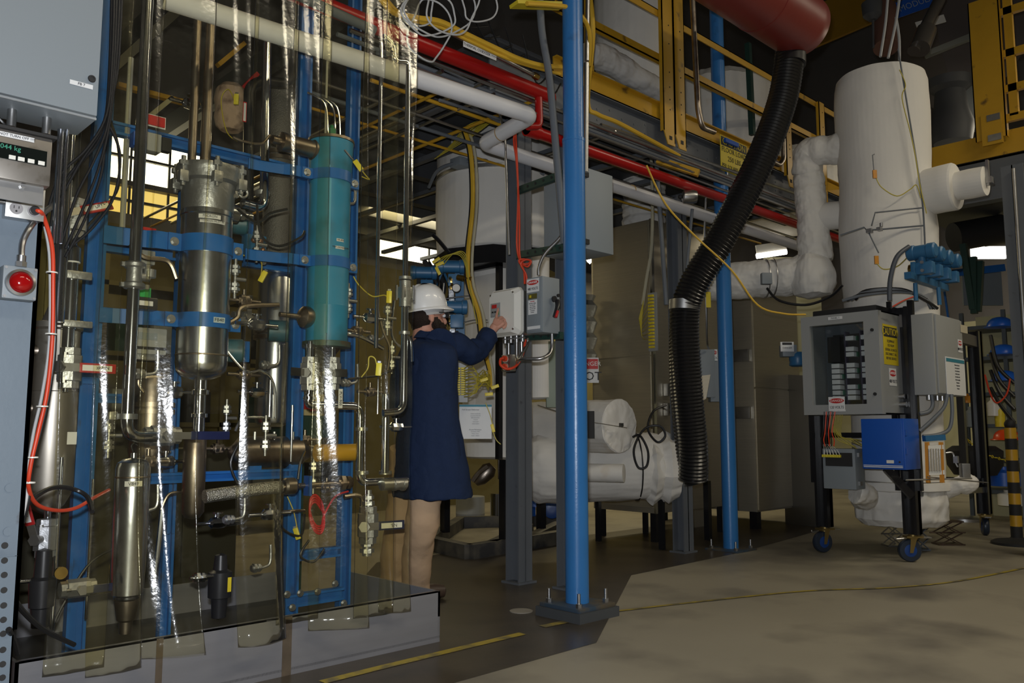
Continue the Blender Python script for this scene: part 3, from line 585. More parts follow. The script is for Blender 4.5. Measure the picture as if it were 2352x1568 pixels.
# fluorescent fixtures seen
TUBE = mat('lit fluorescent tube', (1, .93, .8), .4, emit=7)
def fixture(pxa, pya, pxb, pyb, D, label):
    a, b_ = at(pxa, pya, D=D), at(pxb, pyb, D=D); t = T('fluorescent_fixture', label, 'light fixture', (a + b_) / 2)
    P('lit_tube', MB().cyl(a, b_, .035, n=10), TUBE, t); P('reflector', MB().bar(a + ZA * .06, b_ + ZA * .06, .03, .16, up=ZA), WPLAS, t); [P('hanger_rod', MB().cyl(q_ + ZA * .07, Vector((q_.x, q_.y, 4.8)), .004, n=6), BFLAT, t) for q_ in (a, b_)]
fixture(1738, 588, 1806, 578, 10.5, 'lit fluorescent tube above the insulated duct'); fixture(2188, 503, 2240, 498, 11.5, 'lit fluorescent tube left of the two behind the tall tank nozzle'); fixture(2245, 497, 2282, 491, 11.5, 'lit fluorescent tube right of the two behind the tall tank nozzle')
fixture(1348, 590, 1360, 600, 8.2, 'lit fluorescent tube just right of the near blue column')
lw = S('lit_panel_lamp', MB().box(at(2272, 580, D=12), (.5, .1, .17), (RT, FW, ZA)), mat('lit lamp panel', (1, .97, .88), .4, emit=3), 'bright square lamp panel above the blue bar at the far right', 'light fixture')

c = at(1238, 760, D=6.3); S('insulated_riser', MB().lathe((c.x, c.y, at(1238, 915, D=6.3).z), [(0, .05), (.01, .085), (1.1, .085), (1.12, .05), (1.12, 0)], n=28), WHITE, 'white insulated riser between the grey column and the near blue column', 'pipe')
rn = random.Random(3)
for i in range(14):
    x_, y_ = 965 + rn.random() * 70, 600 + rn.random() * 60; S('black_cable', MB().tube([at(x_, y_, D=6.0), at(x_ + rn.uniform(-30, 30), y_ + 50, D=5.9), at(x_ + rn.uniform(-30, 40), y_ + 110, D=5.85), at(x_ + rn.uniform(-10, 50), y_ + 180, D=5.95)], .006 + .005 * rn.random(), n=6), BLACK if i % 3 else XMIT, 'cable or hose in the dark tangle right behind the hard hat', 'cable', 'dark tangle of cables behind the hard hat')
for i in range(4):
    S('yellow_wire', MB().tube([at(1000 + i * 6, 600 + i * 3, D=5.65), at(1030 + i * 4, 585 - i, D=5.6), at(1060 + i * 3, 590 - i * 2, D=5.6), at(1076 + i, 640 + i * 6, D=5.55), at(1090 + i * 2, 720 + i * 8, D=5.5)], .0032, n=5), YWIRE, 'thin yellow wire arching over the upper transmitter', 'wire', 'yellow wires over the upper transmitter')
# ================================================================ TALL TANK AND CART (right)
tk = Vector((6.95, 2.74, 0))
tt = T('tall_insulated_tank', 'tallest white insulated tank with a side nozzle standing over the caster cart', 'tank', tk + ZA * .2)
P('main_shell', MB().lathe(tk, [(.56, .30), (.57, .34), (1.2, .345), (1.75, .35), (2.2, .37), (2.6, .385), (3.0, .36), (3.5, .37), (3.86, .365), (3.93, .35), (3.95, .30), (3.955, 0)], n=56, wob=soft(.006, 3, 7)), WHITE, tt)
P('skirt_plate', MB().lathe(tk, [(.5, .38), (.505, .385), (.56, .385), (.565, .3)], n=48), WHITE, tt)
P('bottom_head', MB().lathe(tk, [(.21, .18), (.22, .29), (.27, .34), (.34, .345), (.4, .36), (.49, .35), (.52, .3)], n=48, wob=soft(.03, 8, 19)), WRAP, tt, 'wrapped bottom head')
P('side_lump', MB().tube([tk + Vector((-.25, .2, .42)), at(1990, 1135, D=6.45), at(1963, 1128, D=6.4)], .085, n=16, rf=lambda t: 1 + .15 * math.sin(t * 9)), WRAP, tt)
P('side_lump', MB().tube([tk + Vector((.1, -.3, .5)), at(2205, 1112, D=6.5), at(2232, 1110, D=6.55)], .07, n=16, rf=lambda t: 1 + .12 * math.sin(t * 11)), WRAP, tt)
n0 = tk + Vector((0, -.32, 0)); n0.z = at(2170, 438, D=6.5).z
P('nozzle', MB().lathe(n0, [(-.1, .19), (.22, .19), (.235, .18), (.24, .1)], axis=-YA, n=36), WHITE, tt); P('nozzle_end', MB().lathe(n0 + ZA * .0, [(.23, .112), (.44, .112), (.445, .06), (.445, 0)], axis=-YA, n=30), WHITE, tt)
P('end_bracket', MB().box(n0 + Vector((0, -.46, .06)), (.03, .02, .2)).box(n0 + Vector((0, -.47, .0)), (.05, .04, .05)), GALV, tt)
def thr(name, pts, r, m, parent, **k): return P(name, MB().tube(pts, r, n=6, **k), m, parent)
thr('sheath_rod', [at(2063, 112, D=6.35), at(2082, 230, D=6.35), at(2105, 370, D=6.36), at(2120, 480, D=6.38), at(2126, 600, D=6.4)], .007, CONDG, tt)
thr('sensor_wire', [at(2066, 160, D=6.34), at(2080, 195, D=6.34), at(2072, 225, D=6.34), at(2090, 300, D=6.34), at(2103, 362, D=6.35), at(2112, 420, D=6.36), at(2128, 490, D=6.36)], .004, YWIRE, tt)
thr('sensor_wire', [at(2012, 408, D=6.34), at(2025, 430, D=6.34), at(2060, 450, D=6.34), at(2090, 435, D=6.36), at(2105, 425, D=6.36), at(2115, 455, D=6.36)], .004, YWIRE, tt)
thr('impulse_tube', [at(2008, 354, D=6.36), at(2004, 356, D=6.35), at(2007, 390, D=6.34)], .004, CONDG, tt, smooth=False)
P('yellow_plug', MB().box(at(2009, 400, D=6.33), (.03, .015, .065), (RT, FW, ZA)).box(at(2013, 597, D=6.33), (.03, .015, .065), (RT, FW, ZA)), OCH, tt, 'ochre thermocouple plug')
thr('impulse_tube', [at(1930, 540, D=6.4), at(1985, 522, D=6.36), at(1990, 528, D=6.34), at(2018, 527, D=6.33), at(2120, 518, D=6.38)], .007, CONDG, tt, smooth=False)
thr('impulse_tube', [at(2002, 518, D=6.34), at(2010, 488, D=6.34), at(2118, 477, D=6.37)], .006, CONDG, tt, smooth=False)
thr('impulse_tube', [at(1996, 535, D=6.33), at(2018, 580, D=6.3)], .006, CONDG, tt)
P('small_valve', MB().box(at(1997, 530, D=6.31), (.04, .04, .03)).box(at(2020, 526, D=6.3), (.05, .03, .025)).cyl(at(2024, 520, D=6.3), at(2024, 512, D=6.3), .012), CAST, tt)
thr('sensor_wire', [at(2014, 605, D=6.32), at(2030, 618, D=6.3), at(2060, 612, D=6.25), at(2085, 590, D=6.1)], .004, YWIRE, tt)
for a, b_ in (((2040, 0), (2022, 105)), ((2068, 0), (2040, 108)), ((2058, 60), (2066, 112))):
    S('clear_hose', MB().tube([at(a[0], a[1] - 20, D=6.9), at((a[0] + b_[0]) / 2 + 3, (a[1] + b_[1]) / 2, D=6.85), at(b_[0], b_[1] + 25, D=6.8)], .012, n=8), CGRAY, 'thin hose rising from the top of the tallest tank', 'hose', 'hoses above the tallest tank')
S('glass_feed_tube', MB().cyl(at(2160, -5, D=7.6), at(2098, 118, D=7.3), .055, n=16).cyl(at(2128, 70, D=7.4), at(2112, 112, D=7.3), .09, n=18), mat('smoky tube', (.10, .09, .08), .25, .3), 'smoky slanting feed tube with a black coupling above the tallest tank', 'tube')
# feeder machine on the side platform
fm = T('feeder_machine', 'dark feeder machine with a blue name band behind the tallest tank', 'machine', at(2180, 330, D=9.5))
P('hopper', MB().lathe(at(2215, 250, D=10) - ZA * .2, [(0, .12), (.8, .75), (1.0, .8), (1.9, .8)], n=4), mat('brown grey machine', (.10, .085, .08), .5), fm)
P('shelf', MB().bar(at(2130, 125, D=9.0), at(2230, 85, D=9.0), .12, .06, up=ZA).bar(at(2228, 85, D=9.0), at(2290, 90, D=9.3), .12, .06, up=ZA), mat('pale machine trim', (.2, .21, .19), .5), fm)
P('drive_body', MB().lathe(at(2185, 270, D=9.2), [(-.3, .2), (-.1, .24), (.1, .18), (.3, .16), (.35, .22), (.45, .24)], n=24), DECK, fm)
P('mount_plate', MB().box(at(2225, 250, D=9.3), (.5, .05, .55), (RT, FW, ZA), bev=.03), mat('pale machine body', (.13, .145, .15), .5), fm)
nb = at(2100, 10, D=8.6); u_ = (at(2150, 0, D=8.6) - at(2065, 30, D=8.6)).normalized()
band = P('name_band', panel(MB(), nb, u_, (-FW).cross(u_) * -1 if (-FW).cross(u_).z < 0 else (-FW).cross(u_), .5, .17, .01), BBOX, fm, 'blue name band')
text(band, 'K-MODULAR', nb - FW * .012, u_, (-FW).cross(u_) * (-1 if (-FW).cross(u_).z < 0 else 1), .07, mat('dull letter', (.25, .3, .38), .5))
P('white_plate', MB().bar(at(2105, 60, D=8.8), at(2170, 42, D=8.8), .01, .09, up=ZA), WPLAS, fm)
P('chute', MB().cyl(at(2030, 20, D=8.2), at(2035, 110, D=8.0), .12, n=20), mat('brown tube', (.16, .08, .06), .4), fm)
P('chain_hoist', MB().lathe(at(2003, 25, D=8), [(-.1, .04), (-.05, .09), (.08, .1), (.12, .05)], n=14).cyl(at(2005, 45, D=8), at(2006, 110, D=8), .012), DECK, fm)
# cart frame
ca = T('caster_cart', 'black steel cart frame on blue casters carrying the control panels', 'cart', (6.9, 2.6, 0))
XF = 6.23
def post(x, y, z0, z1, w_=.07):
    P('post', MB().box2((x - w_ / 2, y - w_ / 2, z0), (x + w_ / 2, y - w_ / 2 + .02, z1)).box2((x - w_ / 2, y + w_ / 2 - .02, z0), (x + w_ / 2, y + w_ / 2, z1)).box2((x + .0, y - w_ / 2, z0), (x + w_ / 2, y + w_ / 2, z1)), BPAINT, ca)
cas = [at(2100, 1290, Z=0), at(1897, 1268, Z=0), at(2265, 1230, Z=0)]
cas.append(Vector((cas[2].x, cas[1].y, 0)))
for c in cas: post(c.x, c.y, .2, 1.9 if c is not cas[1] else 1.2, .10)
P('rail', MB().bar((cas[0].x, cas[0].y, 1.80), (cas[2].x + .1, cas[2].y, 1.80), .05, .10, up=ZA), mat('taupe beam paint', (.14, .13, .12), .5), ca, 'taupe side beam')
P('rail', MB().bar((cas[0].x, cas[0].y, 1.87), (cas[1].x, cas[1].y, 1.87), .05, .05, up=ZA).bar((cas[0].x, cas[0].y, .93), (cas[1].x, cas[1].y, .93), .04, .04, up=ZA), BPAINT, ca)
P('rail', MB().bar((cas[0].x, cas[0].y, .5), (cas[2].x, cas[2].y, .42), .05, .05, up=ZA).bar((cas[3].x, cas[3].y, .5), (cas[2].x, cas[2].y, .5), .05, .05, up=ZA), BPAINT, ca)
P('rail', MB().bar(at(2035, 1075, D=6.05), at(2095, 1140, D=6.05), .035, .05, up=ZA), BPAINT, ca, 'black diagonal brace')
P('post', MB().bar((cas[0].x + .02, cas[0].y - .06, .52), (cas[0].x + .02, cas[0].y - .06, 1.95), .04).bar((cas[0].x - .03, cas[0].y + .08, .52), (cas[0].x - .03, cas[0].y + .08, 1.95), .03), BPAINT, ca)
P('post', MB().bar((cas[1].x - .02, cas[1].y + .07, .55), (cas[1].x - .02, cas[1].y + .07, 1.1), .03), BPAINT, ca)
P('post', MB().bar((7.3, 2.36, .6), (7.3, 2.36, 1.8), .05), BPAINT, ca)
TYRE = mat('dark wheel tread', (.02, .03, .05), .35); HUBB = mat('blue wheel', (.01, .05, .22), .35)
def caster(c, a):
    d = Vector((math.cos(a), math.sin(a), 0)); n = Vector((-d.y, d.x, 0)); r = .082; o = Vector((c.x, c.y, r + .002)) + d * .03
    w_ = P('wheel', MB().lathe(o - n * .026, [(0, r * .7), (.002, r * .93), (.01, r), (.042, r), (.05, r * .93), (.052, r * .7)], axis=n, n=36), TYRE, ca, 'caster wheel with dark tread')
    P('wheel_hub', MB().lathe(o - n * .03, [(0, .012), (.0, .03), (.008, .06), (.052, .06), (.06, .03), (.06, .012)], axis=n, n=24), HUBB, w_, 'blue hub')
    f_ = MB()
    for s_ in (-1, 1):
        q = o + n * .036 * s_; f_.prism([q + d * .012 - ZA * .015, q - d * .012 - ZA * .015, q + d * (-.045) + ZA * .095, q + d * .0 + ZA * .095], n * .004)
    P('fork', f_.box(Vector((c.x, c.y, .184)), (.12, .09, .012), (d, n, ZA)).cyl((c.x, c.y, .165), (c.x, c.y, .2), .035), mat('zinc fork', (.30, .22, .08), .4, .8), ca, 'yellow zinc fork')
    P('brake_pedal', MB().box(Vector((c.x, c.y, .178)) - d * .09, (.07, .05, .008), (d, n, ZA)).tube([Vector((c.x, c.y, .17)) + d * .06, Vector((c.x, c.y, .165)) + d * .12, Vector((c.x, c.y, .18)) + d * .13], .006, n=6), GALV, ca)
for c, a in zip(cas, (2.3, 2.7, .5, 1.0)): caster(c, a)
# scissor jacks
def jack(px, py, w_, m, label, D=None):
    c = at(px, py, Z=0); t = T('scissor_jack', label, 'jack', c); h = .20
    P('plate', MB().box(c + ZA * .006, (w_, .14, .01), (RT, FW, ZA)), m, t); P('plate', MB().box(c + ZA * (h - .004), (w_, .14, .01), (RT, FW, ZA)), m, t)
    for s_ in (-1, 1):
        q = c + FW * .06 * s_; mm = MB()
        for k in range(2):
            z = .01 + k * .09
            mm.bar(q - RT * w_ * .42 + ZA * z, q + RT * w_ * .42 + ZA * (z + .09), .018, .006).bar(q + RT * w_ * .42 + ZA * z, q - RT * w_ * .42 + ZA * (z + .09), .018, .006)
        P('scissor_arm', mm, m, t)
    P('screw_rod', MB().cyl(c - RT * w_ * .7 + ZA * .1, c + RT * w_ * .7 + ZA * .1, .006, n=8), m, t)
jack(2050, 1253, .13, GALV, 'bright scissor jack under the left side of the tallest tank'); jack(2112, 1262, .12, CONDG, 'scissor jack half hidden behind the front cart leg'); jack(2178, 1250, .22, mat('brown steel', (.14, .10, .08), .45, .8), 'dull brown scissor jack under the right side of the tallest tank')
# control panel with window
cp0 = Vector((6.10, 2.50, 1.085)); cp1 = Vector((6.52, 3.10, 1.845))
cp = T('control_panel', 'grey control panel with a clear window showing rows of relay modules', 'control panel', (6.3, 2.8, 1.085))
P('cabinet_body', MB().box2((6.16, 2.50, 1.085), (6.52, 3.10, 1.095)).box2((6.16, 2.50, 1.835), (6.52, 3.10, 1.845)).box2((6.16, 2.50, 1.085), (6.52, 2.51, 1.845)).box2((6.16, 3.09, 1.085), (6.52, 3.10, 1.845)).box2((6.50, 2.5, 1.085), (6.52, 3.1, 1.845)), GRAYL, cp)
dr = P('door_frame', MB().box2((6.10, 2.50, 1.085), (6.16, 3.10, 1.16)).box2((6.10, 2.50, 1.77), (6.16, 3.10, 1.845)).box2((6.10, 2.50, 1.16), (6.16, 2.61, 1.77)).box2((6.10, 3.03, 1.16), (6.16, 3.10, 1.77)), GRAYL, cp)
P('door_latch', MB().cyl((6.098, 2.545, 1.70), (6.088, 2.545, 1.70), .012).cyl((6.098, 2.545, 1.23), (6.088, 2.545, 1.23), .012), BFLAT, dr)
gm = bpy.data.materials.new('clear window pane'); gm.use_nodes = True; nt = gm.node_tree; nt.nodes.clear()
ou = nt.nodes.new('ShaderNodeOutputMaterial'); mx = nt.nodes.new('ShaderNodeMixShader'); tr = nt.nodes.new('ShaderNodeBsdfTransparent'); gs = nt.nodes.new('ShaderNodeBsdfGlossy'); gs.inputs[1].default_value = .05; tr.inputs[0].default_value = (.95, .97, .97, 1); mx.inputs[0].default_value = .08
nt.links.new(tr.outputs[0], mx.inputs[1]); nt.links.new(gs.outputs[0], mx.inputs[2]); nt.links.new(mx.outputs[0], ou.inputs[0])
P('window_pane', MB().box2((6.125, 2.61, 1.16), (6.128, 3.03, 1.77)), gm, dr)
P('back_plate', MB().box2((6.47, 2.52, 1.1), (6.48, 3.08, 1.83)), mat('panel back plate', (.10, .115, .13), .5), cp)
MODW = mat('module face', (.8, .8, .8), .5)
ys = [2.70, 2.82, 2.94]
for k, y in enumerate(ys):
    P('din_rail', MB().box2((6.40, y - .045, 1.17), (6.47, y + .045, 1.72)), BFLAT, cp)
    for j in range(12):
        if (k == 2 and j > 6) or (k < 2 and j in (3, 7, 10)): continue
        z = 1.20 + j * .042
        P('relay_module', MB().box2((6.32, y - .034, z), (6.40, y + .03, z + .034), bev=.002), MODW, cp)
        if (j + k) % 3 == 0: P('terminal_block', MB().box2((6.36, y - .045, z), (6.41, y - .036, z + .036)), mat('green terminal', (.02, .13, .07), .5), cp)
P('controller_block', MB().box2((6.33, 2.90, 1.5), (6.42, 3.0, 1.7)), BFLAT, cp)
P('wire_duct', MB().box2((6.38, 2.62, 1.15), (6.46, 2.64, 1.74)).box2((6.38, 2.755, 1.15), (6.46, 2.765, 1.74)).box2((6.38, 2.875, 1.15), (6.46, 2.885, 1.74)), mat('purple grey duct', (.07, .06, .10), .5), cp)
U_ = -YA
def lab(parent, c, w_, h, lines, m=WHT, u=U_, ink=INK, name='label', n=None):
    u = Vector(u).normalized(); v = ZA; n_ = u.cross(v); c = Vector(c); o = P(name, panel(MB(), c, u, v, w_, h, .0015), m, parent)
    for i, (s, hh) in enumerate(lines): text(o, s, c + n_ * .0012 + v * (h * (.5 - (i + .5) / len(lines))), u, v, hh, ink)
    return o
lab(cp, (6.097, 2.82, 1.815), .11, .022, [('PANEL 1', .013)]); lab(cp, (6.097, 2.82, 1.115), .10, .014, [('120V', .009)])
def danger(parent, c, w_, h, txt, u):
    u = Vector(u).normalized(); n_ = u.cross(ZA); c = Vector(c); o = P('danger_label', panel(MB(), c, u, ZA, w_, h, .0015), WHT, parent)
    P('red_oval', MB().lathe(c + ZA * h * .22 + n_ * .0008, [(0, 0), (0, .5), (.0008, .5), (.0008, 0)], axis=n_, n=24), REDL, o)
    r = o.children[-1]
    for q in r.data.vertices:
        p = q.co + wl(o) - (c + ZA * h * .22); a = p.dot(u) * w_ * .92; b_ = p.z * h * .36; q.co = (c + ZA * h * .22) + u * a + ZA * b_ + n_ * p.dot(n_) - wl(o)
    text(o, 'DANGER', c + ZA * h * .22 + n_ * .0022, u, ZA, h * .17, INKW); text(o, txt, c - ZA * h * .25 + n_ * .0015, u, ZA, h * .20, INK, wide=.8)
danger(cp, (6.095, 2.835, 1.165), .125, .105, '120 VOLTS', U_)
cs = P('caution_label', panel(MB(), (6.30, 2.498, 1.60), XA, ZA, .26, .30, .002), SGY, cp)
P('black_bar', panel(MB(), (6.30, 2.4965, 1.695), XA, ZA, .24, .075, .001), INK, cs); text(cs, 'CAUTION', (6.30, 2.4955, 1.695), XA, ZA, .055, SGY, wide=.85)
for i, s in enumerate(('EQUIPMENT', 'FED FROM', 'SEVERAL SOURCES', 'DISCONNECT ALL', 'BEFORE SERVICE')): text(cs, s, (6.30, 2.4965, 1.625 - i * .032), XA, ZA, .02, INK, wide=.9)
danger(cp, (6.31, 2.497, 1.36), .13, .13, '480 VOLTS', XA)
P('cable_gland', MB().cyl((6.42, 2.5, 1.16), (6.42, 2.45, 1.16), .02).cyl((6.48, 2.5, 1.16), (6.48, 2.45, 1.16), .02).cyl((6.42, 2.5, 1.22), (6.42, 2.46, 1.22), .018), GALV, cp)
S('black_device', MB().box2((6.2, 2.55, 1.845), (6.5, 3.05, 1.90), bev=.01), BFLAT, 'flat black network box lying on top of the control panel', 'device')
# second grey box
gb = T('grey_wall_cabinet', 'closed grey cabinet with a pinned notice right of the front cart post', 'cabinet', (6.6, 2.29, 1.225))
P('cabinet_body', MB().box2((6.37, 2.22, 1.225), (6.95, 2.37, 1.82), bev=.004), GRAYL, gb); P('door', MB().box2((6.40, 2.205, 1.235), (6.94, 2.22, 1.81), bev=.004), GRAYL, gb)
P('label_plate', MB().box2((6.9, 2.2, 1.72), (7.05, 2.203, 1.78)), mat('cream label', (.5, .45, .33), .6), gb)
pn = P('notice_sheet', MB().box2((6.53, 2.198, 1.23), (6.93, 2.203, 1.51)), WHT, gb, 'white printed notice'); P('teal_header', MB().box2((6.54, 2.196, 1.475), (6.92, 2.198, 1.50)), mat('teal print', (.03, .20, .28), .6), pn)
for i in range(9): text(pn, ['Process Overview', 'Gas is cleaned of', 'tars and moisture', 'before it enters', 'the reformer and', 'then the sampling', 'Parameters', 'Temperature', 'Pressure'][i], (6.76, 2.197, 1.455 - i * .022), XA, ZA, .010, INK)
danger(gb, (6.87, 2.203, 1.61), .09, .10, '480 VOLTS', XA)
P('conduit_stub', MB().cyl((6.45, 2.3, 1.225), (6.45, 2.3, 1.19), .02).cyl((6.62, 2.3, 1.225), (6.62, 2.3, 1.19), .02).cyl((6.72, 2.3, 1.225), (6.72, 2.3, 1.19), .02), GALV, gb)
for pts in ([(2140, 905), (2142, 930), (2132, 945), (2112, 950)], [(2176, 905), (2168, 935), (2140, 965), (2112, 990)], [(2185, 905), (2187, 950), (2180, 985), (2155, 998), (2120, 1002)]):
    S('flexible_conduit', MB().tube([at(p[0], p[1], D=6.1) for p in pts], .014, n=8), CONDG, 'grey flexible conduit hanging below the closed grey cabinet', 'conduit', 'flexible conduits under the closed grey cabinet')
# blue cabinet
bb = T('blue_cabinet', 'bright blue analyser cabinet under the control panel', 'cabinet', (6.2, 2.48, .69))
P('cabinet_body', MB().box2((6.05, 2.335, .69), (6.32, 2.64, 1.05), bev=.006), BBOX, bb); P('door', MB().box2((6.035, 2.345, .70), (6.05, 2.63, 1.04), bev=.004), BBOX, bb)
P('display', MB().box2((6.032, 2.41, .735), (6.036, 2.46, .757)), WPLAS, bb, 'pale display'); P('knob', MB().cyl((6.03, 2.37, .745), (6.036, 2.37, .745), .006), BFLAT, bb)
P('white_stripe', MB().box2((6.033, 2.35, .715), (6.036, 2.625, .72)).box2((6.033, 2.35, .704), (6.036, 2.625, .710)), WHT, bb, 'white stripes')
P('hinge', MB().box2((6.06, 2.33, .8), (6.09, 2.336, .84)).box2((6.06, 2.33, .93), (6.09, 2.336, .97)), BBOX, bb)
# small grey terminal box
sb = T('thermocouple_box', 'small grey box with a row of yellow plugs below the control panel', 'junction box', (6.2, 2.85, .53))
P('box_body', MB().box2((6.12, 2.725, .53), (6.28, 2.975, .83), bev=.006), GRAY, sb); P('jack_panel', MB().box2((6.114, 2.745, .70), (6.12, 2.95, .80)), BFLAT, sb, 'black jack panel')
for i in range(10): P('yellow_plug', MB().box2((6.09, 2.955 - i * .0145, .765), (6.114, 2.966 - i * .0145, .785), bev=.002), TAGY, sb)
for i in range(6): thr('lead_wire', [Vector((6.10, 2.95 - i * .024, .785)), Vector((6.12, 2.96 - i * .02, .82)), Vector((6.2, 3.0 - i * .01, .86))], .003, WPLAS, sb)
P('latch', MB().box2((6.16, 2.71, .77), (6.2, 2.725, .80)).box2((6.16, 2.71, .56), (6.2, 2.725, .59)), GALV, sb)
for i in range(6):
    S('wire_bundle', MB().tube([at(1893 + i * 5, 945, D=6.25), at(1891 + i * 4, 990, D=6.25), at(1886 + i * 6, 1010, D=6.2), at(1890 + i * 5, 1024, D=6.15)], .004, n=5), ORANGE if i % 2 else BLACK, 'thin wire dropping behind the small grey thermocouple box', 'wire', 'wires above the small grey thermocouple box')
for i in range(7):
    S('yellow_wire', MB().tube([at(1912 + i * 4, 945, D=6.4), at(1915 + i * 3, 985 + i * 3, D=6.4), at(1925 + i * 8, 1010, D=6.35), at(1965 + i * 6, 1025 + (i % 3) * 6, D=6.3)], .0035, n=5), YWIRE, 'yellow sensor wire hanging below the control panel', 'wire', 'yellow wires below the control panel')
# flow meters
fr = T('flowmeter_rack', 'rack of clear flow tubes with orange side rails on the cart', 'flow meter', at(2148, 1110, D=5.95))
for px in (2129, 2161): P('side_rail', MB().bar(at(px, 1015, D=5.95), at(px + 3, 1108, D=5.95), .022, .03), OCH, fr, 'orange side rail')
GLT = mat('clear tube', (.45, .42, .36), .15, .2, spec=.8)
for i in range(5): P('flow_tube', MB().cyl(at(2134 + i * 6, 1030, D=5.93), at(2136 + i * 6, 1082, D=5.93), .007, n=10), GLT, fr)
P('manifold', MB().bar(at(2128, 1028, D=5.95), at(2165, 1026, D=5.95), .03, .03).bar(at(2130, 1086, D=5.95), at(2167, 1084, D=5.95), .03, .03), WPLAS, fr); P('blue_valve_block', MB().bar(at(2122, 1007, D=6.0), at(2168, 1004, D=6.0), .05, .04), XMIT, fr, 'dark blue valve block')
S('steel_rod', MB().cyl(at(2080, 1102, D=5.9), at(2232, 1098, D=6.0), .006, n=8).cyl(at(2130, 1095, D=5.9), at(2270, 1108, D=6.3), .004, n=8), GALV, 'long thin steel rods crossing in front of the flow meter rack', 'rod')
S('small_regulator', MB().box(at(2216, 1080, D=6.1), (.06, .05, .1), (RT, FW, ZA), bev=.005).tube([at(2172, 1040, D=6.1), at(2188, 1040, D=6.1), at(2194, 1060, D=6.1), at(2200, 1072, D=6.1)], .006, n=6).box(at(2196, 1055, D=6.1), (.03, .03, .05)), CAST, 'small metal regulator and tubing right of the flow meter rack', 'regulator')
# transmitters on the cart
MAN = XMIT
for i in range(4):
    c = at(2117 + 19 * i, 578 + 8 * i, D=5.95 + .16 * i); t = T('pressure_transmitter', ['frontmost blue pressure transmitter above the closed grey cabinet', 'second blue pressure transmitter from the front above the grey cabinet', 'third blue pressure transmitter from the front above the grey cabinet', 'rearmost blue pressure transmitter above the grey cabinet'][i], 'transmitter', c - ZA * .2, 'pressure transmitters above the cart')
    P('housing', MB().lathe(c + YA * .1, [(0, .045), (.01, .056), (.05, .056), (.055, .05), (.14, .05), (.145, .056), (.19, .056), (.2, .045), (.2, 0)], axis=-YA, n=28), XMIT, t)
    P('neck', MB().cyl(c - ZA * .04, c - ZA * .09, .028), XMIT, t)
    P('flange_body', MB().box(c - ZA * .125 - YA * .02, (.07, .12, .09), bev=.012).box(c - ZA * .125 + YA * .05, (.11, .03, .1), bev=.004), XMIT, t)
    P('process_cap', MB().lathe(c - ZA * .12 + YA * .06, [(0, .04), (.03, .04), (.04, .02)], axis=YA, n=8), BRASS if i == 0 else CAST, t)
    P('flange_bolt', MB().hexbolt(c - ZA * .09 - YA * .02 - XA * .055, -XA, .012, .02).hexbolt(c - ZA * .15 - YA * .02 - XA * .055, -XA, .012, .02), CAST, t)
S('manifold_rail', MB().bar(at(2085, 632, D=5.9), at(2172, 662, D=6.45), .05, .05, up=ZA).cyl(at(2102, 650, D=6), at(2104, 690, D=6), .015).cyl(at(2155, 660, D=6.2), at(2158, 700, D=6.2), .015), XMIT, 'blue valve manifold rail under the pressure transmitters', 'manifold')
S('flexible_conduit', MB().tube([at(2043, 690, D=5.95), at(2045, 640, D=5.95), at(2060, 590, D=5.95), at(2088, 566, D=5.97)], .017, n=10), mat('slate conduit', (.07, .08, .10), .45), 'slate flexible conduit curving up to the frontmost pressure transmitter', 'conduit')
for i in range(4):
    S('flexible_conduit', MB().tube([at(1935 + i * 10, 690 - i, D=6.3), at(1990, 676 - i * 3, D=6.2), at(2070, 670 - i * 2, D=6.1), at(2120, 680 + i * 2, D=6.1), at(2138 + i * 5, 708, D=6.15)], .012, n=8), BLACK if i % 2 else CONDG, 'dark conduit arching over the top of the control panel', 'conduit', 'conduits arching over the control panel')
S('red_wire', MB().tube([at(2050, 704, D=6), at(2075, 690, D=6), at(2098, 681, D=6)], .005, n=6), ORANGE, 'short red wire arching beside the black cart post', 'wire')
# motor with a label, left of the control panel
mo = T('small_blue_actuator', 'small actuator with a bright white danger label left of the control panel', 'actuator', at(1815, 830, D=6.9))
P('housing', MB().box(at(1810, 806, D=6.9), (.12, .1, .1), (RT, FW, ZA), bev=.01), GRAY, mo); P('fin_body', MB().lathe(at(1832, 825, D=6.9), [(-.06, .05), (-.05, .07), (-.02, .065), (0, .07), (.04, .065), (.06, .05)], n=18), XMIT, mo, 'blue finned body')
fc = at(1808, 796, D=6.84); lz = P('danger_label', panel(MB(), fc, RT, ZA, .11, .08, .002), WHT, mo); P('black_header', panel(MB(), fc + ZA * .025 - FW * .002, RT, ZA, .08, .02, .001), INK, lz); text(lz, 'DANGER', fc - ZA * .01 - FW * .002, RT, ZA, .014, INK)
# ================================================================ FAR RIGHT
c = at(2337, 985, D=6.55); dc = S('dark_column', MB().box2((c.x, c.y - .16, 0), (c.x + .012, c.y, 3.09)).box2((c.x, c.y - .085, 0), (c.x + .2, c.y - .075, 3.09)).box2((c.x + .19, c.y - .16, 0), (c.x + .2, c.y, 3.09)), GPOST, 'dark grey steel column at the far right edge of the view', 'column')
S('side_conduit', MB().cyl((c.x - .03, c.y - .1, 0), (c.x - .03, c.y - .1, 3.05), .014, n=10), GALV, 'galvanised conduit running up the dark column at the right edge', 'conduit')
b0 = at(2337, 1250, Z=0); bo = T('barrier_post', 'black and yellow striped barrier post on a round base', 'barrier post', b0)
P('base', MB().lathe(b0, [(0, .2), (.02, .2), (.035, .17), (.05, .06), (.06, .05)], n=40), BFLAT, bo)
for k in range(10): P('band', MB().cyl(b0 + ZA * (.06 + k * .093), b0 + ZA * (.06 + (k + 1) * .093), .046, n=28), YEL if k % 2 else BFLAT, bo, 'yellow band' if k % 2 else 'black band')
P('cap', MB().ball(b0 + ZA * 1.02, .045), BFLAT, bo)
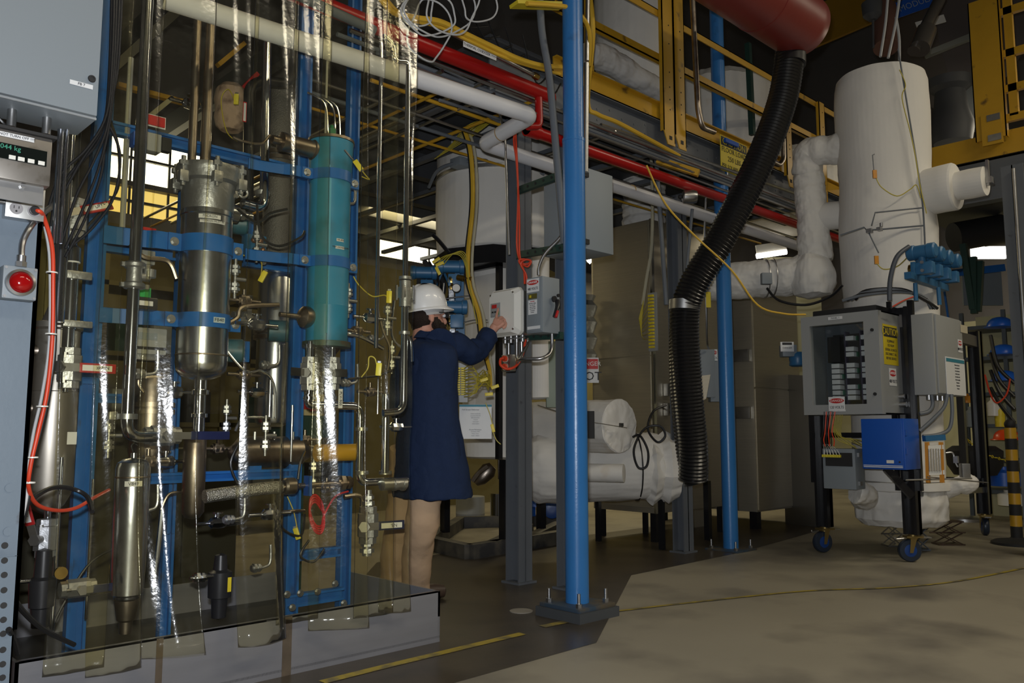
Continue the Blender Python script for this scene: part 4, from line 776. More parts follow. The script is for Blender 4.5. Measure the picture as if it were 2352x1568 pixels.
def chain(pts, label):
    q = spline([Vector(p) for p in pts], 8); mb = MB(); L = 0; last = q[0]; k = 0
    for p in q[1:]:
        if (p - last).length > .04:
            d = (p - last).normalized(); u, v, _ = frame(d); e = u if k % 2 else v; mid = (p + last) / 2
            mb.tube([mid + d * .028 * math.cos(t) + e * .012 * math.sin(t) for t in [i * math.pi / 4 for i in range(8)]], .004, n=5, closed=True, sub=1); last = p; k += 1
    S('plastic_chain', mb, YBRI, label, 'chain')
chain([at(2338, 1000, D=7.1), at(2352, 1010, D=7.0), at(2375, 1030, D=6.8)], 'yellow plastic chain on the right of the barrier post')
chain([at(2210, 1000, D=8.6), at(2235, 1020, D=8.4), at(2270, 1045, D=8.0), at(2325, 1060, D=7.3)], 'yellow plastic chain sagging between the cart and the barrier post')
# lab clutter in the background, right
SH = mat('grey blue shelf steel', (.09, .11, .13), .5)
rk = T('storage_rack', 'grey shelf rack behind the cart holding hard hats and bottles', 'shelf', at(2290, 1120, D=9.6) * 1)
xr = 10.2
def rp_(px, py): return at(px, py, X=xr)
y0, y1 = rp_(2350, 990).y - .3, rp_(2222, 990).y
for z in (.28, .62, 1.0, 1.35, 1.75, 2.1): P('shelf_board', MB().box2((xr, y0, z), (xr + .5, y1, z + .04)), SH, rk)
for y in (y0, (y0 + y1) / 2, y1): P('upright', MB().box2((xr, y - .02, 0), (xr + .04, y + .02, 2.3)), SH, rk)
P('back_sheet', MB().box2((xr + .5, y0, 0), (xr + .51, y1, 2.3)), LABM, rk)
def hat(c, r, m, label, grp=None, f=None):
    t = T('hard_hat', label, 'hard hat', c, grp); f = f or Vector((-1, 0, 0)); s_ = f.cross(ZA)
    mb = MB(); vs = []; N = 24
    prof = [(0, 1.0), (.15, .99), (.4, .93), (.62, .78), (.78, .55), (.86, .28), (.88, 0)]
    P('shell', MB().lathe(c, [(z * r, q * r) for z, q in prof], n=N), m, t)
    P('brim', MB().lathe(c + f * r * .12, [(-.02 * r, 1.0 * r), (0, 1.18 * r), (.05 * r, 1.16 * r), (.1 * r, .9 * r)], n=N), m, t)
    return t
HB = mat('bright blue hat', (.02, .13, .62), .3); HW = mat('white hat shell', (.78, .78, .77), .28, coat=.3)
for px, py, m, l in ((2297, 752, HB, 'blue hard hat on the top shelf of the rack'), (2305, 815, HB, 'blue hard hat on the second shelf of the rack'), (2308, 875, HB, 'blue hard hat on the third shelf of the rack, beside cables'), (2313, 1010, mat('orange hat', (.75, .07, .01), .3), 'orange hard hat on the rack beside the barrier post')):
    c = at(px, py, X=9.9); hat(Vector(c), .13, m, l)
for px, py, w_, h, m, nm, l in ((2220, 905, .05, .1, OCH, 'spray_can', 'small orange capped bottle behind the closed grey cabinet'), (2236, 960, .09, .22, GRAY, 'grey_bottle', 'grey cylinder bottle on the shelf right of the white tank skirt'), (2298, 960, .05, .25, YBRI, 'yellow_bottle', 'tall yellow bottle on the rack near the dark column'), (2308, 1095, .16, .2, BBOX, 'blue_bin', 'dark blue bin on the low shelf behind the barrier post'), (2285, 935, .07, .2, WPLAS, 'white_bottle', 'white bottle on the rack behind the cart post'), (2322, 1140, .12, .16, WPLAS, 'white_bucket', 'white bucket low behind the barrier post')):
    c = at(px, py + 20, X=9.95); S(nm, MB().lathe(c, [(0, w_), (h * .7, w_), (h * .85, w_ * .5), (h, w_ * .5), (h, 0)], n=18), m, l, nm.split('_')[1])
S('blue_strut_frame', MB().bar(at(2185, 628, D=9.2), at(2306, 615, D=9.2), .05, .08, up=ZA).bar(at(2165, 640, D=9.2), at(2200, 880, D=9.2), .02), BLUE, 'blue strut bar below the bright lamp panel at the far right', 'strut')
S('grey_notice_board', MB().box(at(2255, 660, D=9.4), (.45, .03, .42), (RT, FW, ZA)), GRAY, 'plain grey board hanging under the blue strut bar', 'board')
for a, b_ in (((2212, 560), (2235, 710)), ((2236, 590), (2238, 720)), ((2252, 600), (2246, 715))): S('green_post', MB().bar(at(a[0], a[1], D=8.6), at(b_[0], b_[1], D=8.6), .06), GREEN, 'dark green upright post behind the pressure transmitters', 'post', 'green posts behind the transmitters')
S('dark_drum_duct', MB().cyl(at(2190, 545, D=9.5), at(2300, 525, D=9.5), .17, n=28), BFLAT, 'dark horizontal drum under the fluorescent tubes at right', 'duct')
S('dark_plastic_tub', MB().lathe(at(2240, 1090, D=8.8), [(0, .2), (.1, .26), (.25, .27), (.3, .2)], n=24), BFLAT, 'black tub behind the cart under the yellow chain', 'tub')
for i in range(4): S('black_hose', MB().tube([at(2275, 770 + i * 40, D=8.4), at(2292 + i * 2, 840 + i * 30, D=8.3), at(2330, 880 + i * 30, D=8.2)], .018, n=8), BLACK, 'black hose hanging between the cart post and the dark column', 'hose', 'black hoses beside the dark column')
S('red_hose', MB().tube([at(2262, 860, D=8), at(2275, 905, D=8), at(2290, 925, D=8), at(2312, 905, D=8), at(2320, 870, D=8)], .008, n=6), ORANGE, 'thin red hose looping beside the cart post', 'hose')
S('floor_pump_base', MB().lathe(at(2215, 1195, Z=0), [(0, .2), (.03, .2), (.05, .12), (.06, 0)], n=28), GALV, 'round pale metal stand base on the floor behind the tallest tank', 'base')
S('beige_wall_panel', MB().box(at(1824, 760, D=11), (.75, .02, 2.0), (RT, FW, ZA)), LABM, 'cream wall panel seen left of the control panel', 'panel')
# ================================================================ CONTROL BOXES ON THE MIDDLE COLUMN
for px0, py0, px1, py1, D0_, D1_, l in ((1190, 438, 1300, 398, 5.1, 4.75, 'green perforated strut high on the grey column, above the large grey box'), (1190, 586, 1300, 568, 5.1, 4.75, 'green perforated strut carrying the looped orange cables'), (1190, 775, 1290, 770, 5.1, 4.8, 'green strut just below the two control boxes')):
    a, b_ = at(px0, py0, D=D0_), at(px1, py1, D=D1_); t = T('strut_channel', l, 'strut', (a + b_) / 2); P('channel', MB().bar(a, b_, .03, .042, up=ZA), GREEN, t)
    d = (b_ - a).normalized(); n_ = d.cross(ZA); n_ = n_ if n_.dot(FW) < 0 else -n_
    h = MB(); 
    for i in range(6): q = a + d * ((b_ - a).length * (i + .5) / 6) + n_ * .0155; h.cyl(q, q + n_ * .001, .009, n=10)
    P('slot_holes', h, BFLAT, t)
# white drive box, face looking along -X
fx = 3.35; A_ = at(1119, 700, X=fx); B_ = at(1186, 700, X=fx); zt = at(1150, 664, X=fx).z; zb = at(1150, 770, X=fx).z
vy0, vy1 = B_.y, A_.y                                # right, left
vb_ = T('drive_controller', 'white motor drive box with a small red display being pressed by the worker', 'controller', (fx + .1, (vy0 + vy1) / 2, zb))
def octa(x, y0, y1, z0, z1, c): return [(x, y0 + c, z0), (x, y1 - c, z0), (x, y1, z0 + c), (x, y1, z1 - c), (x, y1 - c, z1), (x, y0 + c, z1), (x, y0, z1 - c), (x, y0, z0 + c)]
f0, f1 = octa(fx, vy0 + .02, vy1 - .02, zb + .015, zt - .015, .03), octa(fx + .035, vy0, vy1, zb, zt, .02)
m_ = MB().add(f0 + f1, [tuple(range(8)), tuple(range(15, 7, -1))] + [(i, (i + 1) % 8, 8 + (i + 1) % 8, 8 + i) for i in range(8)]); P('front_cover', m_, WPLAS, vb_, sharp=20)
P('cover_rim', MB().prism(octa(fx + .035, vy0 - .003, vy1 + .003, zb - .003, zt + .003, .02), (.02, 0, 0)), WPLAS, vb_)
P('metal_case', MB().box2((fx + .055, vy0 - .008, zb + .005), (fx + .19, vy1, zt - .02), bev=.003), GALV, vb_, 'bare metal rear case')
dc_ = at(1138, 712, X=fx - .001); kp = P('keypad', MB().box(dc_, (.004, .085, .085), bev=.002), GRAYL, vb_, 'grey keypad with red display')
P('red_display', MB().box(dc_ + Vector((-.003, .008, .022)), (.002, .042, .022)), REDL, kp)
for i in range(2):
    for j in range(2): P('key', MB().box(dc_ + Vector((-.003, .022 - i * .022, -.012 - j * .016)), (.002, .014, .010)), GRAYL if j else BFLAT, kp)
P('green_key', MB().box(dc_ + Vector((-.003, -.026, -.02)), (.002, .016, .02)), mat('green key', (.1, .3, .08), .5), kp)
text(vb_, 'EATON' if False else 'DRIVE', (fx - .001, (vy0 + vy1) / 2 + .04, zt - .06), -YA, ZA, .012, mat('faint grey print', (.45, .45, .42), .6)) if False else None
for y, z in ((vy0 + .03, zt - .03), (vy0 + .03, zb + .03), (vy1 - .03, zt - .03), (vy1 - .03, zb + .03)): P('cover_screw', MB().cyl((fx + .003, y, z), (fx - .003, y, z), .006, n=10), GALV, vb_)
for i in range(4): P('conduit_hub', MB().cyl((fx + .08, vy0 + .03 + i * .05, zb), (fx + .08, vy0 + .03 + i * .05, zb - .04), .014, n=14).cyl((fx + .08, vy0 + .03 + i * .05, zb - .012), (fx + .08, vy0 + .03 + i * .05, zb - .02), .019, n=8), GALV, vb_)
P('spec_sticker', MB().box((fx + .12, vy0 - .0095, (zb + zt) / 2 + .01), (.07, .001, .05)), WHT, vb_)
# grey disconnect switch
gx = 3.38; A2 = at(1210, 700, X=gx); B2 = at(1246, 700, X=gx); z2 = at(1230, 636, X=gx).z; z1_ = at(1230, 764, X=gx).z
ds = T('disconnect_switch', 'grey 480 volt disconnect switch with a black and red side lever', 'switch', (gx + .06, (A2.y + B2.y) / 2, z1_))
P('enclosure', MB().box2((gx, B2.y, z1_), (gx + .145, A2.y, z2), bev=.004), GRAY, ds); P('door_lip', MB().box2((gx - .006, B2.y + .005, z1_ + .008), (gx, A2.y - .003, z2 - .008), bev=.002), GRAY, ds)
yc = (A2.y + B2.y) / 2; hh = z2 - z1_; ww = A2.y - B2.y
danger(ds, (gx - .008, yc + .005, z2 - hh * .15), ww * .78, hh * .24, '480 VOLTS', -YA)
P('yellow_label', MB().box((gx - .008, yc + .008, z2 - hh * .345), (.002, ww * .55, hh * .09)), mat('black yellow label', (.10, .09, .02), .5), ds); P('yellow_square', MB().box((gx - .0095, yc + .025, z2 - hh * .345), (.001, .014, .014)), SGY, ds)
wl_ = P('warning_sheet', MB().box((gx - .008, yc + .008, z2 - hh * .54), (.002, ww * .55, hh * .26)), WHT, ds)
for i in range(7): text(wl_, ['WARNING', 'hazardous voltage', 'turn off power', 'before opening', 'keep door shut', 'see manual', 'for fuses'][i], (gx - .0095, yc + .008, z2 - hh * (.44 + i * .032)), -YA, ZA, .0055, REDL if i == 0 else INK)
P('lower_label', MB().box((gx - .008, yc, z1_ + .03), (.002, ww * .8, .018)), WHT, ds)
hq = Vector((gx + .08, B2.y - .012, z1_ + hh * .42)); lv = P('lever', MB().tube([hq + Vector((.02, -.012, .05)), hq + Vector((-.0, -.03, .01)), hq + Vector((-.03, -.035, -.05))], .011, n=10, rf=lambda t: 1.4 - .3 * t), GRIPK, ds, 'black lever')
P('red_grip', MB().tube([hq + Vector((-.012, -.043, -.015)), hq + Vector((-.03, -.045, -.052))], .009, n=10), REDL, lv, 'red grip'); P('lever_hub', MB().cyl(hq + ZA * .06, hq + ZA * .06 - YA * .012, .018, n=16).cyl(hq + Vector((.035, 0, .085)), hq + Vector((.035, -.01, .085)), .010, n=12), GRIPK, ds)
# bent conduit between them and up
cz = zb - .03
P1 = Vector((fx + .08, vy0 + .08, cz)); P2 = Vector((gx + .11, B2.y + .03, z1_))
S('steel_conduit', MB().pipe([P1, P1 - ZA * .14, at(1190, 824, D=4.78), at(1250, 824, D=4.72), P2 - ZA * .10, P2], .0105, bend=.06, n=12), GALV, 'bent bright conduit loop joining the drive box to the disconnect switch', 'conduit')
S('steel_conduit', MB().tube([P1 + YA * .0 - YA * .04, P1 - YA * .04 - ZA * .1, at(1192, 822, D=4.85), at(1210, 790, D=5.0), at(1212, 775, D=5.0)], .010, n=10), GALV, 'short second conduit bending up behind the drive box', 'conduit')
S('steel_conduit', MB().tube([at(1237, 632, D=4.8), at(1238, 612, D=4.8), at(1252, 582, D=4.8), at(1280, 553, D=4.8), at(1290, 540, D=4.8)], .010, n=10), GALV, 'bent conduit rising from the top of the disconnect switch', 'conduit')
S('steel_conduit', MB().cyl(at(1170, 585, D=5.15), at(1160, 320, D=5.15), .008, n=10).cyl(at(1160, 320, D=5.15), at(1148, 260, D=5.2), .008, n=8), GALV, 'thin galvanised conduit up the left edge of the grey column', 'conduit')
# orange cables
S('orange_cable', MB().tube([at(1188, 285, D=5.1), at(1180, 320, D=5.1), at(1186, 370, D=5.08), at(1190, 450, D=5.05), at(1187, 560, D=5.02), at(1196, 600, D=5.0), at(1212, 606, D=5.0), at(1218, 598, D=5.0), at(1200, 595, D=4.98), at(1192, 600, D=4.98), at(1203, 620, D=4.98), at(1205, 652, D=4.98)], .006, n=8), ORANGE, 'orange cord running down the grey column to a coil above the boxes', 'cable')
S('orange_cable', MB().tube([at(1184, 300, D=5.1), at(1188, 380, D=5.08), at(1193, 500, D=5.05), at(1194, 590, D=5.0), at(1210, 612, D=4.97), at(1220, 600, D=4.97), at(1208, 596, D=4.96), at(1196, 606, D=4.97), at(1208, 630, D=4.97), at(1210, 652, D=4.98)], .006, n=8), ORANGE, 'second orange cord twisted round the first on the grey column', 'cable')
S('orange_cable', MB().tube([at(1207, 780, D=4.98), at(1200, 815, D=4.95), at(1185, 840, D=4.9), at(1165, 847, D=4.88), at(1150, 838, D=4.87), at(1150, 825, D=4.86), at(1158, 822, D=4.85)], .008, n=8), ORANGE, 'orange cord looping from the column down to the small outlet box', 'cable')
oc = at(1160, 833, X=3.42); ob = T('outlet_box', 'small metal outlet box hanging below the white drive box', 'outlet', oc)
P('box', MB().box(oc + XA * .03, (.05, .075, .10), bev=.004), GALV, ob); P('receptacle', MB().cyl(oc + Vector((.004, 0, .024)), oc + Vector((-.004, 0, .024)), .022).cyl(oc + Vector((.004, 0, -.024)), oc + Vector((-.004, 0, -.024)), .022), mat('ivory', (.6, .55, .45), .5), ob); P('orange_plug', MB().cyl(oc + Vector((-.004, -.01, .024)), oc + Vector((-.02, -.01, .024)), .018).cyl(oc + Vector((-.004, -.01, -.024)), oc + Vector((-.02, -.01, -.024)), .018), ORANGE, ob); P('conduit_hub', MB().cyl(oc + Vector((.03, 0, .05)), oc + Vector((.03, 0, .12)), .010), GALV, ob)
# large grey box behind the near blue column
gq = at(1343, 480, Y=3.22); g0 = at(1408, 480, Y=3.22)
zt1, zb1 = at(1343, 383, Y=3.22).z, at(1343, 570, Y=3.22).z
lb_ = T('large_grey_box', 'large grey electrical box mounted behind the near blue column', 'electrical box', (gq.x, 3.4, zb1))
gl = at(1250, 480, X=gq.x)
P('cabinet_body', MB().box2((gq.x, 3.22, zb1), (g0.x, gl.y, zt1), bev=.004), GRAY, lb_); P('door', MB().box2((gq.x - .014, 3.24, zb1 + .01), (gq.x, gl.y - .01, zt1 - .01), bev=.003), GRAY, lb_)
for z in (zb1 + .04, zt1 - .05): P('hinge', MB().box((gq.x + .0, 3.215, z), (.05, .02, .03)), BFLAT, lb_)
# ================================================================ TRANSMITTERS AND PATCH PANEL LEFT OF THE TANK
def xmit(px, py, D, label, ax=None, L=.15, r=.05):
    c = at(px, py, D=D); ax = ax or (RT * .98 + ZA * .0 + FW * .1).normalized(); t = T('pressure_transmitter', label, 'transmitter', c - ZA * .05, 'pressure transmitters behind the worker')
    P('housing', MB().lathe(c - ax * L * .6, [(.01, r * .7), (.0, r * .75), (0, r), (.035, r), (.04, r * .88), (L, r * .88), (L + .005, r), (L + .035, r), (L + .04, r * .8), (L + .04, 0)], axis=ax, n=26), XMIT, t)
    P('face_window', MB().cyl(c - ax * (L * .6 - .012), c - ax * (L * .6 - .008), r * .72), BFLAT, t)
    P('flange_body', MB().box(c - ZA * (r + .05) + ax * .03, (.09, .07, .09), (ax, FW, ZA), bev=.008), XMIT, t)
xmit(1035, 612, 5.7, 'upper blue pressure transmitter right of the hard hat'); xmit(972, 626, 5.9, 'blue pressure transmitter just above the hard hat'); xmit(1040, 705, 5.6, 'lower blue pressure transmitter level with the hat brim')
tb = T('manifold_board', 'blue manifold board with gauge and brass valves behind the worker', 'manifold', at(1055, 780, D=5.75))
P('back_rail', MB().bar(at(1055, 615, D=5.75), at(1058, 795, D=5.75), .06, .03, up=FW), XMIT, tb); P('back_rail', MB().bar(at(1036, 640, D=5.78), at(1040, 790, D=5.78), .035, .02, up=FW), CAST, tb)
gc = at(1048, 661, D=5.62); P('gauge', MB().lathe(gc, [(0, .026), (.0, .031), (.03, .031), (.03, 0)], axis=FW, n=24), BFLAT, tb); P('gauge_dial', MB().cyl(gc - FW * .001, gc + FW * .002, .026, n=24), WPLAS, tb, 'white gauge dial')
for i, (px, py) in enumerate(((1034, 645), (1038, 660), (1036, 735), (1038, 750), (1050, 770), (1060, 780), (1030, 790))): P('brass_valve', MB().box(at(px, py, D=5.68), (.035, .03, .03), (RT, FW, ZA), bev=.004).cyl(at(px, py, D=5.68), at(px, py - 9, D=5.66), .010, n=10), BRASS if i < 4 else CAST, tb)
P('regulator', MB().cyl(at(1052, 637, D=5.65), at(1068, 640, D=5.62), .022, n=16).cyl(at(1068, 640, D=5.62), at(1084, 641, D=5.6), .017, n=14), BRASS, tb, 'dark brass regulator')
P('impulse_tubing', MB().tube([at(1005, 690, D=5.6), at(1040, 683, D=5.6), at(1085, 679, D=5.6)], .005, n=6).tube([at(1060, 742, D=5.6), at(1090, 735, D=5.6), at(1120, 735, D=5.6)], .005, n=6).tube([at(1020, 650, D=5.7), at(1018, 690, D=5.7), at(1030, 730, D=5.7)], .005, n=6), GALV, tb)
S('dark_valve_cluster', MB().box(at(985, 650, D=6.1), (.18, .1, .2), (RT, FW, ZA), bev=.03).box(at(1000, 700, D=6.1), (.14, .1, .3), (RT, FW, ZA), bev=.03).tube([at(975, 600, D=6), at(1000, 640, D=5.95), at(1010, 700, D=5.95), at(1020, 790, D=6)], .02).tube([at(1005, 620, D=6), at(1020, 660, D=5.95), at(1000, 720, D=5.95)], .018), BFLAT, 'dark cluster of valves and hoses right behind the hard hat', 'valve cluster')
for i, (px, py, a) in enumerate(((1002, 598, .6), (1010, 606, .4), (1006, 622, -1.1))):
    c = at(px, py, D=5.6); d = RT * math.cos(a) + ZA * math.sin(a); S('thermocouple_plug', MB().bar(c - d * .03, c + d * .03, .022, .014, up=FW, bev=.003), YBRI, 'yellow thermocouple plug left of the upper blue transmitter', 'plug', 'plugs beside the upper transmitter')
# yellow cable bundle down the tank
for i, (dx, r, m, l) in enumerate(((0, .014, YCAB, 'thick yellow cable down the front of the white tank'), (-7, .006, BLACK, 'black cable beside the yellow bundle on the white tank'), (9, .010, mat('beige cable', (.45, .42, .3), .6), 'beige cable beside the yellow bundle on the white tank'), (-3, .009, YCAB, 'thinner yellow cable beside the thick one on the white tank'))):
    S('tank_cable', MB().tube([at(1068 + dx, 300, D=5.75), at(1080 + dx, 340, D=5.7), at(1086 + dx, 400, D=5.7), at(1086 + dx, 480, D=5.7), at(1076 + dx, 580, D=5.65), at(1078 + dx, 650, D=5.6), at(1100 + dx, 720, D=5.6), at(1110 + dx, 790, D=5.55), at(1125 + dx * .6, 850, D=5.5), at(1128 + dx * .4, 890, D=5.5)], r, n=8), m, l, 'cable')
for i in range(8):
    S('yellow_wire', MB().tube([at(1040 - i * 6, 330 + i * 5, D=6.0), at(1060, 300 + i * 4, D=5.8), at(1080 + i * 2, 285 + i * 3, D=5.7), at(1100 + i * 4, 280, D=5.8), at(1085, 310, D=5.7)], .003, n=5), YWIRE, 'thin yellow sensor wire looping at the top of the white tank', 'wire', 'yellow wires at the top of the white tank')
pp = T('patch_panel', 'grey patch strip full of yellow thermocouple plugs right of the lab coat', 'panel', at(1062, 915, D=5.2))
P('backing_plate', MB().box(at(1058, 876, D=5.22), (.09, .01, .26), (RT, FW, ZA)), GRAYL, pp)
for i in range(12):
    for j in range(2): P('yellow_plug', MB().box(at(1053 + j * 11, 846 + i * 5.4, D=5.19), (.026, .035, .011), (RT, FW, ZA), bev=.002), YBRI, pp)
for i in range(14):
    S('yellow_wire', MB().tube([at(1066, 846 + i * 5, D=5.17), at(1082 + (i * 7) % 13, 838 + i * 5 + (i % 3) * 4, D=5.1), at(1098 + (i * 5) % 11, 858 + (i * 11) % 30, D=5.15), at(1112 + (i % 4) * 4, 850 + (i * 7) % 40, D=5.25), at(1122, 880 + i % 5 * 4, D=5.35)], .0032, n=5), YWIRE, 'thin yellow wire fanning out of the patch strip', 'wire', 'yellow wires fanning out of the patch strip')
for i, (px, py, a) in enumerate(((1112, 872, .3), (1123, 905, .1), (1137, 888, .35), (1132, 983, -1.3))):
    c = at(px, py, D=5.1); d = RT * math.cos(a) + ZA * math.sin(a); S('thermocouple_plug', MB().bar(c - d * .025, c + d * .025, .02, .014, up=FW, bev=.003), YBRI, 'loose yellow thermocouple plug dangling ' + ['beside the patch strip', 'just above the poster', 'rightmost, next to the grey column', 'in front of the poster edge'][i], 'plug')
S('yellow_wire', MB().tube([at(1115, 925, D=5.1), at(1125, 950, D=5.1), at(1131, 975, D=5.1)], .003, n=5).tube([at(1132, 990, D=5.1), at(1140, 1010, D=5.1), at(1150, 1020, D=5.1)], .003, n=5), YWIRE, 'thin wire of the plug dangling over the poster', 'wire')
pc_ = at(1092, 968, D=5.25); ps = T('printed_poster', 'white poster headed Full Stream Reformer on the lower tank', 'poster', pc_ - ZA * .11)
pu = (RT * .98 - FW * .0).normalized(); P('sheet', panel(MB(), pc_, pu, ZA, .205, .215, .003), WHT, ps); P('blue_header', panel(MB(), pc_ + ZA * .1 - FW * .002, pu, ZA, .205, .013, .001), mat('teal print', (.03, .2, .28), .6), ps)
for i, (s, h_) in enumerate((('Full Stream Reformer', .009), ('', .0), ('Catalyst vessel for the', .005), ('conversion of tars and', .005), ('light hydrocarbons', .005), ('- fixed bed', .005), ('- nickel catalyst', .005), ('- electric heaters', .005), ('', 0), ('', 0), ('Process Parameters', .007), ('Temperature  900 C', .005), ('Pressure  30 psi', .005), ('Volume  120 liters', .005))):
    if s: text(ps, s, pc_ + ZA * (.075 - i * .0125) - FW * .0035 - pu * (.03 if i < 2 else 0), pu, ZA, h_, INK)
S('dark_motor', MB().lathe(at(1112, 1090, D=6.9), [(-.1, .03), (-.05, .06), (.05, .07), (.1, .04)], axis=(RT + ZA).normalized(), n=14).tube([at(1085, 1105, D=6.8), at(1100, 1085, D=6.8), at(1120, 1070, D=6.8)], .02).cyl(at(1146, 1035, D=6.8), at(1147, 1100, D=6.8), .012), STD, 'dark drain valve and pipework under the white tank', 'valve')
S('blue_cart_wheel', MB().lathe(at(1268, 1170, D=8.2), [(-.02, .02), (-.02, .07), (-.015, .085), (.015, .085), (.02, .07), (.02, .02)], axis=FW, n=24), HUBB, 'blue wheel of a trolley seen under the horizontal vessel', 'wheel')
S('blue_trolley', MB().bar(at(1215, 1155, D=8.3), at(1290, 1160, D=8.3), .08, .06, up=ZA).bar(at(1222, 1120, D=8.3), at(1222, 1185, D=8.3), .05), BBOX, 'bright blue trolley frame under the horizontal vessel', 'trolley')
# danger sign between column and oven
dg_ = at(1352, 850, D=6.6); dgo = T('danger_board', 'white and red danger board half hidden behind the near blue column', 'sign', dg_ - ZA * .1); P('plate', panel(MB(), dg_, RT, ZA, .16, .2, .004), WHT, dgo); P('red_band', panel(MB(), dg_ + ZA * .05 - FW * .003, RT, ZA, .15, .08, .002), REDL, dgo); text(dgo, 'DANGER', dg_ + ZA * .05 - FW * .005, RT, ZA, .035, INKW); text(dgo, 'HOT', dg_ - ZA * .05 - FW * .004, RT, ZA, .07, INK)
S('foil_wrapped_pipe', MB().lathe(at(1346, 790, D=7.6), [(k * .05 - .3, .09 + .02 * math.sin(k * 2.1)) for k in range(16)], n=20, wob=soft(.12, 7, 13)), mat('crinkled foil', (.55, .55, .5), .35, .8, bump=.6, bscale=30), 'crinkled foil wrapped pipe in the gap right of the near blue column', 'pipe')
S('grey_green_cabinet', MB().box(at(1272, 860, D=6.3), (.12, .1, .5), (RT, FW, ZA), bev=.005), mat('grey green paint', (.20, .24, .18), .5), 'narrow grey green box left of the near blue column', 'box')
# switch box on the cabinet beside the far blue column
sw = T('disconnect_switch', 'grey disconnect switch partly hidden by the far blue column', 'switch', at(1625, 915, D=7.3)); c = at(1622, 858, D=7.3)
P('enclosure', MB().box(c, (.13, .12, .42), (RT, FW, ZA), bev=.004), GRAY, sw); P('side', MB().box(at(1640, 868, D=7.32), (.09, .1, .42), (RT, FW, ZA), bev=.004), GRAY, sw); danger(sw, at(1640, 815, D=7.26), .06, .1, '480 VOLTS', RT)
S('wire_sheath_conduit', MB().tube([at(1622, 430, D=6.9), at(1618, 560, D=6.95), at(1622, 700, D=7.0), at(1624, 780, D=7.1), at(1628, 800, D=7.2)], .010, n=8), GALV, 'galvanised flexible conduit down to the partly hidden switch', 'conduit')
for px0, px1, py0, py1, D, r in ((1505, 1530, 330, 700, 6.4, .018), (1590, 1575, 480, 640, 6.5, .013)): S('grey_conduit', MB().cyl(at(px0, py0, D=D), at(px1, py1, D=D), r, n=12), CONDG, 'grey conduit beside the column behind the black hose' + (', left one' if px0 < 1550 else ', right one'), 'conduit')
mtc = at(1585, 452, D=6.2); mt = T('level_transmitter', 'round grey transmitter head at the top of the column behind the hose', 'transmitter', mtc); P('head', MB().lathe(mtc, [(-.06, .03), (-.05, .05), (.02, .055), (.05, .045), (.06, 0)], axis=RT, n=22), GALV, mt); P('black_knob', MB().ball(mtc - RT * .075, .018), BFLAT, mt)
S('strut_channel', MB().bar(at(1510, 368, D=6.2), at(1605, 398, D=6.1), .05, .05, up=ZA), YEL, 'yellow angle piece on top of the column behind the black hose', 'bracket')
fn = at(1600, 732, D=6.9); fo = T('camera_flange', 'round white pipe stub with an open end on the oven right side', 'pipe', fn); P('stub', MB().lathe(fn, [(-.12, .05), (0, .05), (0, .035), (-.1, .035)], axis=(RT - FW * .6).normalized(), n=24), WPIPE, fo); P('flange', MB().lathe(fn, [(-.02, .05), (-.02, .062), (.0, .062), (.0, .05)], axis=(RT - FW * .6).normalized(), n=24), WPIPE, fo)
S('metal_scoop', MB().prism([at(1593, 865, D=6.9), at(1632, 860, D=6.9), at(1622, 915, D=6.9), at(1600, 930, D=6.9)], FW * .08), SHEET, 'shiny metal chute beside the hanging black hose', 'chute')
yl = at(1627, 688, D=6.8); S('yellow_tag_sign', panel(MB(), yl, RT, ZA, .04, .13, .003), SGY, 'small yellow sign edge just left of the far blue column', 'sign')
# ================================================================ PERSON
pcn = at(985, 1380, Z=0); pcx = Vector((2.86, 3.66, 0))
FB_ = XA.copy(); f_ = (XA + RT * .55).normalized(); s_ = f_.cross(ZA).normalized()                              # facing, right hand side
def pp_(px, py, D): return at(px, py, D=D)
hc = pp_(984, 728, 4.66)                              # head centre
sh = pp_(1018, 790, 4.60); el = pp_(1082, 811, 4.72); wr = pp_(1128, 765, 4.84)
body = MB()
# head: skull, jaw, nose, ears
body.ball(hc + ZA * .02 - f_ * .012, .098, n=22, sc=(1.02, .80, 1.0)); body.ball(hc + f_ * .03 - ZA * .045, .066, n=18, sc=(1.0, .86, 1.05)); body.ball(hc + f_ * .062 - ZA * .082, .032, n=12, sc=(1.0, 1.1, .8))
body.tube([hc + f_ * .082 + ZA * .015, hc + f_ * .104 - ZA * .02, hc + f_ * .092 - ZA * .03], .012, n=10, rf=lambda t: .7 + .5 * t)
for k in (-1, 1): body.ball(hc + s_ * k * .078 - f_ * .01 - ZA * .012, .026, n=12, sc=(.7, .32, 1.15)); body.ball(hc + s_ * k * .034 + f_ * .07 + ZA * .022, .018, n=10, sc=(.8, 1.2, .6))
ch = Vector((pcx.x, pcx.y, 1.36))
body.tube([hc - f_ * .02 - ZA * .05, hc - f_ * .03 - ZA * .12, ch + ZA * .10], .058, n=16, rf=lambda t: 1 + .15 * t)
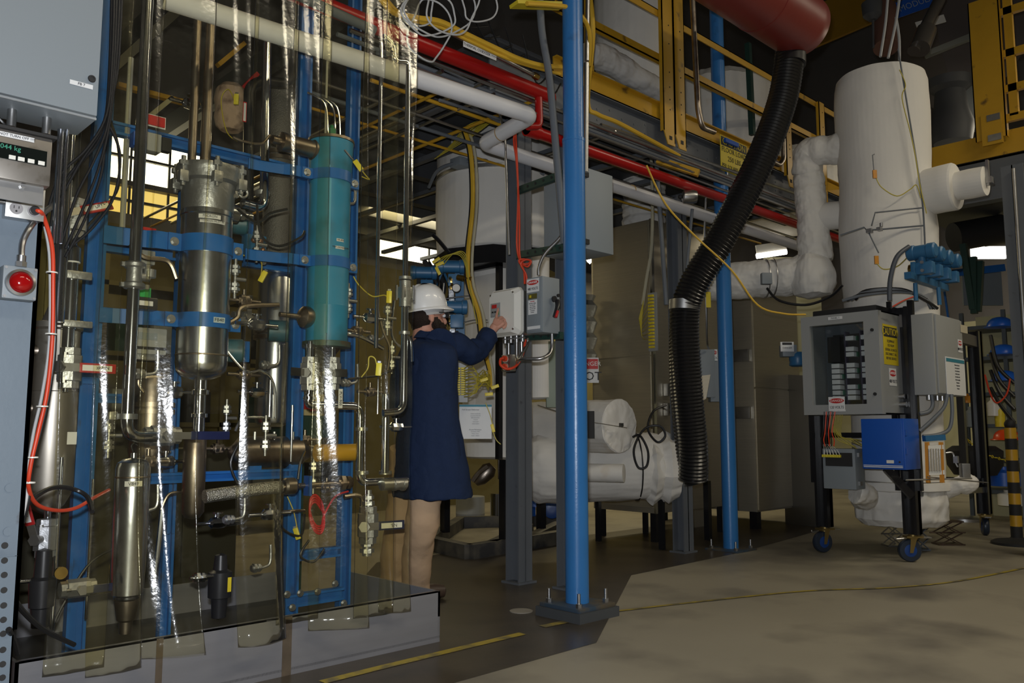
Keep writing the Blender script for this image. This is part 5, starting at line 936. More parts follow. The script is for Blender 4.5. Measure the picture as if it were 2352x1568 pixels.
# torso, pelvis, limbs
def loft(levels, n=32, wob=None):
    vs, fs = [], []
    for (cx, cy, z, rx, ry) in levels:
        for i in range(n):
            t = 2 * math.pi * i / n; w_ = 1 + (wob(t, z) if wob else 0); vs.append((cx + rx * math.cos(t) * w_, cy + ry * math.sin(t) * w_, z))
    for k in range(len(levels) - 1):
        for i in range(n): fs.append((k * n + i, k * n + (i + 1) % n, (k + 1) * n + (i + 1) % n, (k + 1) * n + i))
    fs += [tuple(range(n - 1, -1, -1)), tuple(range((len(levels) - 1) * n, len(levels) * n))]
    return MB().add(vs, fs)
def merge(a, b_): a.add(b_.v, b_.f); return a
x, y = pcx.x, pcx.y
merge(body, loft([(x, y, .82, .08, .13), (x, y, .95, .10, .15), (x, y, 1.1, .085, .13), (x, y, 1.3, .10, .15), (x, y, 1.4, .09, .15), (x - .0, y, 1.47, .06, .09)], 20))
body.tube([sh, el], .042, n=12, smooth=False, rf=lambda t: 1 - .15 * t); body.tube([el, wr], .036, n=12, smooth=False, rf=lambda t: 1 - .28 * t)
shl = Vector((x - .01, y + .17, 1.40)); ell = Vector((x - .05, y + .22, 1.12)); wrl = Vector((x + .08, y + .20, .90))
body.tube([shl, ell], .042, n=12, smooth=False); body.tube([ell, wrl], .034, n=12, smooth=False, rf=lambda t: 1 - .25 * t)
kr, kl = at(972, 1185, D=4.56), at(925, 1172, D=4.78); fr_, fl_ = at(955, 1348, Z=.08), at(903, 1335, Z=.08); x0_, y0_ = x - .03, y + .03
for hp, k_, ft in ((Vector((x0_, y0_ - .07, .88)), kr, fr_), (Vector((x0_ - .02, y0_ + .08, .88)), kl, fl_)):
    body.tube([hp, k_], .07, n=14, smooth=False, rf=lambda t: 1 - .3 * t); body.tube([k_, ft], .05, n=14, smooth=False, rf=lambda t: 1 - .3 * t); body.ball(ft + f_ * .06 - ZA * .03, .045, sc=(2.2, .9, .8))
# right hand: palm, index pointing, three curled fingers, thumb
kn = [pp_(1139, 733, 4.875), pp_(1146, 733, 4.87), pp_(1152, 736, 4.862), pp_(1157, 741, 4.852)]
body.tube([wr, wr.lerp(kn[1], .5)], .027, n=12, smooth=False, rf=lambda t: .85 + .2 * t)
vs = []
for q in kn: body.tube([wr.lerp(kn[1], .25), wr.lerp(q, .62), q], .0135, n=10)
fin = [[kn[0], pp_(1141, 722, 4.893), pp_(1143, 714, 4.905), pp_(1144.5, 707, 4.915)], [kn[1], pp_(1152, 728, 4.893), pp_(1158, 737, 4.895), pp_(1154, 745, 4.885)], [kn[2], pp_(1158, 733, 4.885), pp_(1161, 743, 4.882), pp_(1156, 750, 4.87)], [kn[3], pp_(1162, 741, 4.868), pp_(1161, 750, 4.862), pp_(1155, 755, 4.855)]]
for q, r in zip(fin, (.0085, .009, .0085, .0078)): body.tube(q, r, n=10, sub=5, rf=lambda t: 1.08 - .25 * t)
body.tube([wr.lerp(kn[0], .3), pp_(1131, 748, 4.885), pp_(1136, 741, 4.91), pp_(1144, 740, 4.915)], .010, n=10, rf=lambda t: 1.15 - .3 * t)
# left hand, hanging
for i in range(4): q = wrl + Vector((.01 + .0 * i, -.03 + .018 * i, -.06)); body.tube([wrl, q, q + Vector((.015, 0, -.04)), q + Vector((.03, -.005, -.06 + .005 * i))], .0088, n=8)
body.tube([wrl, wrl + Vector((.03, -.04, -.04)), wrl + Vector((.045, -.045, -.075))], .0095, n=8)
pe = S('person', body, SKIN, 'person in white hard hat and navy lab coat, back turned, pressing the white drive box', 'person')
rm = pe.modifiers.new('blend', 'REMESH'); rm.mode = 'VOXEL'; rm.voxel_size = .0045; rm.use_smooth_shade = True
sm = pe.modifiers.new('relax', 'SMOOTH'); sm.iterations = 5; sm.factor = .5
# coat
fold = lambda t, z: .05 * max(0, (1.25 - z)) * math.sin(5 * t + 1.2 + z * 2) + .03 * max(0, 1.1 - z) * math.sin(9 * t - z * 3) + .012 * math.sin(3 * t + z * 14)
def coat_levels(): return [(x + .03, y - .02, .60, .205, .235), (x + .028, y - .02, .62, .206, .236), (x + .02, y - .01, .75, .19, .225), (x + .01, y, .92, .165, .205), (x, y, 1.08, .148, .188), (x - .005, y, 1.22, .145, .185), (x - .005, y, 1.34, .145, .195), (x - .005, y, 1.41, .135, .20), (x - .005, y, 1.43, .115, .165), (x + .0, y, 1.455, .092, .105), (x + .01, y, 1.47, .078, .078)]
ct = loft(coat_levels(), 56, fold)
ct.f = [f for f in ct.f if len(f) == 4]
P('lab_coat', ct, COAT, pe, 'navy lab coat'); cobj = pe.children[-1]; so = cobj.modifiers.new('cloth', 'SOLIDIFY'); so.thickness = .006; ss = cobj.modifiers.new('soft', 'SUBSURF'); ss.levels = 1; ss.render_levels = 1
wv = lambda a: (lambda t: a[0] + (a[1] - a[0]) * t + .04 * math.sin(t * 21) + .03 * math.sin(t * 37))
sl = MB().tube([Vector((x - .0, y - .10, 1.43)), sh + ZA * .0, sh.lerp(el, .5) + ZA * .005, el, el.lerp(wr, .5) - ZA * .01, wr - (wr - el).normalized() * .015], .078, n=24, sub=10, rf=wv((1.12, .72)))
P('coat_sleeve', sl, COAT, pe, 'navy sleeve, arm raised'); sl = MB().tube([Vector((x - .0, y + .08, 1.43)), shl, ell, ell.lerp(wrl, .6), wrl - (wrl - ell).normalized() * .02], .062, n=22, sub=8, rf=wv((1.15, .8)))
P('coat_sleeve', sl, COAT, pe, 'navy sleeve, arm hanging')
P('coat_collar', MB().lathe(Vector((x + .008, y, 1.452)), [(0, .086), (.02, .076), (.038, .072), (.041, .078), (.02, .088), (.0, .100)], axis=ZA + f_ * .28, n=28), COAT, pe)
# trousers
tf = lambda t: 1 + .03 * math.sin(t * 23) 
tr_ = MB(); 
for hp, k_, ft in ((Vector((x0_, y0_ - .075, .86)), kr, fr_), (Vector((x0_ - .02, y0_ + .085, .86)), kl, fl_)):
    tr_.tube([hp, hp.lerp(k_, .5), k_, k_.lerp(ft, .5) - f_ * .01, ft + ZA * -.01], .098, n=22, sub=8, rf=lambda t: 1.02 - .22 * t + .025 * math.sin(t * 26))
P('trousers', tr_, KHAKI, pe, 'khaki trousers')
for ft in (fr_, fl_): P('shoe', MB().lathe(ft + f_ * (-.07) - ZA * .035, [(0, .02), (.01, .038), (.08, .045), (.18, .048), (.24, .035), (.255, .01)], axis=f_, n=18), mat('brown leather', (.05, .03, .02), .5), pe)
# hair, beard, hat
hr = MB().ball(hc - f_ * .038 + ZA * .005, .094, n=22, sc=(.86, .84, .92)); hr.ball(hc - f_ * .065 - ZA * .05, .045, n=14, sc=(.6, 1.15, .9)); P('hair', hr, HAIR, pe)
bd = MB().ball(hc + f_ * .046 - ZA * .072, .060, n=18, sc=(.98, 1.12, 1.0)); bd.ball(hc + f_ * .03 - ZA * .045 + s_ * .045, .034, n=12, sc=(1.1, .7, 1.1)); bd.tube([hc + s_ * .068 + f_ * .01 - ZA * .01, hc + s_ * .068 + f_ * .02 - ZA * .05, hc + f_ * .05 + s_ * .04 - ZA * .09], .018, n=8).tube([hc - s_ * .068 + f_ * .01 - ZA * .01, hc - s_ * .068 + f_ * .02 - ZA * .05, hc + f_ * .05 - s_ * .04 - ZA * .09], .018, n=8)
P('beard', bd, HAIR, pe)
tilt = (f_ * 1.0 + ZA * .16).normalized(); hup = (ZA - f_ * .16).normalized()
hb = hc + ZA * .045 - f_ * .008
ht = MB(); N = 40
for z, q in [(0, 1.0), (.03, 1.0), (.07, .95), (.10, .82), (.125, .60), (.138, .35), (.143, .0)]:
    for i in range(N):
        t = 2 * math.pi * i / N; ridge = 1.0
        p = hb + hup * (z + (.007 if abs(math.sin(t)) < .25 and q < .99 else 0)) + tilt * math.cos(t) * .118 * q + s_ * math.sin(t) * .099 * q; ht.v.append(p)
for k in range(6):
    for i in range(N): ht.f.append((k * N + i, k * N + (i + 1) % N, (k + 1) * N + (i + 1) % N, (k + 1) * N + i))
hh_ = P('hard_hat', ht, HW, pe, 'white hard hat', sharp=60); bm_ = MB(); vs = []
for k, (e, dz) in enumerate(((1.0, .004), (1.0, -.004), (1.1, -.012), (1.1, -.006))):
    for i in range(N):
        t = 2 * math.pi * i / N; ex = e if k in (0, 1) else e + max(0, math.cos(t)) ** 3 * .26
        bm_.v.append(hb + hup * (dz - (0 if k < 2 else max(0, math.cos(t)) * .012)) + tilt * math.cos(t) * .118 * ex + s_ * math.sin(t) * .099 * (e if k > 1 else 1))
for k in range(4):
    for i in range(N): bm_.f.append((k * N + i, k * N + (i + 1) % N, ((k + 1) % 4) * N + (i + 1) % N, ((k + 1) % 4) * N + i))
P('brim', bm_, HW, hh_); P('hat_suspension', MB().lathe(hb - hup * .04, [(0, .088), (.045, .095), (.045, .09), (0, .084)], axis=hup, n=28), mat('grey suspension band', (.4, .4, .4), .6), hh_, 'grey suspension band')
P('safety_glasses', MB().tube([hc + s_ * .080 - f_ * .0 + ZA * .018, hc + s_ * .078 + f_ * .05 + ZA * .02, hc + s_ * .055 + f_ * .088 + ZA * .02, hc + f_ * .1 + ZA * .018, hc - s_ * .055 + f_ * .088 + ZA * .02], .003, n=6).box(hc + s_ * .04 + f_ * .092 + ZA * .012, (.004, .045, .03)), BFLAT, pe)
P('eye', MB().ball(hc + s_ * .032 + f_ * .082 + ZA * .01, .011).ball(hc - s_ * .032 + f_ * .082 + ZA * .01, .011), WHT, pe); P('mouth', MB().box(hc + f_ * .095 - ZA * .058, (.01, .045, .009), bev=.003), mat('lips', (.35, .12, .1), .5), pe)

for o in pe.children:
    if o.data.materials[0] in (COAT, KHAKI):
        if not o.modifiers: q_ = o.modifiers.new('dense', 'SUBSURF'); q_.subdivision_type = 'SIMPLE'; q_.render_levels = q_.levels = 1
        tw = bpy.data.textures.get('cloth folds') or bpy.data.textures.new('cloth folds', 'CLOUDS'); tw.noise_scale = .10; tw.noise_depth = 1
        q_ = o.modifiers.new('folds', 'DISPLACE'); q_.texture = tw; q_.texture_coords = 'GLOBAL'; q_.strength = .035 if o.data.materials[0] is COAT else .016; q_.mid_level = .5
# ================================================================ DRIP TRAY AND SKID (left, behind the strip curtain)
YT = 3.07; xl, xr_, th_ = at(35, 1512, Y=YT).x, at(1011, 1346, Y=YT).x, .228
tr = T('drip_tray', 'low grey sheet metal containment tray under the blue skid', 'tray', ((xl + xr_) / 2, YT, 0))
P('front_wall', MB().box2((xl, YT, .0), (xr_, YT + .012, th_)).box2((xl, YT, th_ - .006), (xr_, YT + .03, th_)), TRAYM, tr)
P('end_wall', MB().box2((xr_ - .012, YT, 0), (xr_, 3.9, th_)).box2((xl, YT, 0), (xl + .012, 4.35, th_)), TRAYM, tr)
P('back_wall', MB().box2((xl, 4.35, 0), (xr_, 4.36, th_ - .05)), TRAYM, tr)
P('tray_floor', MB().box2((xl, YT, .02), (xr_, 4.36, .03)), TRAYF, tr)
js = at(660, 1450, Y=YT).x; P('seam', MB().box2((js - .02, YT - .001, .002), (js + .02, YT + .001, th_)).box2((at(365, 1530, Y=YT).x - .012, YT - .001, .002), (at(365, 1530, Y=YT).x + .012, YT + .001, th_)), mat('rusty seam', (.10, .075, .05), .7, .2, var=.4, vscale=20), tr, 'stained vertical seam')
# struts
def cut(mb, a, b_, w_, d_, out):                       # channel section strut with a slotted face
    a = Vector(a); b_ = Vector(b_); d = (b_ - a).normalized(); out = Vector(out).normalized(); sd = d.cross(out).normalized(); L = (b_ - a).length; c = (a + b_) / 2; t = .0035
    mb.box(c - out * (d_ / 2), (w_, t, L), (sd, out, d)).box(c + sd * (w_ / 2 - t / 2), (t, d_, L), (sd, out, d)).box(c - sd * (w_ / 2 - t / 2), (t, d_, L), (sd, out, d))
    for k in (-1, 1): mb.box(c + sd * k * (w_ / 2 - .006) + out * (d_ / 2), (.012, t, L), (sd, out, d)).box(c + sd * k * .0 - out * (d_ / 2 - .002) + sd * k * .012, (.004, t, L), (sd, out, d))
    return mb
sk = T('blue_skid_frame', 'bright blue slotted strut frame standing in the drip tray', 'frame', (1.9, 3.9, .03))
def vpost(px, Y, z0=.03, z1=3.6, w_=.055):
    c = at(px, 985, Y=Y); P('upright', cut(MB(), (c.x, Y, z0), (c.x, Y, z1), w_, .042, -YA), BLUE, sk); return c.x
xa = vpost(196, 3.75, w_=.075); xb = vpost(676, 3.72, w_=.07); xc = vpost(795, 3.80, w_=.065); vpost(398, 3.85, .5, 2.1, .035)
vpost(395, 3.9, .03, 1.2, .05)
def hbar(px0, py0, px1, py1, Y, w_=.045):
    a, b_ = at(px0, py0, Y=Y), at(px1, py1, Y=Y); z = (a.z + b_.z) / 2; P('cross_bar', cut(MB(), (a.x, Y, z), (b_.x, Y, z), w_, .04, -YA), BLUE, sk); return z
hbar(255, 291, 705, 403, 3.68, .055); hbar(240, 557, 400, 590, 3.8, .06); hbar(210, 918, 380, 914, 3.8, .04); hbar(330, 1095, 668, 1090, 3.7, .045); hbar(665, 1280, 780, 1262, 3.76, .05); hbar(660, 1378, 785, 1364, 3.7, .06); hbar(560, 600, 700, 622, 3.85, .05); hbar(70, 868, 220, 872, 3.75, .035)
for px, py in ((672, 1395), (790, 1385), (660, 1365), (690, 1362), (730, 1358), (770, 1340), (310, 553), (383, 550), (535, 745), (548, 575), (605, 600), (683, 598)):
    c = at(px, py, Y=3.64); P('frame_bolt', MB().hexbolt(c, -YA, .012, .012).cyl(c, c + YA * .004, .017), CAST, sk)
def clamp(c, r, w_, label=None, arm=None):             # split ring clamp round a vessel with a lug
    m = MB().lathe(c - ZA * w_ / 2, [(0, r), (0, r + .006), (w_, r + .006), (w_, r)], n=40)
    for k in (-1, 1): m.box(c + XA * k * (r + .03), (.06, .02, w_))
    if arm: m.prism([c + XA * (-r - .05) - ZA * w_ / 2, c + XA * (-r - .11) - ZA * w_ / 2 - YA * .0, c + XA * (-r - .16) + YA * .05 - ZA * w_ / 2, c + XA * (-r - .3) + YA * .05 - ZA * w_ / 2, c + XA * (-r - .3) + YA * .06 - ZA * w_ / 2, c + XA * (-r - .1) + YA * .02 - ZA * w_ / 2], (0, 0, w_))
    o = P('clamp_ring', m, BLUE, sk, 'blue clamp ring'); b = MB()
    for k in (-1, 1): b.hexbolt(c + XA * k * (r + .035) - YA * .01, -YA, .013, .014).cyl(c + XA * k * (r + .035) - YA * .008, c + XA * k * (r + .035) - YA * .013, .019)
    P('clamp_bolt', b, CAST, o)
# filter housing (FB40)
Yf = 3.52; fa = at(468, 700, Y=Yf); rF = (at(528, 700, Y=Yf).x - at(408, 700, Y=Yf).x) * .5 * .93
zf = lambda py: at(468, py, Y=Yf).z
fv = T('filter_vessel', 'large polished steel filter vessel held by blue clamps, tagged FB40', 'vessel', (fa.x, Yf, zf(905)))
cF = Vector((fa.x, Yf, 0))
P('shell', MB().lathe(cF, [(zf(875), .0), (zf(873), rF * .35), (zf(864), rF * .75), (zf(850), rF * .96), (zf(835), rF), (zf(500), rF), (zf(498), rF * 1.04), (zf(488), rF * 1.04), (zf(486), rF)], n=56), ST, fv)
P('weld_seam', MB().lathe(cF, [(zf(819), rF), (zf(818), rF * 1.012), (zf(816), rF * 1.012), (zf(815), rF)], n=56), STD, fv)
P('head', MB().lathe(cF, [(zf(488), rF), (zf(484), rF * 1.02), (zf(425), rF * 1.06), (zf(420), rF * 1.25), (zf(398), rF * 1.28), (zf(394), rF * 1.3), (zf(386), rF * 1.28), (zf(383), rF * .9), (zf(381), 0)], n=56), CAST, fv)
for k in range(6):
    t = k * math.pi / 3 + .35; q = cF + Vector((math.cos(t), math.sin(t), 0)) * rF * 1.32; q.z = zf(412)
    P('swing_bolt', MB().cyl(q - ZA * .06, q + ZA * .07, .010, n=12).hexbolt(q + ZA * .03, ZA, .02, .02).box(q - ZA * .02, (.04, .04, .05), bev=.006), CAST, fv)
P('eye_nut', MB().tube([Vector((cF.x + rF * 1.28 + .02 * math.cos(a), Yf - .05, zf(432) + .02 * math.sin(a))) for a in [i * .785 for i in range(8)]], .006, n=8, closed=True), CAST, fv)
P('side_nozzle', MB().lathe(Vector((cF.x + rF * .8, Yf, zf(478))), [(0, .045), (.05, .042), (.06, .02), (.12, .02)], axis=XA, n=24).hexbolt(Vector((cF.x + rF + .04, Yf, zf(478))), XA, .028, .02), ST, fv)
def curved_label(c, r, z, a0, a1, h, s, th, par):      # paper label lying round a shell
    n = 10; m = MB(); vs = []
    for i in range(n + 1):
        t = a0 + (a1 - a0) * i / n
        for dz in (-h / 2, h / 2): vs.append(Vector((c.x + math.cos(t) * (r + .0012), c.y + math.sin(t) * (r + .0012), z + dz)))
    m.add(vs, [(2 * i, 2 * i + 2, 2 * i + 3, 2 * i + 1) for i in range(n)]); o = P('label', m, WHT, par, 'white printed label'); am = (a0 + a1) / 2; nn = Vector((math.cos(am), math.sin(am), 0)); u = ZA.cross(nn)
    text(o, s, Vector((c.x, c.y, z)) + nn * (r + .004), u, ZA, th, INK); return o
curved_label(cF, rF, zf(508), -2.3, -1.45, .018, 'MICRON', .011, fv); curved_label(cF, rF, zf(519), -2.25, -1.25, .013, 'AUTO DRAIN MUST BE ON', .008, fv)
clamp(cF + ZA * zf(566), rF, .075, arm=1); clamp(cF + ZA * zf(740), rF, .062, arm=1)
fl2 = P('tag_label', MB().box(cF + Vector((.02, -rF - .009, zf(740))), (.05, .001, .024)), mat('pale blue tag', (.45, .55, .62), .5), fv); text(fl2, 'FB40', cF + Vector((.02, -rF - .0105, zf(740))), XA, ZA, .015, INK)
P('drain_neck', MB().lathe(cF, [(zf(1000), .024), (zf(960), .024), (zf(958), .034), (zf(950), .034), (zf(948), .024), (zf(908), .024), (zf(906), .036), (zf(896), .036), (zf(894), .026), (zf(870), .026)], n=26), STB, fv)
P('lower_pot', MB().lathe(cF + YA * .03, [(zf(1192), 0), (zf(1188), .03), (zf(1175), .047), (zf(1010), .047), (zf(1000), .04), (zf(990), .02)], n=32), STD, fv)
# exchanger
Ye = 3.46; ea = at(752, 700, Y=Ye); rE = .098; ze = lambda py: at(750, py, Y=Ye).z; cE = Vector((ea.x, Ye, 0))
ex = T('vent_exchanger', 'teal painted vent exchanger shell between the blue uprights', 'heat exchanger', (ea.x, Ye, ze(800)))
P('shell', MB().lathe(cE, [(ze(792), rE * .96), (ze(790), rE * 1.0), (ze(705), rE), (ze(704), rE * 1.01), (ze(702), rE), (ze(410), rE), (ze(405), rE * 1.03), (ze(345), rE * 1.08), (ze(328), rE * 1.1), (ze(326), rE * 1.0), (ze(325), 0)], n=56), TEAL, ex)
P('bottom_flange', MB().lathe(cE, [(ze(800), rE * .8), (ze(798), rE * 1.16), (ze(786), rE * 1.16), (ze(784), rE * .9)], n=48), mat('dirty teal flange', (.06, .11, .11), .5, .3, dirt=(.10, .06, .03), dscale=12, dlo=.45, dhi=.65), ex)
P('top_flange', MB().lathe(cE, [(ze(328), rE * 1.05), (ze(327), rE * 1.14), (ze(321), rE * 1.14), (ze(319), 0)], n=48), STD, ex)
P('bottom_cone', MB().lathe(cE + XA * .02, [(ze(812), .03), (ze(800), .05), (ze(796), .06)], n=28), STD, ex)
P('blue_stripe', MB().box(cE + Vector((-.052, -rE * .86, (ze(400) + ze(760)) / 2)), (.012, .004, ze(400) - ze(780))), mat('pale blue stripe', (.12, .42, .62), .4), ex)
curved_label(cE, rE, ze(558), -1.75, -1.35, .014, 'HX-850', .008, ex); curved_label(cE, rE, ze(575), -1.8, -1.3, .014, 'VENT EXCHANGER', .0075, ex)
P('side_nozzle', MB().lathe(cE + Vector((-rE * .85, -.0, ze(352))), [(-.0, .05), (.02, .05), (.025, .042), (.16, .042), (.165, .045), (.185, .045), (.19, .02), (.23, .02)], axis=-XA, n=28), STD, ex)
P('side_cap', MB().lathe(cE + Vector((-rE * .9, 0, ze(733))), [(0, .045), (.02, .052), (.04, .05), (.055, .035), (.06, .012), (.16, .012)], axis=-XA, n=28), STD, ex, 'rusty side cap')
clamp(cE + ZA * ze(408), rE, .05, arm=1); clamp(cE + ZA * ze(606), rE, .05, arm=1)
for dx, py in ((-.02, 300), (.02, 285), (.05, 305)): P('top_tube', MB().tube([cE + Vector((dx, 0, ze(325))), cE + Vector((dx, 0, ze(py))), cE + Vector((dx - .01, .02, ze(235))), cE + Vector((dx - .09, .05, ze(215)))], .005, n=8), STB, ex)
P('green_valve', MB().box(cE + Vector((.0, 0, ze(300))), (.03, .03, .03)).cyl(cE + Vector((0, 0, ze(318))), cE + Vector((0, 0, ze(285))), .011), mat('green knob', (.01, .16, .06), .4), ex, 'green capped valve')
def plug(px, py, D, a, label, grp=None, wire=None):
    c = at(px, py, D=D); d = RT * math.cos(a) + ZA * math.sin(a)
    t = T('thermocouple_plug', label, 'plug', c, grp); P('body', MB().bar(c - d * .028, c + d * .028, .024, .014, up=FW, bev=.003), TAGY, t)
    P('pin_cap', MB().bar(c + d * .028, c + d * .036, .014, .009, up=FW), GALV, t)
    if wire: P('lead', MB().tube([c - d * .028] + [at(*w_, D=D) for w_ in wire], .0028, n=6), YWIRE, t)
P('sensor_stem', MB().cyl(at(792, 345, D=3.75), at(812, 368, D=3.72), .005, n=8), STB, ex)
plug(823, 380, 3.72, -.95, 'yellow sensor plug beside the top of the teal exchanger', wire=[(838, 400), (848, 412), (830, 405)])
plug(894, 682, 3.7, 1.55, 'yellow sensor plug hanging right of the teal exchanger', wire=[(885, 678), (855, 680), (825, 655), (812, 635)])
plug(870, 848, 3.6, 1.5, 'yellow sensor plug below and right of the teal exchanger', wire=[(862, 825), (848, 820), (845, 845), (830, 866)])
plug(604, 635, 3.8, 1.1, 'yellow sensor plug in front of the rear steel column', wire=[(600, 600), (570, 590), (545, 580)])
plug(543, 228, 4.1, 1.55, 'yellow sensor plug by the beige insulated stub', wire=[(525, 205), (508, 230), (520, 300), (545, 325)])
plug(682, 1225, 4.0, 1.9, 'yellow sensor plug between the lower blue uprights', wire=[(676, 1180), (660, 1140)])
# valves
def valve(c, ax, hd, name_mat, label, s=1.0, txt=None, hl=.10, par=None):
    c = Vector(c); ax = Vector(ax).normalized(); hd = Vector(hd).normalized(); t = T('ball_valve', label, 'valve', c) if par is None else par
    P('body', MB().lathe(c, [(-.045 * s, .014 * s), (-.045 * s, .022 * s), (-.03 * s, .022 * s), (-.028 * s, .026 * s), (.028 * s, .026 * s), (.03 * s, .022 * s), (.045 * s, .022 * s), (.045 * s, .014 * s)], axis=ax, n=8), CAST, t, None, sharp=20)
    n_ = ax.cross(hd).normalized(); n_ = n_ if n_.dot(-FW) > 0 else -n_
    n_ = (-FW - ax * (-FW).dot(ax)); n_.normalize()
    P('stem', MB().cyl(c, c + n_ * .045 * s, .010 * s, n=12).hexbolt(c + n_ * .04 * s, n_, .014 * s, .01 * s), GALV, t)
    for k in (-1, 1):
        for j in (-1, 1): P('flange_bolt', MB().cyl(c + ax * .034 * s * k + hd.cross(ax) * 0 + n_ * .02 * s * j - ax * .012 * s * k, c + ax * .034 * s * k + n_ * .02 * s * j, .006 * s, n=8), GALV, t) if s > 1.1 else None
    h0 = c + n_ * .045 * s; u = hd; P('lever', MB().bar(h0, h0 + u * hl * .45, .018 * s, .004, up=n_), GALV, t)
    g_ = P('grip', MB().bar(h0 + u * hl * .35, h0 + u * hl, .022 * s, .009, up=n_, bev=.003), name_mat, t, 'coloured handle grip')
    if txt:
        v = n_.cross(u); v = v if v.z > 0 else -v; uu = v.cross(n_); lb2 = P('grip_label', MB().bar(h0 + u * hl * .42 + n_ * .006, h0 + u * hl * .95 + n_ * .006, .013 * s, .001, up=n_), WHT, g_, 'white label'); text(lb2, txt, h0 + u * hl * .68 + n_ * .0075, uu, v, .008 * s, INK)
    return t
def fit(mb, c, ax, r):                                 # compression fitting
    ax = Vector(ax).normalized(); c = Vector(c); mb.hexbolt(c - ax * r * 1.2, ax, r * 1.9, r * 1.1).hexbolt(c + ax * r * .5, ax, r * 1.7, r * 1.0).cyl(c - ax * r * 2, c + ax * r * 2, r * 1.25, n=12); return mb
# near polished pipe with elbow
Y1 = 3.2
pn_ = T('polished_pipe', 'tall polished steel pipe nearest the curtain, elbowing into a blue handled valve', 'pipe', at(300, 960, Y=Y1))
q0, q1, q2 = at(305, 620, Y=Y1), at(303, 950, Y=Y1), at(345, 1003, Y=Y1 + .05); xq = at(300, 800, Y=Y1).x
P('tube', MB().pipe([(xq, Y1, 3.2), (xq, Y1, q2.z), (q2.x + .02, Y1 + .04, q2.z)], .0215, bend=.06, n=22), STB, pn_)
for py in (608, 655): c = Vector((xq, Y1, at(300, py, Y=Y1).z)); P('clamp_ferrule', MB().lathe(c - ZA * .012, [(0, .022), (0, .034), (.006, .04), (.018, .04), (.024, .034), (.024, .022)], n=26).box(c + Vector((.04, 0, 0)), (.03, .02, .016)).box(c - Vector((.04, 0, 0)), (.02, .016, .016)), CAST, pn_)
c = Vector((xq, Y1, at(300, 632, Y=Y1).z)); P('sight_body', MB().cyl(c - ZA * .03, c + ZA * .03, .028, n=24), CAST, pn_); P('side_port', MB().cyl(c + XA * .0, c + XA * .055, .017, n=16).lathe(c + XA * .055, [(-.0, .02), (.0, .024), (.03, .024), (.03, 0)], axis=ZA, n=18), CAST, pn_)
c = Vector((xq, Y1, at(300, 955, Y=Y1).z)); P('clamp_ferrule', MB().lathe(c - ZA * .012, [(0, .022), (0, .036), (.02, .036), (.02, .022)], n=26).box(c - Vector((.05, 0, 0)), (.03, .018, .03), bev=.004), CAST, pn_)
valve(at(372, 1000, Y=3.26), XA, XA, NAVY, 'flanged valve with long navy handle at the foot of the polished pipe', 1.5, hl=.24)
# second pipe with elbows (px 605)
Y2 = 3.6
z_t, z_b = at(612, 88, Y=Y2).z, at(600, 482, Y=Y2).z; xx = at(607, 300, Y=Y2).x; e1 = at(545, 488, Y=Y2)
p2_ = T('bent_steel_pipe', 'dark polished pipe looping over and down into the filter vessel side', 'pipe', (xx, Y2, z_b))
P('tube', MB().pipe([(e1.x, Y2 - .05, z_b), (xx, Y2 - .02, z_b), (xx, Y2, z_t), (xx + .06, Y2 - .0, z_t + .02), at(800, 128, Y=Y2 - .02), at(812, 150, Y=Y2)], .021, bend=.055, n=20), STB, p2_)
P('clamp_ferrule', MB().lathe(Vector((xx, Y2, z_b + .07)), [(0, .02), (0, .034), (.02, .036), (.02, .02)], n=24).lathe(Vector((xx + .07, Y2, z_t + .02)), [(0, .02), (0, .036), (.018, .036), (.018, .02)], axis=XA, n=24), CAST, p2_)
# U bend black insulated
S('black_insulated_bend', MB().pipe([at(570, 460, Y=3.75), at(572, 200, Y=3.75), at(600, 185, Y=3.75), at(672, 195, Y=3.75), at(676, 110, Y=3.75), at(640, 70, Y=3.75)], .026, bend=.08, n=16), BLACK, 'black foam covered pipe bend left of the tall blue upright', 'pipe')
# right hand pipe with valve (px 935)
Y3 = 3.12
xr3 = at(930, 700, Y=Y3).x; zz_ = lambda py: at(930, py, Y=Y3).z
p3 = T('polished_pipe', 'polished pipe with an S bend at the right edge of the curtain', 'pipe', (xr3, Y3, zz_(940)))
P('tube', MB().pipe([(xr3, Y3, zz_(640)), (xr3, Y3, zz_(138)), at(906, 140, Y=Y3), at(903, 100, Y=Y3), at(880, 82, Y=Y3)], .0125, bend=.03, n=18), STB, p3)
P('lower_tube', MB().pipe([(xr3, Y3, zz_(700)), (xr3, Y3, zz_(945)), at(880, 948, Y=Y3 + .02)], .0165, bend=.055, n=20), STB, p3)
c = Vector((xr3, Y3, zz_(672))); vb2 = P('three_piece_valve', MB().box(c, (.062, .05, .055), bev=.006).lathe(c, [(-.06, .018), (-.055, .028), (-.045, .028), (.045, .028), (.055, .028), (.06, .018)], n=22), CAST, p3)
for dx in (-1, 1):
    for dy in (-1, 1): P('valve_bolt', MB().cyl(c + Vector((dx * .03, dy * .024, -.035)), c + Vector((dx * .03, dy * .024, .035)), .006, n=8), GALV, vb2)
P('clamp_ferrule', MB().lathe(Vector((xr3, Y3, zz_(704))), [(0, .016), (0, .028), (.014, .028), (.014, .016)], n=20).lathe(Vector((xr3, Y3, zz_(768))), [(0, .016), (0, .026), (.014, .026), (.014, .016)], n=20).lathe(Vector((xr3, Y3, zz_(642))), [(0, .016), (0, .03), (.014, .03), (.014, .016)], n=20), CAST, p3)
P('side_tube', MB().tube([at(938, 772, D=3.85), at(945, 790, D=3.85), at(947, 830, D=3.85)], .006, n=8), STB, p3)
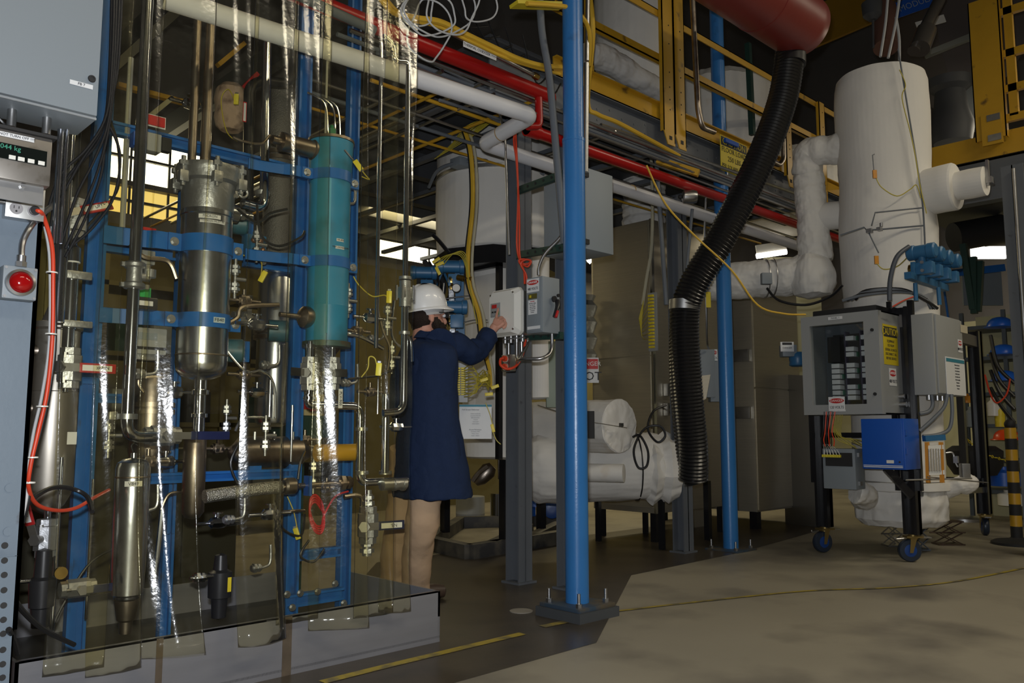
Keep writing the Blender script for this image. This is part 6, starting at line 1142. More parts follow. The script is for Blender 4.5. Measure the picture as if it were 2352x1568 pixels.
# thinner vertical tubes
def vtube(px, py0, py1, Y, r, m, label, grp=None):
    x_ = at(px, (py0 + py1) / 2, Y=Y).x; z0_, z1_2 = at(px, py1, Y=Y).z, at(px, py0, Y=Y).z; mb = MB().cyl((x_, Y, z0_), (x_, Y, z1_2), r, n=14); S('steel_tube', mb, m, label, 'pipe', grp, sharp=40); return Vector((x_, Y, z0_)), Vector((x_, Y, z1_2))
vtube(870, 95, 800, 3.35, .010, STB, 'thin polished tube left of the S bend pipe')
vtube(447, 40, 382, 3.62, .019, STD, 'dark vertical pipe rising from the filter vessel, left of the pair')
vtube(478, 30, 382, 3.62, .024, STD, 'dark vertical pipe rising from the filter vessel, right of the pair')
vtube(750, 100, 310, 3.6, .006, CGRAY, 'thin white sampling tube above the teal exchanger')
vtube(290, 130, 560, 3.7, .012, CGRAY, 'grey flexible conduit left of the near polished pipe')
vtube(885, 905, 1085, 3.3, .018, STB, 'short polished pipe dropping into the lower manifold')
vtube(143, 300, 740, 3.15, .024, STB, 'bright polished pipe just right of the red and grey cables')
vtube(170, 300, 470, 3.3, .018, BLACK, 'black pipe behind the cables at upper left')
vtube(130, 1050, 1450, 3.4, .008, STB, 'thin upright tube left of the first blue upright')
vtube(206, 1100, 1420, 3.55, .006, STB, 'thin upright tube right of the first blue upright')
vtube(620, 870, 960, 3.6, .012, STB, 'short tube in front of the rear steel column')
vtube(670, 930, 1060, 3.5, .006, STB, 'thin short tube below the exchanger, left')
vtube(868, 860, 950, 3.45, .004, STB, 'thin short tube below the exchanger, right')
# exchanger bottom valves and pipework
for px, l in ((711, 'left'), (762, 'right')):
    c = at(px, 858, Y=3.42); t = valve(c, ZA, (XA * -1 if px < 740 else XA) - YA * .3, GRIPK, '%s three piece valve under the teal exchanger' % l, 1.7, hl=.09)
    P('tube_end', MB().cyl(c + ZA * .07, c + ZA * .15, .016, n=16).lathe(c + ZA * .12, [(0, .016), (0, .03), (.016, .03), (.016, .016)], n=20).cyl(c - ZA * .06, c - ZA * .13, .016, n=16).lathe(c - ZA * .12, [(0, .016), (0, .028), (.014, .028), (.014, .016)], n=20), STB, t)
a_ = at(708, 905, Y=3.42); b2 = at(710, 930, Y=3.42); c2_ = at(828, 932, Y=3.4); d2_ = at(832, 1108, Y=3.4); e2 = at(935, 1112, Y=3.4)
S('drain_manifold', MB().pipe([a_, Vector((a_.x, 3.42, b2.z)), Vector((c2_.x, 3.4, b2.z)), Vector((c2_.x, 3.4, d2_.z)), Vector((e2.x, 3.4, d2_.z))], .0185, bend=.05, n=20), STB, 'polished drain pipe stepping down from the exchanger to the lower manifold', 'pipe')
a_ = at(763, 905, Y=3.42); S('drain_branch', MB().pipe([a_, Vector((a_.x, 3.42, b2.z + .01)), at(800, 932, Y=3.42)], .0165, bend=.04, n=18), STB, 'short polished elbow joining the drain pipe below the exchanger', 'pipe')
mm = MB()
for px, py, ax in ((830, 985, ZA), (832, 1085, ZA), (885, 1085, ZA), (905, 1112, XA), (925, 1112, XA)): mm.lathe(at(px, py, Y=3.38), [(-.008, .018), (-.008, .031), (.008, .031), (.008, .018)], axis=ax, n=22)
S('ferrule_clamp', mm.lathe(at(900, 1112, Y=3.38), [(-.06, .0), (-.06, .028), (.08, .028), (.09, .0)], axis=XA, n=22), CAST, 'clamped sanitary tee at the end of the lower manifold', 'fitting')
valve(at(845, 1205, Y=3.36), ZA, XA - YA * .2, NAVY, 'drain valve with long navy handle under the lower manifold', 1.9, hl=.20, txt='OPEN')
S('steel_fitting', fit(fit(MB().cyl(at(847, 1125, Y=3.38), at(845, 1270, Y=3.38), .014, n=14), at(846, 1150, Y=3.38), ZA, .016), at(843, 1258, Y=3.38), ZA, .018), CAST, 'stem and end fittings through the drain valve', 'fitting')
vtag = T('valve_tag', 'white tag reading PLV-900 hanging below the exchanger', 'tag', at(781, 915, Y=3.36)); cc = at(782, 915, Y=3.36); P('plate', MB().box(cc, (.022, .002, .09)), WHT, vtag); text(vtag, 'PLV-900', cc - YA * .0018, -ZA, XA, .014, INK)
# yellow tube, braided hose, red coil
yt = at(728, 1040, Y=3.5); yt2 = at(822, 1038, Y=3.5); S('yellow_tube', MB().lathe(yt, [(0, .036), (0, .041), ((yt2 - yt).length, .041), ((yt2 - yt).length, .036), (0, .036)], axis=XA, n=32), YEL, 'short open ended yellow tube right of the lower blue upright', 'tube')
S('braided_hose', MB().tube([at(470, 1140, Y=3.45), at(540, 1130, Y=3.45), at(600, 1122, Y=3.45), at(645, 1118, Y=3.45)], .028, n=20, sub=30, rf=lambda t: 1 + .03 * math.sin(t * 260)), mat('steel braid', (.5, .48, .42), .35, 1, bump=.8, bscale=180), 'braided steel hose lying across the lower frame', 'hose')
S('hose_coupling', fit(MB().cyl(at(645, 1118, Y=3.45), at(800, 1108, Y=3.45), .012, n=14).lathe(at(665, 1116, Y=3.45), [(-.03, .03), (-.02, .038), (.02, .038), (.03, .03)], axis=XA, n=16), at(790, 1108, Y=3.45), XA, .02), STD, 'coupling and tube at the right end of the braided hose', 'fitting')
S('blue_strap', MB().box(at(707, 1115, Y=3.43), (.014, .05, .09)), BBOX, 'bright blue strap round the tube beside the braided hose', 'strap')
pts = [at(728 + 17 * math.cos(a * .9), 1170 + 38 * math.sin(a * .9 + .3) + a * .8, Y=3.44 + .01 * math.sin(a)) for a in range(28)]; S('red_cable_coil', MB().tube([at(800, 1128, Y=3.5), at(770, 1140, Y=3.5)] + pts, .005, n=6, sub=4), mat('red cable', (.5, .02, .02), .4), 'tangled coil of red cable between the lower uprights', 'cable')
# long lower vessel V849
Yv = 3.32; va_ = at(300, 1200, Y=Yv); zv = lambda py: at(300, py, Y=Yv).z; rv_ = .062; cV = Vector((va_.x, Yv, 0))
vv = T('slim_vessel', 'slim polished vessel labelled V849 standing in the tray', 'vessel', (va_.x, Yv, zv(1455)))
P('shell', MB().lathe(cV, [(zv(1372), .046), (zv(1366), .048), (zv(1362), rv_ * .9), (zv(1300), rv_ * .97), (zv(1200), rv_), (zv(1075), rv_), (zv(1062), rv_ * .9), (zv(1054), rv_ * .6), (zv(1051), .012), (zv(1040), .012)], n=40), ST, vv)
P('lower_cone', MB().lathe(cV, [(zv(1452), .022), (zv(1425), .024), (zv(1420), .034), (zv(1375), .046)], n=32), STD, vv); P('weld_seam', MB().lathe(cV, [(zv(1097), rv_), (zv(1096), rv_ * 1.02), (zv(1094), rv_ * 1.02), (zv(1093), rv_)], n=40), STD, vv)
curved_label(cV, rv_, zv(1109), -2.35, -1.35, .020, 'V849', .013, vv)
P('top_hook', MB().tube([cV + ZA * zv(1040), cV + ZA * zv(1025) - XA * .01, cV + ZA * zv(1018) + XA * .0, cV + ZA * zv(1022) + XA * .012], .004, n=6), BLACK, vv)
# large left vessel
Yl = 3.5; la_ = at(118, 950, Y=Yl); zl = lambda py: at(118, py, Y=Yl).z; rl_ = .088; cL = Vector((la_.x, Yl, 0))
lvs = T('dull_steel_vessel', 'dull steel vessel behind the orange cord at far left', 'vessel', (la_.x, Yl, zl(1180)))
P('shell', MB().lathe(cL, [(zl(1180), .012), (zl(1174), .03), (zl(1160), .06), (zl(1135), rl_ * .92), (zl(1115), rl_), (zl(900), rl_), (zl(898), rl_ * .95), (zl(760), rl_ * .95), (zl(755), rl_ * 1.05), (zl(742), rl_ * 1.05), (zl(738), rl_ * .6), (zl(700), .03)], n=44), mat('dull vessel steel', (.42, .39, .34), .4, .9, var=.2, vscale=7, dirt=(.16, .11, .07), dscale=6, dlo=.55, dhi=.75), lvs)
for py in (808, 938): q = cL + Vector((-rl_, -.02, zl(py))); P('side_stub', MB().lathe(q + XA * .02, [(0, .028), (.03, .018), (.06, .018), (.06, .024), (.075, .024), (.075, 0)], axis=-XA, n=20), STD, lvs)
valve(at(104, 1235, Y=3.4), ZA, ZA * 1 + -XA * .3, HANDR, 'valve with raised red handle under the dull vessel at far left', 1.5, hl=.16, txt='OPEN')
vtube(107, 1170, 1290, 3.44, .012, STB, 'polished tube between the dull vessel and the black filter')
bfc = at(98, 1330, Y=3.35); bf = T('air_filter', 'black air filter regulator under the far left valve', 'filter', bfc); P('bowl', MB().lathe(bfc, [(-.17, .0), (-.165, .028), (-.1, .033), (-.095, .04), (-.02, .044), (.0, .044), (.01, .03), (.06, .028), (.1, .026), (.11, 0)], n=26), GRIPK, bf); P('gauge', MB().lathe(bfc + Vector((.05, -.02, .02)), [(0, .022), (.015, .022), (.015, .012), (.016, 0)], axis=-YA, n=20), BRASS, bf, 'brass gauge'); P('inlet_fitting', fit(MB().cyl(bfc + Vector((-.16, 0, .0)), bfc + Vector((-.04, 0, .0)), .008), bfc + Vector((-.12, 0, 0)), XA, .012), STB, bf)
bf2c = at(505, 1340, Y=3.5); bf2 = T('air_filter', 'black air filter with a yellow label in the tray, centre left', 'filter', bf2c); P('bowl', MB().lathe(bf2c, [(-.15, 0), (-.14, .03), (-.06, .034), (-.055, .048), (.05, .05), (.06, .03), (.12, .024), (.13, 0)], n=26), GRIPK, bf2); P('yellow_label', MB().box(bf2c + Vector((.02, -.048, 0)), (.016, .004, .06)), YBRI, bf2); P('outlet_fitting', fit(MB().cyl(bf2c + Vector((-.14, -.02, .04)), bf2c + Vector((-.03, -.02, .04)), .009), bf2c + Vector((-.1, -.02, .04)), XA, .013), STB, bf2)
# rear vessels
def rear(px, py0, py1, Y, r, m, name, label, n=36):
    x_ = at(px, (py0 + py1) / 2, Y=Y).x; z0_, z1_2 = at(px, py1, Y=Y).z, at(px, py0, Y=Y).z; t = T(name, label, 'vessel', (x_, Y, z0_)); L = z1_2 - z0_
    P('shell', MB().lathe((x_, Y, z0_), [(0, r * .5), (.02, r * .9), (.05, r), (L - .05, r), (L - .02, r * .9), (L, r * .4), (L, 0)], n=n), m, t)
    P('flange', MB().lathe((x_, Y, z0_ + L * .55), [(0, r), (0, r * 1.18), (.02, r * 1.18), (.02, r)], n=n).lathe((x_, Y, z0_ + L * .55 + .03), [(0, r), (0, r * 1.18), (.02, r * 1.18), (.02, r)], n=n), STD, t); return t
rear(632, 620, 980, 3.95, .095, ST, 'rear_steel_column', 'wide shiny steel column behind the second blue upright')
rear(640, 190, 600, 4.0, .075, mat('mesh covered steel', (.16, .155, .15), .6, .6, bump=.5, bscale=150), 'mesh_wrapped_column', 'grey mesh wrapped column above the rear steel column')
rear(345, 860, 1062, 3.75, .085, STD, 'dark_pot', 'dark steel pot behind the near polished pipe')
hd_ = at(552, 1040, Y=3.75); dr_ = T('rusty_drum', 'brownish heat stained horizontal drum resting on the lower blue bar', 'drum', hd_ - ZA * .07); P('shell', MB().lathe(hd_, [(-.05, .03), (-.02, .055), (0, .078), (.3, .078), (.33, .05), (.37, .03), (.42, .03)], axis=XA, n=36), STD, dr_); P('saddle', MB().box(hd_ + Vector((.05, 0, -.075)), (.06, .12, .03)).box(hd_ + Vector((.26, 0, -.075)), (.06, .12, .03)), BLUE, dr_)
for k in (.05, .15, .25): P('top_bolt', MB().cyl(hd_ + Vector((k, -.04, .06)), hd_ + Vector((k, -.04, .1)), .008, n=8), CAST, dr_)
bi = at(530, 250, Y=4.1); S('beige_insulated_stub', MB().lathe(bi, [(-.12, .05), (-.1, .07), (-.05, .08), (0, .075), (.05, .085), (.1, .08), (.13, .05), (.13, 0)], n=26, wob=soft(.06, 5, 11)), mat('scorched insulation', (.42, .30, .22), .85, bump=.5, bscale=30, dirt=(.12, .07, .05), dscale=14, dlo=.5, dhi=.7), 'scorched beige insulated fitting behind the bent pipe', 'insulation')
# instruments on the skid
def dev(name, label, cat, px, py, Y, sz, m, extra=None):
    c = at(px, py, Y=Y); t = T(name, label, cat, c - ZA * sz[2] / 2); P('case', MB().box(c, sz, bev=.004), m, t)
    for q in (extra or []): P(q[0], MB().box(c + Vector(q[1]), q[2], bev=.001), q[3], t, q[4] if len(q) > 4 else None)
    return t, c
t, c = dev('controller_box', 'black controller with a bright green cap behind the polished pipe', 'controller', 328, 698, 3.5, (.10, .06, .05), GRIPK, [('green_cap', (-.005, -.01, .045), (.05, .04, .04), mat('green cap', (.03, .35, .09), .4), 'bright green cap'), ('label', (-.005, -.031, 0), (.07, .002, .02), WHT)])
dev('actuator_box', 'grey and black actuator box between the polished pipe and the filter vessel', 'actuator', 335, 785, 3.6, (.14, .09, .11), GRAYL, [('black_band', (0, -.046, -.03), (.142, .002, .012), BFLAT), ('name_plate', (-.01, -.046, .02), (.08, .002, .03), GRAY), ('base', (0, 0, -.065), (.10, .06, .025), CAST)])
dev('red_sign_box', 'small red and white sign on top of the upper blue cross bar', 'sign', 350, 276, 3.64, (.11, .01, .045), REDL, [('white_edge', (0, .006, .0), (.12, .004, .055), WHT)])
dev('red_sign_box', 'small red plate behind the near polished pipe at the first clamp', 'sign', 331, 534, 3.62, (.10, .01, .05), REDL)
t, c = dev('junction_box', 'grey junction box with a black clip under the upper cross bar', 'junction box', 338, 328, 3.6, (.10, .06, .08), GRAYL, [('black_clip', (.07, -.02, 0), (.04, .04, .06), BFLAT), ('blue_side', (-.055, 0, 0), (.02, .05, .06), BBOX)])
dev('junction_box', 'pale grey junction box hung below the first clamp arm', 'junction box', 330, 592, 3.62, (.08, .05, .06), GRAYL)
for px, py, Y, l in ((545, 512, 3.72, 'dark blue round instrument right of the filter vessel, upper'), (535, 805, 3.7, 'dark blue round instrument right of the filter vessel, lower'), (640, 760, 3.8, 'dark blue round instrument left of the exchanger side cap')):
    c = at(px, py, Y=Y); t = T('round_instrument', l, 'instrument', c); P('housing', MB().lathe(c, [(-.05, .045), (-.05, .055), (.04, .055), (.05, .045), (.05, 0)], axis=(RT + YA * .4).normalized(), n=26), mat('dirty teal blue', (.04, .13, .18), .45, dirt=(.04, .05, .05), dscale=14), t); P('bracket', MB().box(c + Vector((.06, .02, 0)), (.05, .04, .10), bev=.005), BLUE, t)
t, c = dev('valve_block', 'blue block with copper fittings right of the filter vessel', 'valve block', 583, 565, 3.7, (.10, .06, .10), XMIT)
P('copper_fitting', MB().ball(c + Vector((.01, -.04, .02)), .018).ball(c + Vector((-.02, -.04, .02)), .015).ball(c + Vector((.03, -.035, -.02)), .013).cyl(c + Vector((0, -.035, -.04)), c + Vector((0, -.035, .05)), .01), mat('copper brown', (.40, .22, .14), .35, .8), t, 'copper fittings')
# pipe with supply and drain valves
pv = T('cooling_water_line', 'instrument pipe stack between supply and drain valves at left', 'pipe', at(160, 900, Y=3.3)); xs_ = at(161, 700, Y=3.3).x; zs_ = lambda py: at(160, py, Y=3.3).z
P('tube', MB().lathe((xs_, 3.3, 0), [(zs_(900), .009), (zs_(870), .014), (zs_(800), .012), (zs_(798), .020), (zs_(756), .020), (zs_(755), .024), (zs_(640), .024), (zs_(638), .036), (zs_(622), .036), (zs_(620), .02), (zs_(602), .02), (zs_(600), .028), (zs_(568), .026), (zs_(562), .012), (zs_(500), .012)], n=24), STB, pv)
P('pipe_clamp', MB().box((xs_ + .01, 3.27, zs_(633)), (.10, .02, .03), bev=.005).box((xs_ + .02, 3.27, zs_(745)), (.10, .02, .025), bev=.005), CAST, pv); P('white_band', MB().cyl((xs_, 3.3, zs_(603)), (xs_, 3.3, zs_(600)), .026, n=24), WHT, pv)
valve(at(172, 502, Y=3.25), ZA, XA * .9 + ZA * .35, HANDR, 'valve with red CW SUPPLY handle at upper left', 1.6, hl=.17, txt='CW SUPPLY')
valve(at(160, 845, Y=3.25), ZA, XA, HANDR, 'valve with red CW DRAIN handle left of the polished pipe', 1.6, hl=.19, txt='CW DRAIN')
valve(at(178, 1350, Y=3.3), XA, XA, NAVY, 'small navy handled valve at the foot of the first blue upright', 1.3, hl=.10)
valve(at(560, 730, Y=3.6), XA, ZA, GRIPK, 'small valve between the filter vessel and the rear column', 1.2)
wt = T('hanging_tag', 'small white paper tag hanging left of the first blue upright', 'tag', at(165, 1008, Y=3.3)); P('paper', MB().box(at(165, 1006, Y=3.3), (.032, .002, .045)), WHT, wt)
rw = T('barcode_tag', 'narrow red and white tag on the black foam pipe', 'tag', at(562, 257, Y=3.7)); P('plate', MB().box(at(562, 257, Y=3.7), (.018, .003, .10)), REDL, rw); P('white_face', MB().box(at(562, 257, Y=3.698), (.012, .003, .09)), WHT, rw)
# assorted tubing and fittings filling the skid
rnd = random.Random(11)
spots = [(250, 1000), (560, 860), (590, 900), (640, 840), (800, 690), (820, 760), (850, 730), (880, 780), (900, 820), (850, 900), (620, 1180), (560, 1190), (610, 1000), (700, 1010), (400, 900), (360, 860), (520, 960), (500, 1030), (440, 240), (820, 880), (890, 730), (340, 1060), (380, 1060), (360, 1170), (540, 640), (560, 690), (590, 745), (815, 470), (720, 1090), (750, 1120), (500, 1200), (620, 1300), (590, 560), (960, 870), (910, 980)]
for i, (px, py) in enumerate(spots):
    Y = 3.42 + rnd.random() * .4; c = at(px, py, Y=Y); k = i % 4; mb = MB()
    if k == 0: fit(fit(mb.cyl(c - ZA * .09, c + ZA * .09, .007, n=10), c + ZA * .04, ZA, .012), c - ZA * .04, ZA, .012).cyl(c, c + XA * .05, .009, n=10)
    elif k == 1: fit(mb.cyl(c - XA * .08, c + XA * .08, .009, n=10), c, XA, .015).box(c, (.04, .04, .04), bev=.005).cyl(c, c + ZA * .05, .008, n=10)
    elif k == 2: mb.lathe(c, [(-.04, .012), (-.03, .024), (.0, .027), (.03, .024), (.04, .012)], axis=XA, n=8).cyl(c - XA * .1, c + XA * .1, .008, n=10).cyl(c, c + ZA * .04, .008).cyl(c + ZA * .04, c + ZA * .046, .022, n=12)
    else: fit(mb.tube([c - XA * .09, c - XA * .03, c + ZA * .02, c + ZA * .10], .007, n=8), c - XA * .07, XA, .012)
    place = ('high on' if py < 500 else 'low on' if py > 1000 else 'midway up') + ' the skid ' + ('left of the filter vessel' if px < 400 else 'between the filter vessel and the exchanger' if px < 690 else 'around the exchanger')
    S('tube_fitting', mb, [CAST, STD, STB, CAST][k], 'small metal tubing fitting ' + place, 'fitting', 'small fittings ' + place)
tub = [[(640, 700), (560, 705), (545, 730), (520, 745)], [(500, 780), (560, 850), (600, 852), (628, 880), (632, 960)], [(370, 1170), (388, 1135), (420, 1130)], [(373, 1165), (352, 1360)], [(620, 310), (600, 330), (560, 325), (535, 315)], [(700, 1035), (690, 1060), (684, 1100)], [(790, 1140), (830, 1142), (825, 1200)], [(560, 1200), (500, 1205), (496, 1180)], [(600, 1190), (650, 1175), (700, 1172)], [(880, 800), (820, 770), (760, 765)], [(865, 700), (880, 760), (895, 800), (890, 850)], [(905, 690), (900, 770), (925, 800)], [(405, 640), (385, 600), (330, 590), (300, 560)], [(540, 990), (560, 960), (620, 960)], [(385, 860), (330, 860), (318, 880), (330, 900)]]
for i, p in enumerate(tub): S('bent_tube', MB().tube([at(a, b_, Y=3.5 + .05 * (i % 4)) for a, b_ in p], .0065 if i % 3 else .011, n=8), STB if i % 2 else STD, 'bent instrument tube running through the skid', 'tube', 'bent tubes on the skid')
blk = [[(590, 470), (600, 540), (640, 565), (690, 545), (700, 530)], [(545, 480), (590, 510), (620, 490), (660, 480)], [(250, 270), (270, 330), (274, 400), (262, 450), (200, 520), (150, 570)], [(710, 1240), (690, 1275), (720, 1290), (745, 1260)], [(560, 1000), (530, 1060), (545, 1110)], [(900, 850), (870, 862), (840, 866), (800, 870)], [(285, 1250), (210, 1290), (150, 1380), (120, 1440)], [(640, 1100), (640, 1200), (690, 1230), (700, 1180)]]
for i, p in enumerate(blk): S('black_cable', MB().tube([at(a, b_, Y=3.3 + .04 * i) for a, b_ in p], .0055, n=7), BLACK, 'black cable sagging among the skid pipework', 'cable', 'black cables in the skid')
# red cabinet and shelves behind the skid
S('red_cabinet', MB().box2((.35, 4.5, .0), (1.05, 5.0, .62), bev=.01).box2((.33, 4.47, .60), (1.07, 5.0, .64)), REDBOX, 'red metal tool cabinet behind the far left filter', 'cabinet')
SHELFM = mat('olive shelf paint', (.09, .075, .03), .6)
for k, x_ in enumerate((.9, 2.3, 3.6)):
    t = T('storage_shelf', ['olive storage shelving behind the left end of the skid', 'olive storage shelving behind the middle of the skid', 'olive storage shelving behind the worker'][k], 'shelf', (x_ + .5, 7.6, 0))
    for z in (.4, 1.0, 1.6, 2.2): P('shelf_board', MB().box2((x_, 7.4, z), (x_ + 1.1, 7.9, z + .04)), SHELFM, t)
    for dx in (0, 1.06): P('upright', MB().box2((x_ + dx, 7.4, 0), (x_ + dx + .04, 7.44, 2.5)), SHELFM, t)
    for j in range(9): z = (.44, 1.04, 1.64)[j % 3]; xx2 = x_ + .08 + .32 * (j // 3) + .05; S('storage_box', MB().box2((xx2, 7.45, z), (xx2 + .22, 7.8, z + .2 + .08 * ((j * 7) % 3)), bev=.004), [BFLAT, mat('cardboard', (.25, .17, .08), .8), GRAY, GREEN][(j + k) % 4], 'box stored on the olive shelving behind the skid', 'box', 'boxes on the olive shelving')
for i in range(4): S('dark_beam', MB().box2((.2 + i * .95, 4.4, 3.9), (.28 + i * .95, 8.4, 4.1)), DECK, 'dark overhead beam above the back of the skid', 'beam', 'dark beams above the skid')
for px0, py0, px1, py1, m in ((270, 195, 420, 235, YEL), (340, 270, 395, 225, mat('cream strip', (.5, .45, .25), .6)), (520, 240, 590, 170, REDL), (500, 150, 560, 100, YEL)): S('overhead_strip', MB().bar(at(px0, py0, Y=5.5), at(px1, py1, Y=5.5), .05, .03), m, 'coloured bar slanting overhead behind the skid', 'bar', 'slanting bars behind the skid')
for k, (x0, x1, y_, h__) in enumerate(((1.15, 1.75, 5.0, 1.05), (1.8, 2.55, 5.3, .85), (.2, .9, 5.6, 1.4))):
    t = T('storage_cupboard', ['dark olive cupboard behind the slim vessel', 'dark olive cupboard behind the lower blue uprights', 'tall dark olive cupboard behind the far left of the skid'][k], 'cupboard', (x0 / 2 + x1 / 2, y_, 0)); m_c = mat('dark olive cupboard paint', (.045, .04, .018), .55)
    P('body', MB().box2((x0, y_, 0), (x1, y_ + .5, h__), bev=.005), m_c, t)
    for j in (0, 1): a_x = x0 + .01 + j * (x1 - x0) / 2; P('door', MB().box2((a_x, y_ - .015, .05), (a_x + (x1 - x0) / 2 - .02, y_, h__ - .03), bev=.003), m_c, t)
cb = T('carton', 'red and cream carton behind the pipework under the exchanger', 'carton', at(705, 955, Y=4.15)); P('box', MB().box(at(707, 930, Y=4.2), (.14, .12, .12), bev=.002), mat('cream card', (.45, .38, .22), .8), cb); P('red_panel', MB().box(at(700, 925, Y=4.135), (.07, .004, .07)).box(at(720, 938, Y=4.135), (.04, .004, .03)), REDL, cb, 'red printed panel')

yp = at(98, 640, Y=5.2); t = T('louvred_panel', 'olive yellow louvred panel standing behind the cables at far left', 'panel', (yp.x, 5.2, .8)); P('frame', MB().box2((yp.x - .3, 5.2, .6), (yp.x + .3, 5.24, 2.05)), mat('olive yellow', (.22, .17, .03), .6), t)
for i in range(14): P('slat', MB().bar((yp.x - .26 + i * .04, 5.18, 1.55), (yp.x - .26 + i * .04, 5.18, 1.98), .012, .02), mat('olive yellow', (.22, .17, .03), .6), t)

S('support_bracket', MB().box2((cb.location.x - .15, 4.12, cb.location.z - .12), (cb.location.x + .15, 4.3, cb.location.z + .0)).box2((cb.location.x - .02, 4.2, .03), (cb.location.x + .02, 4.24, cb.location.z - .12)), GREEN, 'dark green stand carrying the red and cream carton', 'stand')
# ================================================================ FAR LEFT FOREGROUND
c = at(30, 985, D=2.32); yl_ = c.y
lp = T('grey_equipment_post', 'blue grey steel post carrying the red lamp and outlet box at far left', 'post', (c.x, c.y, 0))
x1_ = at(68, 985, Y=yl_).x; P('post_shaft', MB().box2((x1_ - .22, yl_, .42), (x1_, yl_ + .012, 1.75)).box2((x1_ - .012, yl_, .42), (x1_, yl_ + .1, 1.75)), GBLUE, lp)
x2_ = at(38, 1350, Y=yl_ - .02).x; P('perforated_angle', MB().box2((x2_ - .12, yl_ - .02, 0), (x2_ - .0, yl_ - .016, .62)).box2((x2_ - .004, yl_ - .02, 0), (x2_, yl_ + .05, .62)), GBLUE, lp, 'lower angle with a row of holes')
h_ = MB()
for py in (1252, 1287, 1320, 1355, 1390, 1423, 1455, 1492, 1525, 1556): q = at(11 + (1252 - py) * .018, py, Y=yl_ - .0205); h_.cyl(q, q + YA * .001, .0085, n=12)
P('bolt_hole', h_, BFLAT, lp)
[P('round_head_bolt', MB().cyl(at(a_b, c_b, Y=yl_), at(a_b, c_b, Y=yl_) - YA * .003, .012, n=16), GBLUE, lp) for a_b, c_b in ((22, 1120), (18, 1220))]
# red stop lamp
rc = at(45, 650, Y=yl_ - .045); rb_ = T('red_lamp_box', 'square grey box with a big red domed lamp on the left post', 'lamp', rc - ZA * .05)
P('box', MB().box(rc + YA * .02, (.085, .05, .092), bev=.004), GRAY, rb_); P('lens_ring', MB().lathe(rc - YA * .005, [(0, .038), (.012, .037), (.016, .030), (.012, .028)], axis=-YA, n=36), GALV, rb_); P('red_lens', MB().lathe(rc - YA * .008, [(0, .030), (.012, .029), (.022, .022), (.027, .012), (.028, 0)], axis=-YA, n=36), mat('red lens', (.30, .003, .004), .12, coat=.6), rb_, 'red domed lens')
for dx in (-1, 1):
    for dz in (-1, 1): P('corner_screw', MB().cyl(rc + Vector((dx * .036, -.004, dz * .040)), rc + Vector((dx * .036, -.008, dz * .040)), .004, n=10), GALV, rb_)
P('conduit', MB().tube([rc + ZA * .05 + YA * .0, rc + ZA * .075, at(52, 555, Y=yl_ - .03), at(70, 520, Y=yl_ - .02), at(98, 490, Y=yl_ + .05), at(125, 465, Y=yl_ + .2), at(130, 420, Y=yl_ + .3)], .0085, n=12), GALV, rb_); P('conduit_connector', MB().hexbolt(rc + ZA * .046, ZA, .015, .014).cyl(rc + ZA * .06, rc + ZA * .078, .012), GALV, rb_)
# outlet box
oc = at(57, 467, Y=yl_ - .04); oo = T('quad_outlet_box', 'metal four socket outlet box with an orange plug on the left post', 'outlet', oc - ZA * .05)
P('box', MB().box(oc + YA * .02, (.092, .05, .088), bev=.003), GALV, oo); P('cover_plate', MB().box(oc - YA * .007, (.096, .002, .092), bev=.0008), mat('brushed cover plate', (.6, .6, .58), .4, .9), oo)
for dx in (-1, 1):
    for dz in (-1, 1):
        q = oc + Vector((dx * .022, -.009, dz * .019 - .001)); o = P('socket', MB().lathe(q, [(0, .0165), (.002, .0165), (.002, 0)], axis=-YA, n=28), mat('grey socket', (.30, .29, .30), .5), oo)
        P('slots', MB().box(q + Vector((-.006, -.0025, .003)), (.0018, .001, .008)).box(q + Vector((.006, -.0025, .003)), (.0018, .001, .007)).cyl(q + Vector((0, -.002, -.008)), q + Vector((0, -.003, -.008)), .0028, n=10), BFLAT, o)
text(oo, 'PB ARMOR', oc + Vector((0, -.0085, .04)), XA, ZA, .005, INK)
P('conduit_stub', MB().cyl(oc - XA * .045 + YA * .02, oc - XA * .12 + YA * .02, .008), GALV, oo)
# orange cord, grey and black cables
pl = oc + Vector((.022, -.012, -.02)); oy_ = yl_
S('extension_cable', MB().tube([pl, pl + Vector((.012, -.012, -.002)), at(103, 505, Y=oy_ - .02), at(120, 570, Y=oy_ + .02), at(122, 660, Y=oy_ + .05), at(120, 780, Y=oy_ + .06), at(108, 900, Y=oy_ + .06), at(88, 990, Y=oy_ + .06), at(70, 1070, Y=oy_ + .06), at(66, 1120, Y=oy_ + .08), at(85, 1158, Y=oy_ + .15), at(130, 1172, Y=oy_ + .25), at(175, 1166, Y=oy_ + .35), at(215, 1143, Y=oy_ + .45), at(250, 1125, Y=oy_ + .6)], .006, n=10), ORANGE, 'bright orange cord plugged into the outlet box and drooping down the left post', 'cord')
S('black_plug', MB().cyl(pl + YA * .004, pl - YA * .012, .013, n=16), GRIPK, 'black plug of the orange cord in the outlet box', 'plug')
for i, (dx, m, l) in enumerate(((-9, CGRAY, 'grey cable left of the orange cord'), (8, mat('pale cable', (.6, .6, .6), .5), 'pale cable right of the orange cord'), (14, BLACK, 'black cable right of the orange cord'))):
    S('hanging_cable', MB().tube([at(112 + dx, 520, Y=oy_ + .08), at(118 + dx * .4, 600, Y=oy_ + .09), at(119 + dx * .6, 780, Y=oy_ + .1), at(104 + dx * .7, 900, Y=oy_ + .1), at(84 + dx * .7, 990, Y=oy_ + .1), at(66 + dx * .4, 1080, Y=oy_ + .1), at(52 + dx, 1150, Y=oy_ + .1), at(40 + dx, 1200, Y=oy_ + .12)], .0045, n=8), m, l, 'cable')
